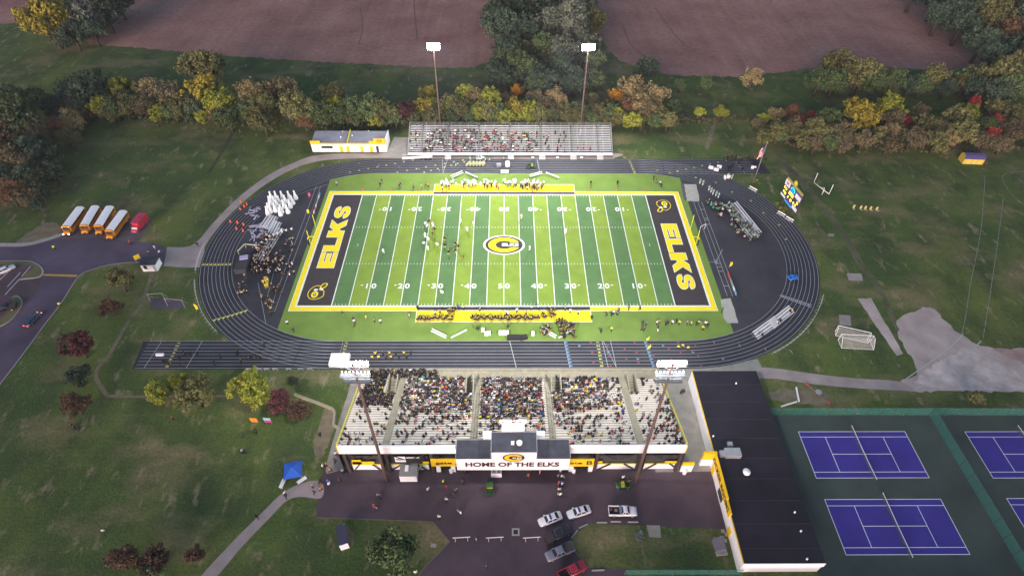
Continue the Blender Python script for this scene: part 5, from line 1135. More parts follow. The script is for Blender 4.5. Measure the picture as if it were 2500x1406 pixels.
# tarpaulins, tables and cases of the bands
def case(name, lab, cat, u, v, w, d, h, m, rz=0.0, grp=None):
    p = G(u, v); t = thing(name, lab, cat, (p.x, p.y, 0.03), rz, grp); MB().poly([(-w/2+0.06,-d/2),(w/2-0.06,-d/2),(w/2,-d/2+0.06),(w/2,d/2-0.06),(w/2-0.06,d/2),(-w/2+0.06,d/2),(-w/2,d/2-0.06),(-w/2,-d/2+0.06)], 0, h).build('case', m, t); MB().box(-w/2, w/2, -d/2, d/2, h, h+0.07).build('lid', m, t); return t
case('equipment_box', 'big dark equipment box with pale cover beside the home band', 'box', 595, 650, 3.2, 6.4, 1.6, mat('tarp_dark', (0.04, 0.04, 0.05), 0.8), R(4))
case('equipment_box', 'pale lilac cover lying on dark band equipment', 'cover', 600, 640, 2.2, 1.6, 1.9, mat('tarp_lilac', (0.36, 0.33, 0.50), 0.8), R(15))
fr_ = thing('drum_rack', 'white and cream drum rack frame beside the home band', 'rack', G(592,612), R(-8)); f = MB(); f.bar((0,-2,1.6), (0.6,1.2,1.6), 0.35, 0.15).bar((0.6,1.2,1.6), (4.4,1.2,1.6), 0.35, 0.15).bar((0,-2,0), (0,-2,1.6), 0.1).bar((0.6,1.2,0), (0.6,1.2,1.6), 0.1).bar((4.4,1.2,0), (4.4,1.2,1.6), 0.1); f.build('frame', mat('rack_cream', (0.5, 0.5, 0.36), 0.6), fr_)
case('cooler', 'long white cooler on the turf behind the home players', 'cooler', 1230, 815, 2.6, 0.9, 0.8, M_wpanel); case('cooler', 'small white cooler at the end of the long white cooler', 'cooler', 1238, 816, 0.8, 0.9, 0.9, M_wpanel)
for u, v in ((1187,817), (1194,816), (1301,817), (1179,808)): case('cooler', 'white drinks cooler on the turf behind the home players', 'cooler', u, v, 0.8, 0.8, 0.8, M_wpanel, 0, 'drinks coolers on the home side')
case('trolley', 'black equipment trolley by the edge of the track behind the home players', 'trolley', 1254, 827, 3.4, 1.1, 0.9, M_blk); case('trolley', 'dark round pile of bags by the edge of the track', 'bags', 1278, 826, 2.0, 1.2, 0.6, M_blk, 0.3)
case('cooler', 'long white cooler at the edge of the far straight', 'cooler', 1232, 422, 2.6, 0.9, 0.8, M_wpanel); case('trolley', 'small white equipment cart on the far straight', 'trolley', 1239, 405, 1.4, 1.6, 1.3, M_wpanel, 0.1); case('trolley', 'grey equipment cart on the far straight', 'trolley', 1218, 406, 1.6, 1.0, 0.9, M_grey, 0.1)
case('table', 'white-covered table standing on the near straight under the floodlights', 'table', 830, 882, 4.6, 3.6, 0.9, M_wpanel); case('table', 'white mat lying on the chute of the near straight', 'mat', 391, 867, 1.9, 0.6, 0.4, M_wpanel)
for k, (u, v) in enumerate(((1141,405),(1150,404),(1158,404),(1166,404),(1173,404),(1181,404),(1146,401),(1155,401),(1163,401),(1171,401),(1180,400))):
    case('training_pad', 'tan and black cheer mat stood in rows on the far straight', 'mat', u, v, 0.5, 1.3, 0.8, mat('pad_tan', (0.42, 0.42, 0.24), 0.8), R(-35), 'stood mats on the far straight')
# sponsor boards in the ends of the infield
def board(lab, a, b, cols, h=0.9):
    pa, pb = G(*a), G(*b); d = pb-pa; t = thing('sponsor_board', lab, 'board', (pa.x, pa.y, 0.03), math.atan2(d.y, d.x)); n = len(cols)
    for k, c in enumerate(cols): MB().box(d.length*k/n, d.length*(k+1)/n-0.04, -0.06, 0.06, 0.05, h).build('board_panel', mat('board_%s' % c[0], c[1], 0.6), t)
CW, CR, CBl, CGr = ('white', (0.62,0.62,0.60)), ('red', (0.45,0.08,0.08)), ('sky', (0.10,0.35,0.55)), ('grey', (0.25,0.28,0.27))
board('row of small sponsor boards beside the home end of the runway', (766,524), (782,474), (CW, CR, CW, CGr, CGr, CW, CBl)); board('row of small sponsor boards beside the runway near the sand pit', (1776,668), (1796,722), (CR, CR, CGr, CGr, CW, CBl))
# feather flags
def feather(lab, u, v, m, h=2.8):
    t = thing('feather_flag', lab, 'flag', G(u, v)); MB().tube((0,0,0), (0,0,h), 0.03, n=6).build('pole', M_grey, t)
    MB().add([(0.02,0.01,0.7),(0.6,0.03,0.9),(0.75,0.05,1.7),(0.6,0.03,2.4),(0.25,0.02,h),(0.02,0.01,h)]+[(0.02,-0.01,0.7),(0.6,0.01,0.9),(0.75,0.03,1.7),(0.6,0.01,2.4),(0.25,0.0,h),(0.02,-0.01,h)], [(0,1,2,3,4,5),(11,10,9,8,7,6)]).build('sail', m, t)
feather('orange feather flag on the grass beside the stored hurdles', 481, 760, MY); feather('yellow flag beside the home goal post', 752, 526, MY, 2.2); feather('yellow flag beside the runway near the vaulting stands', 1779, 655, MY, 2.4); feather('lime feather flag at the near edge of the turf', 1576, 836, mat('flag_lime', (0.65,0.75,0.03), 0.7), 1.8); feather('lime feather flag on the lanes of the near straight', 1579, 856, mat('flag_lime', (0.65,0.75,0.03)), 1.8); feather('pink banner flag beside the far runway', 755, 485, mat('flag_pink', (0.5,0.08,0.18), 0.7), 2.2)
# orange pylons on the far boundary
cn = MB().lathe([(0.16,0),(0.12,0.25),(0.04,0.55),(0.01,0.6)], 0, 0, 8).mesh('cone', mat('cone_orange', (0.75, 0.16, 0.03), 0.6))
for i, (u, v) in enumerate(((886,466),(955,466),(1025,466),(1090,469),(1162,470),(1230,469),(1300,469),(1367,469),(1435,468),(1505,467),(1574,468),(597,506),(587,512),(588,494),(603,501),(563,543),(580,545),(595,550),(578,560),(594,565))):
    p = G(u, v); o = obj('traffic_cone', cn, None, loc=(p.x, p.y, 0.03), scale=(1.3, 1.3, 1.3) if i < 11 else (1.8, 1.8, 1.8))
    tag(o, 'small orange pylon along the far touchline' if i < 11 else 'orange cone on the bend of the track by the band props', 'cone', 'touchline pylons' if i < 11 else 'cones on the bend')
for k, (u, v) in enumerate(((2083,508),(2100,510),(2111,511),(2124,512),(2139,513))):
    t = thing('tackling_dummy', 'pale yellow tackling dummy in the short row on the practice grass', 'dummy', G(u, v), 0.3*k, 'tackling dummies'); MB().lathe([(0.32,0.05),(0.35,0.6),(0.3,1.2),(0.12,1.3)], 0, 0, 10).build('pad', mat('dummy_yellow', (0.45,0.38,0.12), 0.8), t, True); MB().box(-0.3, 0.3, -0.9, 0.1, 0, 0.1).build('base', M_grey, t)
# vaulting stands
t = thing('vault_stand', 'grey pole vault stand frame beside the runway', 'frame', G(1748,640)); MB().tube((0,0,0), (0.8,0.4,4.6), 0.05, n=6).tube((0,0,0), (-2.2,-0.8,0.8), 0.05, n=6).tube((-0.6,0.8,0), (0,0,1.0), 0.05, n=6).box(-0.4,0.4,-0.4,0.4,0,0.1).build('frame', M_grey, t)
t = thing('vault_stand', 'white hurdle-like gantry frame beside the goal post and runway', 'frame', G(1706,563)); MB().bar((0,-0.6,2.0), (1.9,0.8,2.0), 0.12).bar((0,-0.6,0), (0,-0.6,2.0), 0.08).bar((1.9,0.8,0), (1.9,0.8,2.0), 0.08).build('frame', M_wpost, t)
# long-arm field frames on the grass by the courts
t = thing('sled_frame', 'white angled pipe frame lying on the worn grass behind the courts', 'frame', (0,0,0)); f = MB(); f.bar(G(1907,992,0.3), G(1946,980,0.3), 0.28).bar(G(1944,945,0.3), G(1951,980,0.3), 0.28); f.build('frame', M_wpost, t)
t = thing('antenna_mast', 'thin pipe with red ends lying on the worn grass behind the courts', 'pipe', (0,0,0)); MB().bar(G(1970,938,0.2), G(2022,983,0.2), 0.1).build('pipe', mat('pipe_rust', (0.3, 0.2, 0.15), 0.7), t); MB().lathe([(0.7,0.05),(0.75,0.35),(0.5,0.4)], G(1998,958).x, G(1998,958).y, 12).build('hub', M_grey, t)
for u, v, m in ((1970,938,M_rline),(2022,983,M_rline)): p = G(u, v); MB().box(p.x-0.3, p.x+0.3, p.y-0.3, p.y+0.3, 0.0, 0.4).build('end_pad', m, t)
for u, v in ((1765,1296),(1774,1304),(1762,1312),(1770,1319)):
    p = G(u, v); o = MB().poly([(p.x-0.4,p.y-0.3),(p.x+0.3,p.y-0.4),(p.x+0.4,p.y+0.3),(p.x-0.3,p.y+0.4)], 0.0, 0.08).build('stepping_stone', M_kerb, None); tag(o, 'pale stepping stone on the lawn beside the locker building wall', 'stone', 'stepping stones')
case('air_conditioner', 'grey cooling unit on the lawn beside the locker building', 'cooling unit', 1753, 1333, 1.8, 2.4, 1.3, mat('unit_grey', (0.16,0.15,0.17), 0.7), 0.1); case('slab_pallet', 'pale pallet lying beside the cooling unit', 'pallet', 1761, 1350, 2.2, 0.9, 0.2, M_kerb, 0.1)
for u in (1248,1180,1300,1360,1418): 
    p = G(u+0, 378); t = thing('numbered_board', 'small white board standing before the visitor bleachers', 'board', (p.x, 44.6+1.0, 0), 0, 'small boards before the visitor bleachers'); MB().box(-0.5, 0.5, -0.03, 0.03, 0.2, 0.8).build('panel', M_wpanel, t); MB().box(-0.4, 0.4, 0.03, 0.3, 0, 0.1).build('foot', M_grey, t)
t = thing('brick_planter_wall', 'low brown wall running from the red tree towards the stand walkway', 'wall', (0,0,0)); f = MB()
pts = [G(720,965), G(775,985), G(812,1000), G(818,1010), G(815,1040), G(832,1050)]
for a, b in zip(pts, pts[1:]): f.bar((a.x,a.y,0.35), (b.x,b.y,0.35), 0.5, 0.7)
f.build('wall', M_aisle, t)
# ------------------------------------------------------------------ people
def skin_person(pose):
    "one continuous body grown over a skeleton; slots: 0 top, 1 trousers, 2 skin, 3 hair or helmet, 4 shoes"
    J = dict(pel=(0,0,0.95,0.15), che=(0,0.02,1.30,0.185), nek=(0,0.02,1.50,0.075), hea=(0,0.035,1.62,0.115), top=(0,0.03,1.74,0.09))
    for n, s in (('l', -1), ('r', 1)):
        J['sh'+n] = (s*0.21,0.0,1.42,0.078); J['el'+n] = (s*0.28,-0.02,1.15,0.058); J['ha'+n] = (s*0.27,0.10,0.90,0.048)
        J['hp'+n] = (s*0.10,0.0,0.88,0.105); J['kn'+n] = (s*0.12,0.03,0.50,0.078); J['an'+n] = (s*0.12,-0.02,0.10,0.055); J['to'+n] = (s*0.13,0.16,0.05,0.05)
    if pose == 'seated':
        d = 0.46
        for k in ('pel','che','nek','hea','top','shl','shr'): a = J[k]; J[k] = (a[0], a[1]+(a[2]-0.95)*0.12, a[2]-d+0.10, a[3])
        for n, s in (('l', -1), ('r', 1)):
            J['hp'+n] = (s*0.10,0.05,0.55,0.11); J['kn'+n] = (s*0.14,0.48,0.52,0.085); J['an'+n] = (s*0.14,0.44,0.10,0.055); J['to'+n] = (s*0.15,0.62,0.05,0.05)
            J['el'+n] = (s*0.29,0.14,0.80,0.06); J['ha'+n] = (s*0.16,0.40,0.68,0.05)
    if pose == 'walk':
        J['knl'] = (-0.11,0.20,0.52,0.078); J['anl'] = (-0.11,0.22,0.11,0.055); J['tol'] = (-0.12,0.40,0.07,0.05)
        J['knr'] = (0.11,-0.02,0.49,0.078); J['anr'] = (0.11,-0.30,0.16,0.055); J['tor'] = (0.12,-0.17,0.05,0.05)
        J['hal'] = (-0.26,-0.20,0.93,0.048); J['har'] = (0.24,0.26,0.98,0.048); J['elr'] = (0.28,0.03,1.14,0.058)
    if pose == 'horn':
        for n, s in (('l', -1), ('r', 1)): J['el'+n] = (s*0.32,0.18,1.22,0.06); J['ha'+n] = (s*0.09,0.36,1.40,0.05)
    if pose == 'arms':
        for n, s in (('l', -1), ('r', 1)): J['el'+n] = (s*0.36,0.05,1.55,0.06); J['ha'+n] = (s*0.30,0.10,1.85,0.05)
    if pose == 'crouch':
        for k in ('che','nek','hea','top','shl','shr'): a = J[k]; J[k] = (a[0], a[1]+(a[2]-0.95)*0.75, 0.72+(a[2]-0.95)*0.72, a[3])
        J['pel'] = (0,-0.15,0.72,0.16)
        for n, s in (('l', -1), ('r', 1)): J['hp'+n] = (s*0.12,-0.12,0.68,0.11); J['kn'+n] = (s*0.18,0.22,0.48,0.085); J['an'+n] = (s*0.18,-0.08,0.1,0.055); J['to'+n] = (s*0.2,0.1,0.05,0.05); J['el'+n] = (s*0.3,0.42,0.8,0.06); J['ha'+n] = (s*0.2,0.5,0.52,0.05)
    ks = list(J); E_ = [('pel','che',0),('che','nek',0),('nek','hea',2),('hea','top',3)]
    for n in 'lr': E_ += [('che','sh'+n,0),('sh'+n,'el'+n,0),('el'+n,'ha'+n,2 if n == 'x' else 0),('pel','hp'+n,1),('hp'+n,'kn'+n,1),('kn'+n,'an'+n,1),('an'+n,'to'+n,4)]
    me = bpy.data.meshes.new('p'); me.from_pydata([J[k][:3] for k in ks], [(ks.index(a), ks.index(b)) for a, b, _ in E_], [])
    o = bpy.data.objects.new('p', me); COL.objects.link(o); o.modifiers.new('s', 'SKIN')
    sv = me.skin_vertices[0].data
    for i, k in enumerate(ks): sv[i].radius = (J[k][3], J[k][3]); sv[i].use_root = (k == 'pel')
    dg = bpy.context.evaluated_depsgraph_get(); r = bpy.data.meshes.new_from_object(o.evaluated_get(dg)); bpy.data.objects.remove(o)
    segs = [(Vector(J[a][:3]), Vector(J[b][:3]), mi) for a, b, mi in E_]; mis = []
    hands = [Vector(J['hal'][:3]), Vector(J['har'][:3])]; hea = Vector(J['hea'][:3])
    for f in r.polygons:
        c = f.center; best = (9, 0)
        for a, b, mi in segs:
            d = b-a; t = max(0, min(1, (c-a).dot(d)/d.length_squared)); q = (c-(a+d*t)).length
            if q < best[0]: best = (q, mi)
        mi = best[1]
        if min((c-h).length for h in hands) < 0.075: mi = 2
        if mi in (2, 3) and (c-hea).length < 0.3: mi = 2 if (c.y-hea.y > 0.05 and c.z < hea.z+0.08) else (3 if c.z > hea.z-0.06 else 2)
        mis.append(mi)
    r.materials.clear()
    for k in range(5): r.materials.append(None)
    r.polygons.foreach_set('material_index', mis); r.polygons.foreach_set('use_smooth', [True]*len(mis)); r.name = 'person_'+pose
    return r
PM = {k: skin_person(k) for k in ('stand', 'seated', 'walk', 'horn', 'arms', 'crouch')}
CLO = {'black': (0.016,0.015,0.018), 'charcoal': (0.05,0.048,0.055), 'navy': (0.02,0.025,0.07), 'grey': (0.22,0.21,0.23), 'pale grey': (0.42,0.40,0.43), 'white': (0.75,0.74,0.73), 'red': (0.45,0.03,0.04), 'yellow': (0.72,0.55,0.03),
       'brown': (0.10,0.06,0.045), 'olive': (0.10,0.10,0.04), 'blue': (0.03,0.08,0.40), 'pink': (0.60,0.18,0.22), 'orange': (0.75,0.22,0.03), 'green': (0.03,0.25,0.14), 'maroon': (0.14,0.02,0.03), 'gold': (0.45,0.33,0.06), 'lime': (0.60,0.75,0.04), 'teal': (0.05,0.30,0.26), 'tan': (0.34,0.24,0.16)}
CM = {k: mat('cloth_'+k.replace(' ', '_'), v, 0.9) for k, v in CLO.items()}
SK = [mat('skin_light', (0.50,0.30,0.22), 0.6), mat('skin_mid', (0.34,0.18,0.11), 0.6), mat('skin_dark', (0.10,0.05,0.035), 0.6)]
HR = [mat('hair_brown', (0.05,0.028,0.016), 0.8), mat('hair_black', (0.012,0.010,0.010), 0.8), mat('hair_fair', (0.28,0.18,0.08), 0.8)]
SHOE = mat('shoe_dark', (0.03,0.03,0.03), 0.8)
def pick(w):
    t = rnd.random()*sum(x for _, x in w)
    for k, x in w:
        t -= x
        if t <= 0: return k
    return w[-1][0]
QUEUE = {}
def person(pose, loc, rz, top, trou, label, group, cap=None, skin=None, s=1.0, zone=None):
    if zone: QUEUE.setdefault(zone, []).append((pose, loc, rz, top, trou, cap, s)); return None
    o = obj('person', PM[pose], None, loc=loc, rz=rz, label=label, cat='person', group=group, scale=(s, s, s))
    ms = [CM[top], CM[trou], skin or SK[pick(((0,6),(1,2),(2,1.5)))], (CM[cap] if cap else HR[pick(((0,4),(1,4),(2,2)))]), SHOE]
    for k, m in enumerate(ms): o.material_slots[k].link = 'OBJECT'; o.material_slots[k].material = m
    return o
# home grandstand crowd
GEN = [('black',7),('charcoal',5),('navy',2.5),('grey',3.6),('pale grey',3.4),('white',2.6),('red',0.9),('yellow',0.8),('brown',2),('olive',1),('blue',0.6),('pink',0.5),('orange',0.3),('maroon',0.8),('tan',0.8),('teal',0.15)]
STU = [('black',16),('charcoal',3),('brown',1.5),('yellow',0.8),('olive',0.8),('white',0.4),('grey',0.6)]
TRO = [('navy',4),('black',4),('charcoal',2),('grey',1),('tan',0.6)]
crowd = []
def hash_cl(s, i, x): return 0.5+0.5*math.sin(x*0.9+i*0.63+s*2.1)*math.cos(x*0.37-i*0.41+s)
for i in range(ND):
    for s, (a, b) in enumerate(SEC):
        x = a+0.4
        if i < NB:
            for q0, q1 in NOT:
                if q0 < b and q1 > a:
                    if q0-a > b-q1: b = q0-0.4
                    else: x = q1+0.5
        while x < b-0.3:
            f = i/ND; c = hash_cl(s, i, x)
            if s == 0: d = 0.86 if i < 13 and x > HX0+1.2 else (0.12 if i < 24 else 0.30)
            elif s == 1: d = (0.80 if f < 0.55 else 0.42) if f < 0.72 else 0.20
            elif s == 2: d = 0.78 if f < 0.62 else 0.36
            elif s == 3: d = (0.80-0.25*(x-a)/(b-a)) if f < 0.5 else (0.42 if x < a+7 else 0.20)
            else: d = (0.16 if f < 0.6 else 0.30)+(0.30 if x > b-2.4 and f > 0.25 else 0)
            d *= 0.75+0.8*c
            if rnd.random() < d:
                crowd.append((i, s, x+rnd.uniform(-0.12, 0.12), 'stu' if s == 0 and i < 14 else 'gen'))
            x += 0.56
_S = ('section beside the stand walkway and trailer', 'section left of the press box above gate A', 'middle section before the press box', 'section right of the press box above gate B', 'section beside the locker building')
SECN = ('section by the canopy tent', 'section above gate A', 'section before the press box', 'section above gate B', 'section by the locker building')
# in front of the press box nobody sits
crowd = [c for c in crowd if not (c[0] > 24 and -9.6 < c[2] < 13.6)]
crowd.sort(key=lambda c: -c[0])
def seat_pos(i, x): return (x, rowy(i)-0.52, rowz(i)+0.02)
NIND = 96
for (i, s, x, k) in crowd[:NIND]:
    top = pick(STU if k == 'stu' else GEN); st = rnd.random() < 0.12
    p = seat_pos(i, x)
    person('stand' if st else 'seated', (p[0], p[1]+(0.3 if st else 0), p[2]), rnd.uniform(-0.35, 0.35), top, pick(TRO), 'spectator in a %s top %s in the %s' % (top, 'standing' if st else 'seated', SECN[s]), 'home spectators in %s, %s, %s' % (top, 'standing' if st else 'seated', SECN[s]), None, None, s=rnd.uniform(0.92, 1.05))
def crowd_mesh(name, items, mats_order, label, cat):
    "many small figures joined: items (pose, loc, rz, top, trousers, cap, size)"
    VS_, FS, MI = [], [], []; idx = {m.name: k for k, m in enumerate(mats_order)}; off = 0
    base = {}
    for k, me in PM.items():
        v = np.array([tuple(a.co) for a in me.vertices]); base[k] = (v, [tuple(p.vertices) for p in me.polygons], [p.material_index for p in me.polygons])
    for it in items:
        pose, loc, rz, top, tro = it[:5]; cap = it[5] if len(it) > 5 else None; ks = it[6] if len(it) > 6 else rnd.uniform(0.92, 1.05)
        v, fs, mi = base[pose]; c, s = math.cos(rz), math.sin(rz); q = np.empty_like(v); k = ks
        q[:,0] = (v[:,0]*c-v[:,1]*s)*k+loc[0]; q[:,1] = (v[:,0]*s+v[:,1]*c)*k+loc[1]; q[:,2] = v[:,2]*k+loc[2]
        VS_.append(q); FS += [tuple(j+off for j in f) for f in fs]; off += len(v)
        mm = [idx[CM[top].name], idx[CM[tro].name], idx[SK[pick(((0,6),(1,2),(2,1.5)))].name], idx[CM[cap].name] if cap else idx[HR[pick(((0,4),(1,4),(2,2)))].name], idx[SHOE.name]]
        MI += [mm[j] for j in mi]
    me = bpy.data.meshes.new(name); me.from_pydata(np.concatenate(VS_).tolist(), [], FS)
    for m in mats_order: me.materials.append(m)
    me.polygons.foreach_set('material_index', MI); me.polygons.foreach_set('use_smooth', [True]*len(MI)); me.update()
    return obj(name, me, None, label=label, cat=cat, kind='stuff')
allm = list(CM.values())+SK+HR+[SHOE]
items = []
for (i, s, x, k) in crowd[NIND:]:
    st = rnd.random() < (0.75 if k == 'stu' else 0.1); p = seat_pos(i, x)
    items.append(('arms' if st and rnd.random() < 0.15 else 'stand' if st else 'seated', (p[0], p[1]+(0.3 if st else 0), p[2]), rnd.uniform(-0.4, 0.4), pick(STU if k == 'stu' else GEN), pick(TRO)))
for _ in range(110):     # students along the front rail and at the foot of the stand
    x = rnd.uniform(-31.5, -15.5) if rnd.random() < 0.85 else rnd.uniform(-30, -24); items.append(('stand', (x, rnd.uniform(-49.2, -47.2), 1.15), rnd.uniform(-0.5, 0.5), pick(STU), pick(TRO)))
crowd_mesh('seated_crowd', items, allm, 'dense crowd filling the lower rows of the home grandstand', 'crowd')
print('home crowd', len(crowd), 'people')

# visitor bleachers
VIS = [('white',3),('pale grey',3),('green',2),('teal',2),('red',1.2),('pink',0.8),('black',8),('charcoal',6),('grey',4),('navy',3),('orange',0.3),('yellow',0.3)]
nv = 0
for i in range(VN):
    x = vb[0]+0.6
    while x < vb[-1]-0.5:
        c = hash_cl(3, i, x); d = 0.0
        if x < 12: d = 0.36*(0.35+1.1*c)*(1.0 if x > -28 else 0.5)
        elif x < 22: d = 0.09
        if i == VN-1: d = 0.75 if x < 14 else (0.12 if x < 34 else 0)
        elif x > 22: d = 0.008
        if any(abs(x-q) < 0.45 for q in vb[1:-1]): d = 0
        if rnd.random() < d and nv < 290:
            top = pick(VIS); nv += 1; st = i == VN-1 and rnd.random() < 0.4
            person('stand' if st else 'seated', (x, VY+i*VD+(0.2 if st else 0.45), VZ+i*VH+0.02), math.pi+rnd.uniform(-0.4, 0.4), top, pick(TRO), 'visiting spectator in a %s top %s on the silver bleachers%s' % (top, 'standing' if st else 'seated', ' along the top row' if i == VN-1 else ''), 'v', zone='visitors')
        x += 0.6
print('visitors', nv)
# teams
def clump(n, pts, jit): 
    for k in range(n):
        u, v = rnd.choice(pts) if isinstance(pts, list) else (rnd.uniform(pts[0], pts[1]), rnd.uniform(pts[2], pts[3])); yield u+rnd.uniform(-jit, jit), v+rnd.uniform(-jit, jit)*0.6
for u0, u1, n in ((1060,1115,17), (1128,1210,27), (1228,1330,36)):
    for u, v in clump(n, (u0, u1, 447, 457), 1.5):
        p = G(u, v); person(rnd.choice(('stand','walk','stand')), (p.x, p.y, 0.04), math.pi+rnd.uniform(-0.7, 0.7), 'white', 'green' if rnd.random() < 0.6 else 'white', 'visiting football player in white uniform and helmet lined up at the far team box', 'visiting players at the far team box', 'white', s=1.1, zone='vteam')
for u, v in clump(26, (1068, 1330, 457, 466), 1.0):
    p = G(u, v); top = pick((('orange',2),('black',3),('white',2),('brown',2),('tan',1.5),('green',1)))
    person('stand', (p.x, p.y, 0.045), math.pi+rnd.uniform(-0.8, 0.8), top, pick(TRO), 'team staff in a %s top standing on the far yellow team box' % top, 'far', zone='vteam')
u = 1020
for rng_, n in (((1018,1106), 30), ((1150,1318), 62)):
    for k in range(n):
        u = rng_[0]+(rng_[1]-rng_[0])*(k+0.5)/n+rnd.uniform(-1, 1); p = G(u, rnd.uniform(778, 788))
        person('stand', (p.x, p.y, 0.045), rnd.uniform(-0.5, 0.5), 'black', 'gold', 'home football player in black jersey, gold trousers and helmet at the near team box', 'home players at the near team box', 'gold', s=1.1, zone='hteam')
for u, v in list(clump(16, (1322, 1356, 762, 782), 1.5))+list(clump(9, (1095, 1118, 760, 770), 2)):
    p = G(u, v); person('stand', (p.x, p.y, 0.045), rnd.uniform(-0.9, 0.9), 'black', 'gold', 'home football player in black jersey, gold trousers and helmet at the near team box', 'home players at the near team box', 'gold', s=1.1, zone='hteam')
for u, v in list(clump(12, (1322, 1345, 800, 825), 2))+list(clump(26, (1370, 1402, 795, 826), 2.5))+list(clump(8, (1358, 1385, 786, 796), 2)):
    p = G(u, v); person(rnd.choice(('stand','crouch')), (p.x, p.y, 0.04), rnd.uniform(0, 6.3), pick((('black',5),('charcoal',2))), pick((('gold',3),('black',2))), 'home player in dark kit gathered round the angled bench', 'home players round the bench', pick((('gold',2),('white',1),('black',2))), s=1.05, zone='hteam')
for u, v, top in ((1062,770,'white'),(1075,766,'orange'),(1118,757,'blue'),(1132,756,'yellow'),(1172,760,'grey'),(1236,768,'white'),(1262,763,'white'),(1297,756,'white'),(1314,755,'white'),(1380,758,'grey'),(1392,765,'white'),(1411,768,'white'),(1444,781,'black'),(1020,757,'black'),(1240,772,'white'),(1285,770,'orange')):
    p = G(u, v); person('stand', (p.x, p.y, 0.045), rnd.uniform(-0.9, 0.9), top, 'black', 'coach in a %s top on the near team box' % top, 'near team box coaches in %s' % top, s=1.05)
for u, v, top, pose in ((1038,549,'white','crouch'),(1042,555,'white','crouch'),(1058,554,'white','crouch'),(1038,580,'white','crouch'),(1047,588,'white','crouch'),(1034,597,'white','crouch'),(1069,600,'white','crouch'),(1045,612,'white','walk'),(1125,545,'white','walk'),(1156,553,'white','walk'),(1141,566,'white','walk'),(937,619,'white','walk'),(1273,535,'white','walk'),(1381,570,'white','stand'),(1293,612,'white','walk'),(1081,717,'white','crouch')):
    p = G(u, v); person(pose, (p.x, p.y, 0.05), rnd.uniform(0, 6.3), top, 'white', 'visiting football player in white uniform out on the striped field', 'visiting players on the field', 'white', s=1.1)
for u, v in ((1050,545),(1055,575),(1062,590),(1085,588),(1095,622),(1110,600),(1120,608),(1130,630),(1086,605),(1113,618),(1060,566)):
    p = G(u, v); person('crouch', (p.x, p.y, 0.05), rnd.uniform(0, 6.3), 'black', 'gold', 'home football player in black and gold out on the striped field', 'home players on the field', 'gold', s=1.1)
# photographers, officials and bystanders round the turf
by = [(929,456,'navy'),(933,447,'charcoal'),(975,456,'grey'),(979,457,'charcoal'),(1010,461,'grey'),(1030,459,'pale grey'),(1040,455,'green'),(1046,458,'orange'),(1442,452,'black'),(1507,452,'black'),(1595,440,'charcoal'),(1600,446,'black'),(1611,452,'white'),(1613,458,'black'),(823,454,'pale grey'),
      (838,772,'olive'),(864,785,'navy'),(866,790,'white'),(895,780,'lime'),(915,787,'grey'),(930,790,'white'),(998,772,'charcoal'),(1000,776,'pale grey'),(866,798,'olive'),(703,793,'white'),(718,810,'charcoal'),(1480,772,'charcoal'),(1492,772,'black'),(1497,768,'white'),(1510,764,'blue'),(1506,770,'grey'),(1534,757,'grey'),(1561,757,'brown'),(1568,795,'charcoal'),(1577,795,'grey'),(1603,793,'white'),(1608,790,'orange'),(1605,806,'navy'),(1604,813,'white'),(1625,795,'navy'),(1630,792,'charcoal'),(1640,792,'white'),(1650,790,'black'),(1657,793,'lime'),(1676,793,'grey'),(1686,795,'lime'),(1699,796,'charcoal'),(1703,793,'lime'),(1710,794,'grey'),(1721,795,'white'),(1723,795,'orange'),(1726,799,'black'),(1467,812,'charcoal'),(1492,809,'lime'),(1566,807,'olive'),(1572,808,'olive'),(1761,763,'olive'),(1165,806,'charcoal'),(1240,800,'charcoal')]
for u, v, top in by:
    p = G(u, v); person(rnd.choice(('stand','walk')), (p.x, p.y, 0.04), rnd.uniform(0, 6.3), top, pick(TRO), 'person in a %s top standing on the turf outside the touchlines' % top, 'bystanders on the turf in %s' % top, s=1.05)
# cheerleaders on the near straight
for u, v in ((918,869),(936,868),(952,868),(967,868),(988,868),(1003,867),(910,878),(926,878),(943,879),(956,878),(975,877),(993,877),(1665,850),(1654,853),(1678,855),(645,845),(647,848)):
    p = G(u, v); person('arms' if rnd.random() < 0.4 else 'stand', (p.x, p.y, 0.05), math.pi+rnd.uniform(-0.5, 0.5), 'yellow' if rnd.random() < 0.45 else 'black', 'black', 'cheerleader in black and yellow on the near straight', 'cheerleaders', None)
for u, v in ((1113,406),(1165,391),(1172,391),(1185,392),(1195,392),(1148,390),(1230,389)):
    p = G(u, v); person('stand', (p.x, p.y, 0.05), rnd.uniform(0, 6.3), 'green', 'white', 'cheerleader in green and white beside the far straight', 'visiting cheerleaders')
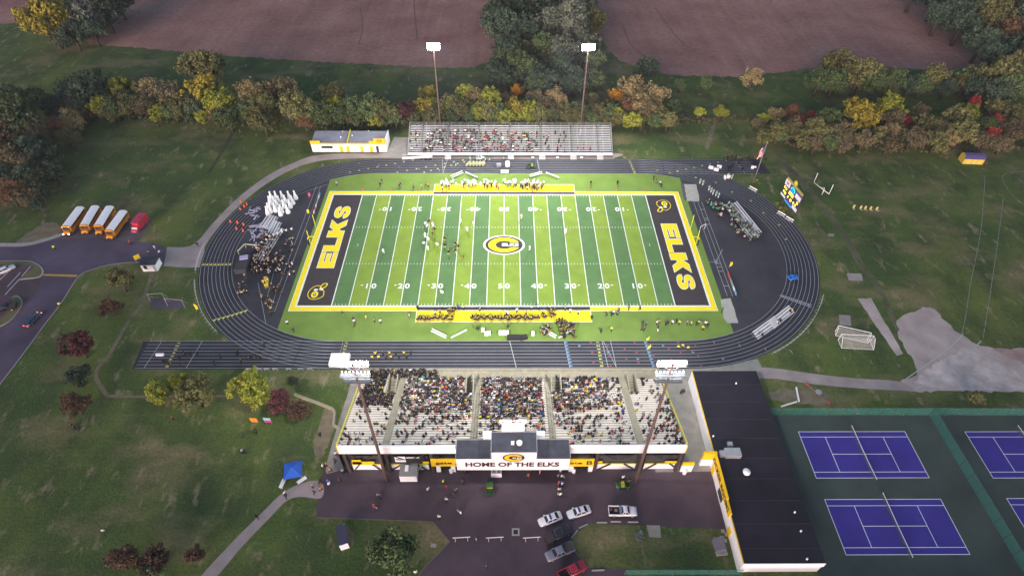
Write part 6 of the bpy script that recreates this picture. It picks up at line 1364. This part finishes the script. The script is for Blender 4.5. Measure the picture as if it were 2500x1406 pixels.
# home marching band
M_brass = mat('brass', (0.65, 0.45, 0.15), 0.25, metal=0.9)
sous = None
def instrument(loc, rz, lab, grp, big):
    global sous
    if sous is None:
        a = MB(); prof = [(0.42,0.25),(0.30,0.12),(0.14,0.0),(0.07,-0.15),(0.05,-0.4)]
        n = 12; vs = []
        for r, z in prof:
            for k in range(n): t = 2*math.pi*k/n; vs.append((r*math.cos(t), z+1.9, r*math.sin(t)))
        fs = [(j*n+k, j*n+(k+1) % n, (j+1)*n+(k+1) % n, (j+1)*n+k) for j in range(len(prof)-1) for k in range(n)]
        q = MB().add([(x, z*-0.0+0.0, y) for x, y, z in []], []); 
        bell = MB().add([(v[0], (v[1]-1.9)*1.0, v[2]+1.95) for v in vs], fs+[tuple(range(n))]).mesh('bell', mat('white_bell', (0.80,0.80,0.80), 0.4), True)
        coil = MB()
        for k in range(10):
            t0, t1 = 2*math.pi*k/10, 2*math.pi*(k+1)/10; coil.tube((0.38*math.cos(t0),-0.1,1.25+0.45*math.sin(t0)), (0.38*math.cos(t1),-0.1,1.25+0.45*math.sin(t1)), 0.05, n=6)
        coil.tube((0,-0.1,1.7), (0,-0.05,1.95), 0.05, n=6); sous = (bell, coil.mesh('coil', M_brass, True))
    t = thing('sousaphone', lab, 'instrument', loc, rz, grp); o = obj('bell', sous[0], t); obj('coil', sous[1], t)
    o.rotation_euler = (R(-50), 0, 0); o.location = (0, -1.3, 0.6); return t
for u, v in ((717,569),(704,572),(693,572),(694,576),(683,580),(674,583)):
    p = G(u, v); person('horn', (p.x, p.y, 0.04), 2.2, 'black', 'black', 'home band player carrying a white-belled sousaphone', 'home sousaphone players'); instrument((p.x, p.y, 0.04), 2.2, 'sousaphone with white bell carried at the edge of the home band', 'home sousaphones', True)
HB = [('black',8),('brown',6),('tan',2.5),('gold',1.5),('white',1.5),('pale grey',1)]
nb = 0
for (u0, u1, v0, v1, n) in ((640,672,578,600,34), (622,662,600,640,44), (618,660,640,676,44), (655,690,640,675,24), (672,688,620,640,6), (688,720,630,680,14), (700,718,590,625,12), (660,690,700,720,10), (640,672,730,775,16), (585,606,680,725,14)):
    for u, v in clump(n, (u0, u1, v0, v1), 2):
        p = G(u, v); top = pick(HB); nb += 1
        person(rnd.choice(('horn','stand','seated','horn')), (p.x, p.y, 0.3 if rnd.random() < 0.4 else 0.04), R(-60)+rnd.uniform(-0.6, 0.6), top, 'black', 'home band member in a %s top massed on the infield asphalt' % top, 'home band', pick((('white',1.2),('black',3),('tan',1))), zone='hband')
for u, v in clump(14, (645, 660, 685, 705), 1.5):
    p = G(u, v); person('horn', (p.x, p.y, 0.04), rnd.uniform(0, 6.3), 'yellow', 'gold', 'band member in yellow in the tight knot beside the home band', 'yellow band members', 'gold', zone='hband')
for (u0, u1, v0, v1, n) in ((612,645,545,585,18), (608,635,505,535,10)):
    for u, v in clump(n, (u0, u1, v0, v1), 2):
        p = G(u, v); a = rnd.uniform(0, 3.1); L_ = rnd.uniform(1.5, 3.2)
        o = MB().bar((-L_/2,0,0), (L_/2,0,0), rnd.choice((0.12, 0.3, 0.5)), 0.1).box(-0.1, 0.1, -0.1, 0.1, -0.1, 0.0).build('guard_pole', mat('guard_lilac', (0.50,0.48,0.60), 0.7), None); o.location = (p.x, p.y, 0.15); o.rotation_euler = (0, 0, a); tag(o, 'pale folded colour guard flag lying on the bend by the home band', 'flag', 'colour guard flags')
# green visiting band
for k in range(9):
    u, v = ((1730,466),(1735,471),(1740,476),(1747,480),(1753,484),(1708,449),(1715,453),(1776,436),(1786,438))[k]
    p = G(u, v); person('horn', (p.x, p.y, 0.04), 0.8, 'green', 'white', 'visiting band player carrying a white-belled sousaphone', 'visiting sousaphone players', 'white'); instrument((p.x, p.y, 0.04), R(150), 'sousaphone with white bell in the visiting band row', 'visiting sousaphones', True)
GB = [('black',6),('green',4),('charcoal',3),('pale grey',2),('white',1.5),('tan',0.8),('teal',1)]
def lerp_clump(n, a, b, w):
    for k in range(n):
        t = rnd.random(); yield a[0]+(b[0]-a[0])*t+rnd.uniform(-w, w), a[1]+(b[1]-a[1])*t+rnd.uniform(-w, w)*0.6
for n, a, b, w in ((30,(1728,500),(1765,515),9), (70,(1775,505),(1845,585),9), (26,(1750,520),(1830,590),10)):
    for u, v in lerp_clump(n, a, b, w):
        p = G(u, v); top = pick(GB); person(rnd.choice(('seated','horn','stand','horn')), (p.x, p.y, 0.04), math.pi*0.9+rnd.uniform(-0.7, 0.7), top, 'black', 'visiting band member in a %s top by the infield bleachers' % top, 'vb', pick((('white',1),('black',3),('green',1))), zone='vband')
for u, v in clump(8, (1762, 1782, 433, 440), 2):
    p = G(u, v); person('stand', (p.x, p.y, 0.04), rnd.uniform(0, 6.3), 'white', 'white', 'person in white on the far bend near the flagpole', 'people in white near the flagpole')
for u, v in ((1852,818),(1858,822),(1895,790),(1902,787),(1930,760),(1926,763),(1715,803)):
    p = G(u, v); person('seated', (p.x, p.y, 0.04), rnd.uniform(0, 6.3), pick(GEN), 'black', 'spectator on the small bleachers of the near bend', 'people on the bend bleachers')
# plaza, paths and lawns
pz = [(1083,1180,'lime'),(1091,1193,'red'),(1091,1224,'white'),(915,1240,'red'),(921,1245,'grey'),(1125,1256,'white'),(1119,1252,'grey'),(1073,1266,'white'),(925,1213,'grey'),(930,1216,'charcoal'),(1046,1199,'white'),(1112,1204,'brown'),(1115,1200,'grey'),(1108,1212,'charcoal'),(1130,1180,'brown'),(1128,1176,'charcoal'),(1135,1153,'maroon'),(1130,1155,'brown'),(1290,1166,'red'),(1318,1156,'pink'),(1362,1166,'grey'),(1372,1168,'white'),(1375,1170,'grey'),(1363,1185,'red'),(1372,1184,'blue'),(1372,1186,'white'),(1365,1200,'white'),(1362,1210,'grey'),(1368,1212,'white'),(1368,1155,'white'),(1163,1320,'grey'),(1187,1388,'charcoal'),(1016,1400,'white'),(803,1180,'blue'),(806,1186,'white'),(785,1197,'orange'),(798,1137,'orange'),(808,1151,'orange'),(790,1142,'white'),(838,1155,'grey'),(830,1175,'maroon'),(765,1190,'grey'),(768,1205,'navy'),(698,1208,'white'),(700,1215,'navy'),(630,1266,'black'),(783,1180,'brown'),(820,1128,'charcoal'),(833,1120,'red'),(822,1112,'white'),
      (595,1066,'navy'),(628,1058,'charcoal'),(595,1105,'pale grey'),(600,1106,'navy'),(258,1300,'white'),(425,1025,'brown'),(180,1045,'black'),(186,1050,'navy'),(195,1048,'black'),(783,1065,'charcoal'),(1662,961,'charcoal'),(1668,960,'olive'),(392,622,'white'),(388,636,'charcoal'),(392,640,'pale grey'),(366,622,'grey'),(380,610,'white'),(484,602,'black'),(136,610,'lime'),(150,749,'yellow'),(320,598,'red'),(1520,1170,'white'),(1534,1180,'olive')]
for u, v, top in pz:
    p = G(u, v); person(rnd.choice(('stand','walk')), (p.x, p.y, 0.03), rnd.uniform(0, 6.3), top, pick(TRO), 'person in a %s top walking on the plaza, paths or lawns outside the stadium' % top, 'visitors outside in %s' % top, s=1.05)
for k in range(16):
    u = rnd.uniform(400, 640); p = G(u, rnd.choice((868, 888, 876))+rnd.uniform(-3, 3)); person(rnd.choice(('stand','crouch','walk')), (p.x, p.y, 0.05), rnd.uniform(0, 6.3), 'black', 'black', 'person in black resting along the chute lanes', 'people in black on the chute')
for k in range(14):
    u = rnd.uniform(1745, 1870); p = G(u, rnd.uniform(386, 398)); person('stand', (p.x, p.y, 0.05), rnd.uniform(0, 6.3), 'black', 'black', 'person in black on the dark far chute', 'people in black on the far chute')
# cases of the visiting band on the far chute
for k in range(16):
    u, v = rnd.uniform(1745, 1872), rnd.uniform(388, 420); case('instrument_case', 'black instrument case set down on the far chute', 'case', u, v, rnd.uniform(0.5,1.3), rnd.uniform(0.4,0.8), rnd.uniform(0.3,0.6), M_blk, rnd.uniform(0, 3), 'instrument cases on the far chute')
for u, v in ((1735,412),(1748,417),(1755,410),(1839,412)): case('drum_cart', 'grey drum cart standing on the far chute', 'cart', u, v, 1.6, 0.6, 0.9, M_alum, R(-20), 'drum carts on the far chute')

for z_, nm, lab, ct in (('visitors', 'visitor_crowd', 'scattered crowd of visiting spectators on the silver bleachers', 'crowd'), ('vteam', 'visiting_team', 'visiting team in white uniforms crowded along the far yellow team box', 'team'),
                    ('hteam', 'home_team', 'home team in black and gold lined up along the near yellow team box', 'team'), ('hband', 'home_band', 'home marching band in dark uniforms massed on the infield asphalt', 'band'), ('vband', 'visiting_band', 'visiting marching band in black and green by the infield bleachers', 'band')):
    crowd_mesh(nm, QUEUE[z_], allm, lab, ct)
print({k: len(v) for k, v in QUEUE.items()})
# ------------------------------------------------------------------ trees
def leafmat(name, c1, c2, rough=0.75):
    m = bpy.data.materials.new('leaves_'+name); m.use_nodes = True; t = m.node_tree; b = t.nodes['Principled BSDF']; L = t.links.new
    b.inputs['Roughness'].default_value = rough; b.inputs['Specular IOR Level'].default_value = 0.15
    co = t.nodes.new('ShaderNodeTexCoord').outputs['Object']; oi = t.nodes.new('ShaderNodeObjectInfo')
    ad = t.nodes.new('ShaderNodeVectorMath'); ad.operation = 'ADD'; L(co, ad.inputs[0])
    sc = t.nodes.new('ShaderNodeVectorMath'); sc.operation = 'SCALE'; sc.inputs[0].default_value = (17, 31, 23); L(oi.outputs['Random'], sc.inputs[3]); L(sc.outputs[0], ad.inputs[1])
    n = t.nodes.new('ShaderNodeTexNoise'); n.inputs['Scale'].default_value = 2.2; n.inputs['Detail'].default_value = 5; n.inputs['Roughness'].default_value = 0.7; L(ad.outputs[0], n.inputs['Vector'])
    r = t.nodes.new('ShaderNodeMapRange'); r.inputs[1].default_value = 0.32; r.inputs[2].default_value = 0.68; L(n.outputs[0], r.inputs[0])
    mx = t.nodes.new('ShaderNodeMix'); mx.data_type = 'RGBA'; mx.inputs[6].default_value = (*c1, 1); mx.inputs[7].default_value = (*c2, 1); L(r.outputs[0], mx.inputs[0])
    hs = t.nodes.new('ShaderNodeHueSaturation'); mr = t.nodes.new('ShaderNodeMapRange'); mr.inputs[3].default_value = 0.72; mr.inputs[4].default_value = 1.25; L(oi.outputs['Random'], mr.inputs[0]); L(mr.outputs[0], hs.inputs['Value']); L(mx.outputs[2], hs.inputs['Color'])
    L(hs.outputs[0], b.inputs['Base Color']); return m
LM = {'d': leafmat('dark', (0.033,0.056,0.037), (0.067,0.100,0.059)), 'g': leafmat('green', (0.053,0.083,0.037), (0.108,0.151,0.053)), 'o': leafmat('olive', (0.083,0.092,0.037), (0.175,0.167,0.060)),
      'y': leafmat('yellow', (0.135,0.120,0.020), (0.31,0.25,0.030)), 'v': leafmat('yellowgreen', (0.141,0.175,0.023), (0.316,0.316,0.044)), 'b': leafmat('brown', (0.085,0.076,0.042), (0.165,0.135,0.072)),
      't': leafmat('tan', (0.17,0.135,0.062), (0.33,0.25,0.115)), 'r': leafmat('red', (0.217,0.041,0.032), (0.478,0.080,0.058)), 'f': leafmat('orange', (0.319,0.145,0.017), (0.667,0.304,0.029)), 'm': leafmat('maroon', (0.062,0.024,0.026), (0.125,0.042,0.045)), 'w': leafmat('dull_rust', (0.070,0.045,0.030), (0.125,0.072,0.044)),
      'u': leafmat('rust', (0.11,0.065,0.035), (0.22,0.115,0.055)), 's': leafmat('blue_grey', (0.102,0.131,0.145), (0.189,0.217,0.246)), 'k': leafmat('grey_green', (0.083,0.103,0.077), (0.167,0.186,0.133))}
CN = {'d': 'dark green', 'g': 'green', 'o': 'olive green', 'y': 'golden yellow', 'v': 'yellow-green', 'b': 'thin brown', 't': 'tan', 'r': 'red', 'f': 'orange', 'm': 'maroon', 'u': 'rust-brown', 'w': 'dull rust-brown', 's': 'blue-grey', 'k': 'grey-green'}
M_bark = mat('bark', (0.075, 0.058, 0.045), 0.95, 0.25, 4.0)
def crown(seed, n_cl, per, leaf, sparse=1.0, flat=1.0, cone=False):
    "unit crown, centre at origin, radius about 1: leaf clumps spread through the volume"
    r = np.random.default_rng(seed); vs, fs = [], []; o = 0
    nl = int(r.integers(6, 10)); lob = []
    for k in range(nl):
        d = r.normal(size=3); d /= np.linalg.norm(d); d[2] = abs(d[2])*0.9-0.35; lob.append((d*r.uniform(0.32, 0.66), r.uniform(0.28, 0.50)))
    lob.append((np.array([0, 0, 0.05]), 0.55))
    for _ in range(n_cl):
        l, a = lob[int(r.integers(len(lob)))]; d = r.normal(size=3); d /= np.linalg.norm(d)
        c = l+d*a*r.uniform(0.55, 1.0)**0.5
        if cone: h = r.uniform(-1, 1); q = (1-h)/2; a = r.uniform(0, 6.28); c = np.array([math.cos(a)*q*0.75, math.sin(a)*q*0.75, h*1.3])
        c[2] *= flat
        if c[2] < -0.75: c[2] = -0.75+r.uniform(0, 0.2)
        cr = r.uniform(0.12, 0.22)*sparse
        m = int(per*r.uniform(0.7, 1.3))
        for _ in range(m):
            e = r.normal(size=3); e /= np.linalg.norm(e); p = c+e*cr*r.uniform(0.5, 1.0)
            nrm = e+r.normal(size=3)*0.6; nrm /= np.linalg.norm(nrm); a = np.cross(nrm, r.normal(size=3)); a /= np.linalg.norm(a); b = np.cross(nrm, a); s = leaf*r.uniform(0.6, 1.3)
            vs += [tuple(p+a*s), tuple(p+b*s*0.7), tuple(p-a*s), tuple(p-b*s*0.7)]; fs.append((o, o+1, o+2, o+3)); o += 4
    me = bpy.data.meshes.new('crown'); me.from_pydata(vs, [], fs); me.materials.append(None); return me
CR = [crown(i, 125, 36, 0.056, 1.0, 0.95) for i in range(10)]
CRS = [crown(20+i, 100, 24, 0.045, 1.15, 1.05) for i in range(5)]       # thinning autumn crowns
CRC = [crown(30, 90, 34, 0.05, 0.8, 1.0, True)]
def trunk(seed):
    r = random.Random(seed); m = MB(); m.tube((0,0,-1.7), (0.03,0.02,-0.2), 0.085, 0.055, 7); m.tube((0.03,0.02,-0.2), (0.05,0.0,0.55), 0.055, 0.02, 6)
    for k in range(6):
        a = r.uniform(0, 6.28)+k; z = -0.75+k*0.16; e = (math.cos(a)*r.uniform(0.4,0.62), math.sin(a)*r.uniform(0.4,0.62), z+r.uniform(0.35,0.6)); m.tube((0.02,0.01,z), e, 0.035, 0.012, 5)
    return m.mesh('trunk', M_bark, True)
TR = [trunk(i) for i in range(3)]
def tree(u, v, rpx, c, zone, tall=1.0, thin=False, cone=False):
    rr = rpx*pxm(u, v, 4)*(1.18 if zone in (Z9, Z10) else 1.22); zc = 1.7*rr*tall*0.62 if not cone else rr*1.25
    zc = max(zc, rr*0.8); p = G(u, v, zc); sz = rr*tall
    if sz*1.7 < zc: pass
    lab = '%s tree %s' % (CN[c], zone); t = thing('tree', lab, 'tree', (p.x, p.y, 0), rnd.uniform(0, 6.28), lab)
    src = CRC if cone else (CRS if thin else CR); i = rnd.randrange(len(src))
    q = obj('crown', src[i], t, loc=(0,0,zc), scale=(rr, rr*rnd.uniform(0.88,1.05), sz)); q.material_slots[0].link = 'OBJECT'; q.material_slots[0].material = LM[c]
    obj('trunk', TR[rnd.randrange(3)], t, loc=(0,0,zc), scale=(rr*1.0, rr*1.0, zc/1.7))
Z1 = 'at the corner of the ploughed fields'; Z2 = 'in the hedgerow west of the concession building'; Z3 = 'in the tree line behind the visitor bleachers'; Z4 = 'in the wood between the two ploughed fields'; Z5 = 'along the margin of the large ploughed field'
Z6 = 'in the dark forest beyond the large ploughed field'; Z7 = 'in the thicket beyond the scoreboard'; Z8 = 'in the wood beside the western meadow'; Z9 = 'on the lawn below the near straight'; Z10 = 'on the lawn beside the road'
T = [(110,40,52,'y',Z1),(140,70,34,'o',Z1),(205,30,50,'k',Z1),(245,12,48,'d',Z1),(175,78,36,'d',Z1),(285,0,36,'d',Z1),(220,65,34,'d',Z1),
 (495,162,44,'o',Z2),(215,212,48,'d',Z2),(290,212,33,'v',Z2),(300,245,30,'o',Z2),(352,220,33,'t',Z2),(335,255,28,'b',Z2),(410,228,40,'b',Z2),(445,250,30,'o',Z2),(505,222,48,'y',Z2),(525,255,38,'v',Z2),(480,262,30,'o',Z2),(555,285,30,'g',Z2),(600,270,30,'g',Z2),(625,225,42,'t',Z2),(640,262,40,'o',Z2),(660,230,30,'b',Z2),(702,222,36,'t',Z2),(640,290,34,'o',Z2),(685,265,28,'b',Z2),(735,262,42,'o',Z2),(750,290,28,'u',Z2),(805,238,36,'o',Z2),(820,265,30,'v',Z2),(170,230,36,'d',Z2),(250,262,24,'t',Z2),(215,258,22,'t',Z2),(270,275,24,'o',Z2),(185,262,26,'k',Z2),(140,255,30,'d',Z2),
 (855,262,34,'g',Z3),(905,258,38,'g',Z3),(935,272,34,'o',Z3),(880,285,26,'g',Z3),(990,272,30,'m',Z3),(965,285,26,'g',Z3),(1045,228,24,'y',Z3),(1032,262,28,'y',Z3),(1055,255,22,'v',Z3),(1095,258,28,'o',Z3),(1135,228,26,'v',Z3),(1128,255,24,'v',Z3),(1160,235,30,'t',Z3),(1198,242,30,'v',Z3),(1195,270,26,'y',Z3),(1262,222,18,'f',Z3),(1258,262,28,'y',Z3),(1280,278,24,'v',Z3),(1235,245,22,'b',Z3),(1310,242,28,'b',Z3),(1355,242,28,'t',Z3),(1320,278,24,'o',Z3),(1355,275,20,'b',Z3),(1405,268,26,'g',Z3),(1390,285,22,'o',Z3),(1445,245,22,'o',Z3),(1460,272,26,'b',Z3),(1500,234,19,'f',Z3),(1480,265,24,'u',Z3),(1548,215,34,'t',Z3),(1560,255,34,'t',Z3),(1600,235,36,'t',Z3),(1530,262,28,'u',Z3),(1590,270,28,'t',Z3),(1100,285,22,'g',Z3),(1150,285,22,'g',Z3),(1230,285,22,'g',Z3),(1010,290,20,'g',Z3),(1440,290,22,'g',Z3),(1500,288,24,'o',Z3),(1640,262,24,'g',Z3),
 (1262,118,32,'o',Z4),(1270,155,40,'g',Z4),(1295,175,34,'g',Z4),(1390,50,52,'k',Z4),(1420,95,38,'k',Z4),(1330,108,38,'g',Z4),(1350,60,40,'k',Z4),(1380,120,42,'k',Z4),(1230,60,42,'d',Z4),(1235,130,36,'d',Z4),(1440,48,34,'o',Z4),(1438,85,26,'t',Z4),(1450,150,30,'g',Z4),(1370,165,36,'d',Z4),(1310,195,34,'d',Z4),(1232,185,34,'d',Z4),(1455,192,28,'g',Z4),(1340,10,44,'d',Z4),(1265,15,48,'d',Z4),(1410,5,46,'k',Z4),(1345,140,26,'o',Z4),(1290,70,36,'d',Z4),(1210,170,28,'d',Z4),(1400,190,30,'d',Z4),(1215,20,34,'d',Z4),(1300,-20,46,'d',Z4),(1380,-30,46,'g',Z4),
 (1575,168,30,'d',Z5),(1838,188,28,'t',Z5),(2060,165,42,'o',Z5),(2040,195,34,'g',Z5),(2100,180,42,'o',Z5),(2010,192,28,'g',Z5),(2140,200,34,'g',Z5),(2185,195,32,'g',Z5),(2285,185,34,'o',Z5),(2240,202,26,'g',Z5),(2350,195,30,'g',Z5),(2390,182,32,'o',Z5),(2440,185,40,'o',Z5),(2485,160,40,'o',Z5),(2480,215,40,'g',Z5),(2435,225,34,'d',Z5),(2390,215,30,'d',Z5),(2500,190,40,'o',Z5),(1720,200,20,'g',Z5),(1660,205,18,'g',Z5),(2310,215,26,'d',Z5),
 (2300,30,40,'d',Z6),(2350,60,42,'d',Z6),(2400,100,42,'d',Z6),(2440,40,44,'o',Z6),(2480,75,42,'u',Z6),(2465,130,40,'d',Z6),(2290,-5,40,'d',Z6),(2380,15,46,'d',Z6),(2490,5,44,'u',Z6),(2430,135,34,'d',Z6),(2330,-30,50,'d',Z6),(2430,-30,50,'o',Z6),(2240,-30,40,'d',Z6),(2500,110,40,'d',Z6),(2540,40,50,'d',Z6),(2550,130,50,'d',Z6),
 (1708,274,14,'v',Z7),(1760,272,17,'v',Z7),(1865,290,16,'v',Z7),(1895,282,22,'t',Z7),(1932,276,22,'u',Z7),(1958,294,12,'r',Z7),(1981,280,12,'r',Z7),(1940,262,10,'r',Z7),(2025,288,30,'g',Z7),(2000,318,30,'o',Z7),(1900,325,28,'o',Z7),(1935,312,26,'b',Z7),(1960,335,26,'o',Z7),(2055,325,30,'b',Z7),(2100,278,38,'y',Z7),(2172,258,36,'v',Z7),(2180,292,28,'b',Z7),(2215,292,16,'r',Z7),(2150,322,14,'r',Z7),(2250,270,20,'t',Z7),(2265,300,30,'o',Z7),(2330,290,34,'o',Z7),(2365,275,28,'v',Z7),(2380,248,17,'r',Z7),(2350,320,34,'o',Z7),(2432,296,24,'r',Z7),(2425,325,20,'r',Z7),(2435,268,28,'o',Z7),(2480,320,30,'b',Z7),(2485,285,30,'o',Z7),(2230,332,30,'b',Z7),(2110,340,26,'b',Z7),(2290,342,28,'o',Z7),(2172,350,24,'b',Z7),(2400,345,26,'b',Z7),(2030,345,26,'g',Z7),(1990,352,22,'b',Z7),(2060,355,20,'b',Z7),(2450,350,26,'b',Z7),(1870,318,18,'o',Z7),(1850,300,16,'b',Z7),(2520,330,30,'b',Z7),(1640,300,16,'b',Z3),
 (40,285,50,'g',Z8),(15,330,46,'b',Z8),(75,330,36,'b',Z8),(70,372,42,'d',Z8),(30,400,42,'b',Z8),(112,372,34,'d',Z8),(172,292,28,'t',Z8),(140,312,28,'u',Z8),(165,330,28,'o',Z8),(130,415,30,'d',Z8),(60,430,36,'d',Z8),(95,462,28,'d',Z8),(18,468,36,'u',Z8),(-20,380,46,'b',Z8),(5,430,40,'d',Z8),(110,345,26,'g',Z8),(60,300,36,'d',Z8),(-30,300,50,'g',Z8),(95,500,20,'d',Z8),(10,250,40,'g',Z8),(90,240,34,'g',Z8),
 (375,960,34,'v',Z9),(470,955,50,'o',Z9),(430,940,30,'v',Z9),(605,950,50,'v',Z9),(688,985,34,'m',Z9),(728,1000,32,'w',Z9),(740,940,18,'g',Z9),(715,928,13,'d',Z9),
 (188,840,40,'m',Z10),(290,682,34,'o',Z10),(268,748,26,'w',Z10),(180,985,34,'w',Z10),(190,915,30,'d',Z10),(290,1370,38,'w',Z9),(375,1365,38,'w',Z9),(475,1350,26,'w',Z9),(370,1390,30,'g',Z9)]
def infill(pts, n, wts, zone, r0, r1, jit):
    segs = list(zip(pts, pts[1:])); ls = [math.dist(a, b) for a, b in segs]
    for k in range(n):
        t = (k+rnd.uniform(0.1, 0.9))/n*sum(ls); i = 0
        while t > ls[i] and i < len(ls)-1: t -= ls[i]; i += 1
        (ax_, ay_), (bx_, by_) = segs[i]; q = t/ls[i]
        T.append((ax_+(bx_-ax_)*q, ay_+(by_-ay_)*q+rnd.uniform(-jit, jit), rnd.uniform(r0, r1), pick(wts), zone))
infill(((140,285),(215,262),(330,262),(560,275),(830,278)), 44, (('g',5),('o',5),('b',1),('d',2),('v',1)), Z2, 19, 30, 14)
infill(((840,280),(1000,272),(1250,272),(1480,275),(1640,282)), 48, (('g',6),('o',4),('b',1),('v',2)), Z3, 18, 27, 16)
infill(((1860,320),(1960,322),(2150,318),(2330,312),(2510,318)), 22, (('g',3),('o',4),('b',3),('t',1)), Z7, 18, 27, 18)
infill(((1990,198),(2150,205),(2330,205),(2500,205)), 10, (('g',3),('o',3),('d',2)), Z5, 20, 30, 8)
infill(((1215,40),(1240,150),(1300,205),(1440,205),(1420,120),(1400,30)), 14, (('d',4),('g',3),('k',2)), Z4, 24, 36, 12)
infill(((20,270),(60,350),(110,420),(60,480)), 8, (('d',3),('b',2),('g',2)), Z8, 24, 36, 12)
for a in T: tree(a[0], a[1], a[2], a[3], a[4], 1.0 if a[4] in (Z9, Z10) else rnd.uniform(0.92, 1.1), thin=a[3] in 'tbu' and rnd.random() < 0.6)
tree(962,1338,60,'g','on the lawn by the triangular drive corner'); tree(1562,1303,14,'s','on the lawn beside the concrete utility pad', 1.0, cone=True); tree(2385,972,20,'o','beside the gravel path near the courts')
# shrubs at the scoreboard and flagpole
def shrub(u, v, rpx, c, lab):
    rr = rpx*pxm(u, v); p = G(u, v, rr*0.5); t = thing('shrub', lab, 'shrub', (p.x, p.y, 0), rnd.uniform(0, 6), lab)
    q = obj('foliage', CR[rnd.randrange(10)], t, loc=(0,0,rr*0.6), scale=(rr, rr, rr)); q.material_slots[0].link = 'OBJECT'; q.material_slots[0].material = LM[c]; obj('stem', TR[0], t, loc=(0,0,rr*0.6), scale=(rr, rr, rr*0.35))
for u, v, r_ in ((1897,497,6),(1905,508,7),(1912,515,5),(1918,510,6),(1840,444,5),(1848,440,4)): shrub(u, v, r_, 'v', 'yellow-green shrub planted at the foot of the scoreboard and flagpole')
# underbrush below the tree lines
def brush(name, label, lines, seed, c, n_per_m, w, h):
    r = np.random.default_rng(seed); vs, fs = [], []; o = 0
    for pts in lines:
        q = [G(*a) for a in pts]
        for a, b in zip(q, q[1:]):
            L_ = (b-a).length; n = int(L_*n_per_m)
            for _ in range(n):
                t = r.random(); bx, by = a.x+(b.x-a.x)*t+r.normal()*w, a.y+(b.y-a.y)*t+r.normal()*w*0.7; hh = h*r.uniform(0.3, 1.0)
                for _ in range(22):
                    d = r.normal(size=3); d /= np.linalg.norm(d); p = np.array([bx, by, hh*0.5])+d*np.array([1.0, 1.0, hh*0.55])*r.uniform(0.6, 1)
                    p[2] = max(p[2], 0.05); x = np.cross(d, r.normal(size=3)); x /= np.linalg.norm(x)+1e-9; y = np.cross(d, x); s = r.uniform(0.14, 0.32)
                    vs += [tuple(p+x*s), tuple(p+y*s*0.7), tuple(p-x*s), tuple(p-y*s*0.7)]; fs.append((o, o+1, o+2, o+3)); o += 4
    me = bpy.data.meshes.new(name); me.from_pydata(vs, [], fs); me.materials.append(LM[c]); obj(name, me, None, label=label, cat='underbrush', kind='stuff')
brush('underbrush', 'green underbrush below the hedgerow trees', [[(215,300),(300,292),(420,298),(520,300),(620,312),(740,308),(850,302),(960,298),(1010,300)], [(1500,298),(1600,300),(1650,285)], [(300,275),(420,272),(560,300),(680,300),(800,285)], [(870,290),(980,282),(1100,290),(1250,290),(1400,290),(1520,285),(1640,280)]], 1, 'g', 1.7, 3.0, 2.6)
brush('underbrush', 'brown underbrush below the thicket beyond the scoreboard', [[(1850,300),(1880,345),(1960,362),(2100,365),(2250,362),(2400,362),(2520,365)], [(1900,300),(2050,310),(2200,320),(2350,330),(2500,340)], [(1850,290),(1640,300)]], 2, 'b', 1.6, 3.0, 2.4)
brush('underbrush', 'dark underbrush in the woods', [[(1220,30),(1250,120),(1230,190),(1300,215),(1400,215),(1460,210)], [(1340,40),(1400,150),(1430,200)], [(2250,-20),(2330,60),(2420,130),(2480,150)], [(200,100),(260,60),(310,0)], [(140,300),(120,400),(80,480),(30,500)], [(0,300),(0,400),(40,450)], [(2000,205),(2150,215),(2300,220),(2480,230)]], 3, 'd', 1.6, 4.0, 3.0)
# ------------------------------------------------------------------ thin evening haze
hm_ = bpy.data.materials.new('haze_air'); hm_.use_nodes = True; t = hm_.node_tree; t.nodes.remove(t.nodes['Principled BSDF'])
pv = t.nodes.new('ShaderNodeVolumePrincipled'); pv.inputs['Density'].default_value = HAZE; pv.inputs['Color'].default_value = (0.93, 0.87, 0.97, 1); pv.inputs['Anisotropy'].default_value = 0.2
t.links.new(pv.outputs[0], t.nodes['Material Output'].inputs['Volume'])
MB().box(-420, 420, -260, 480, -2.0, 122.0).build('haze', hm_, kind='stuff')
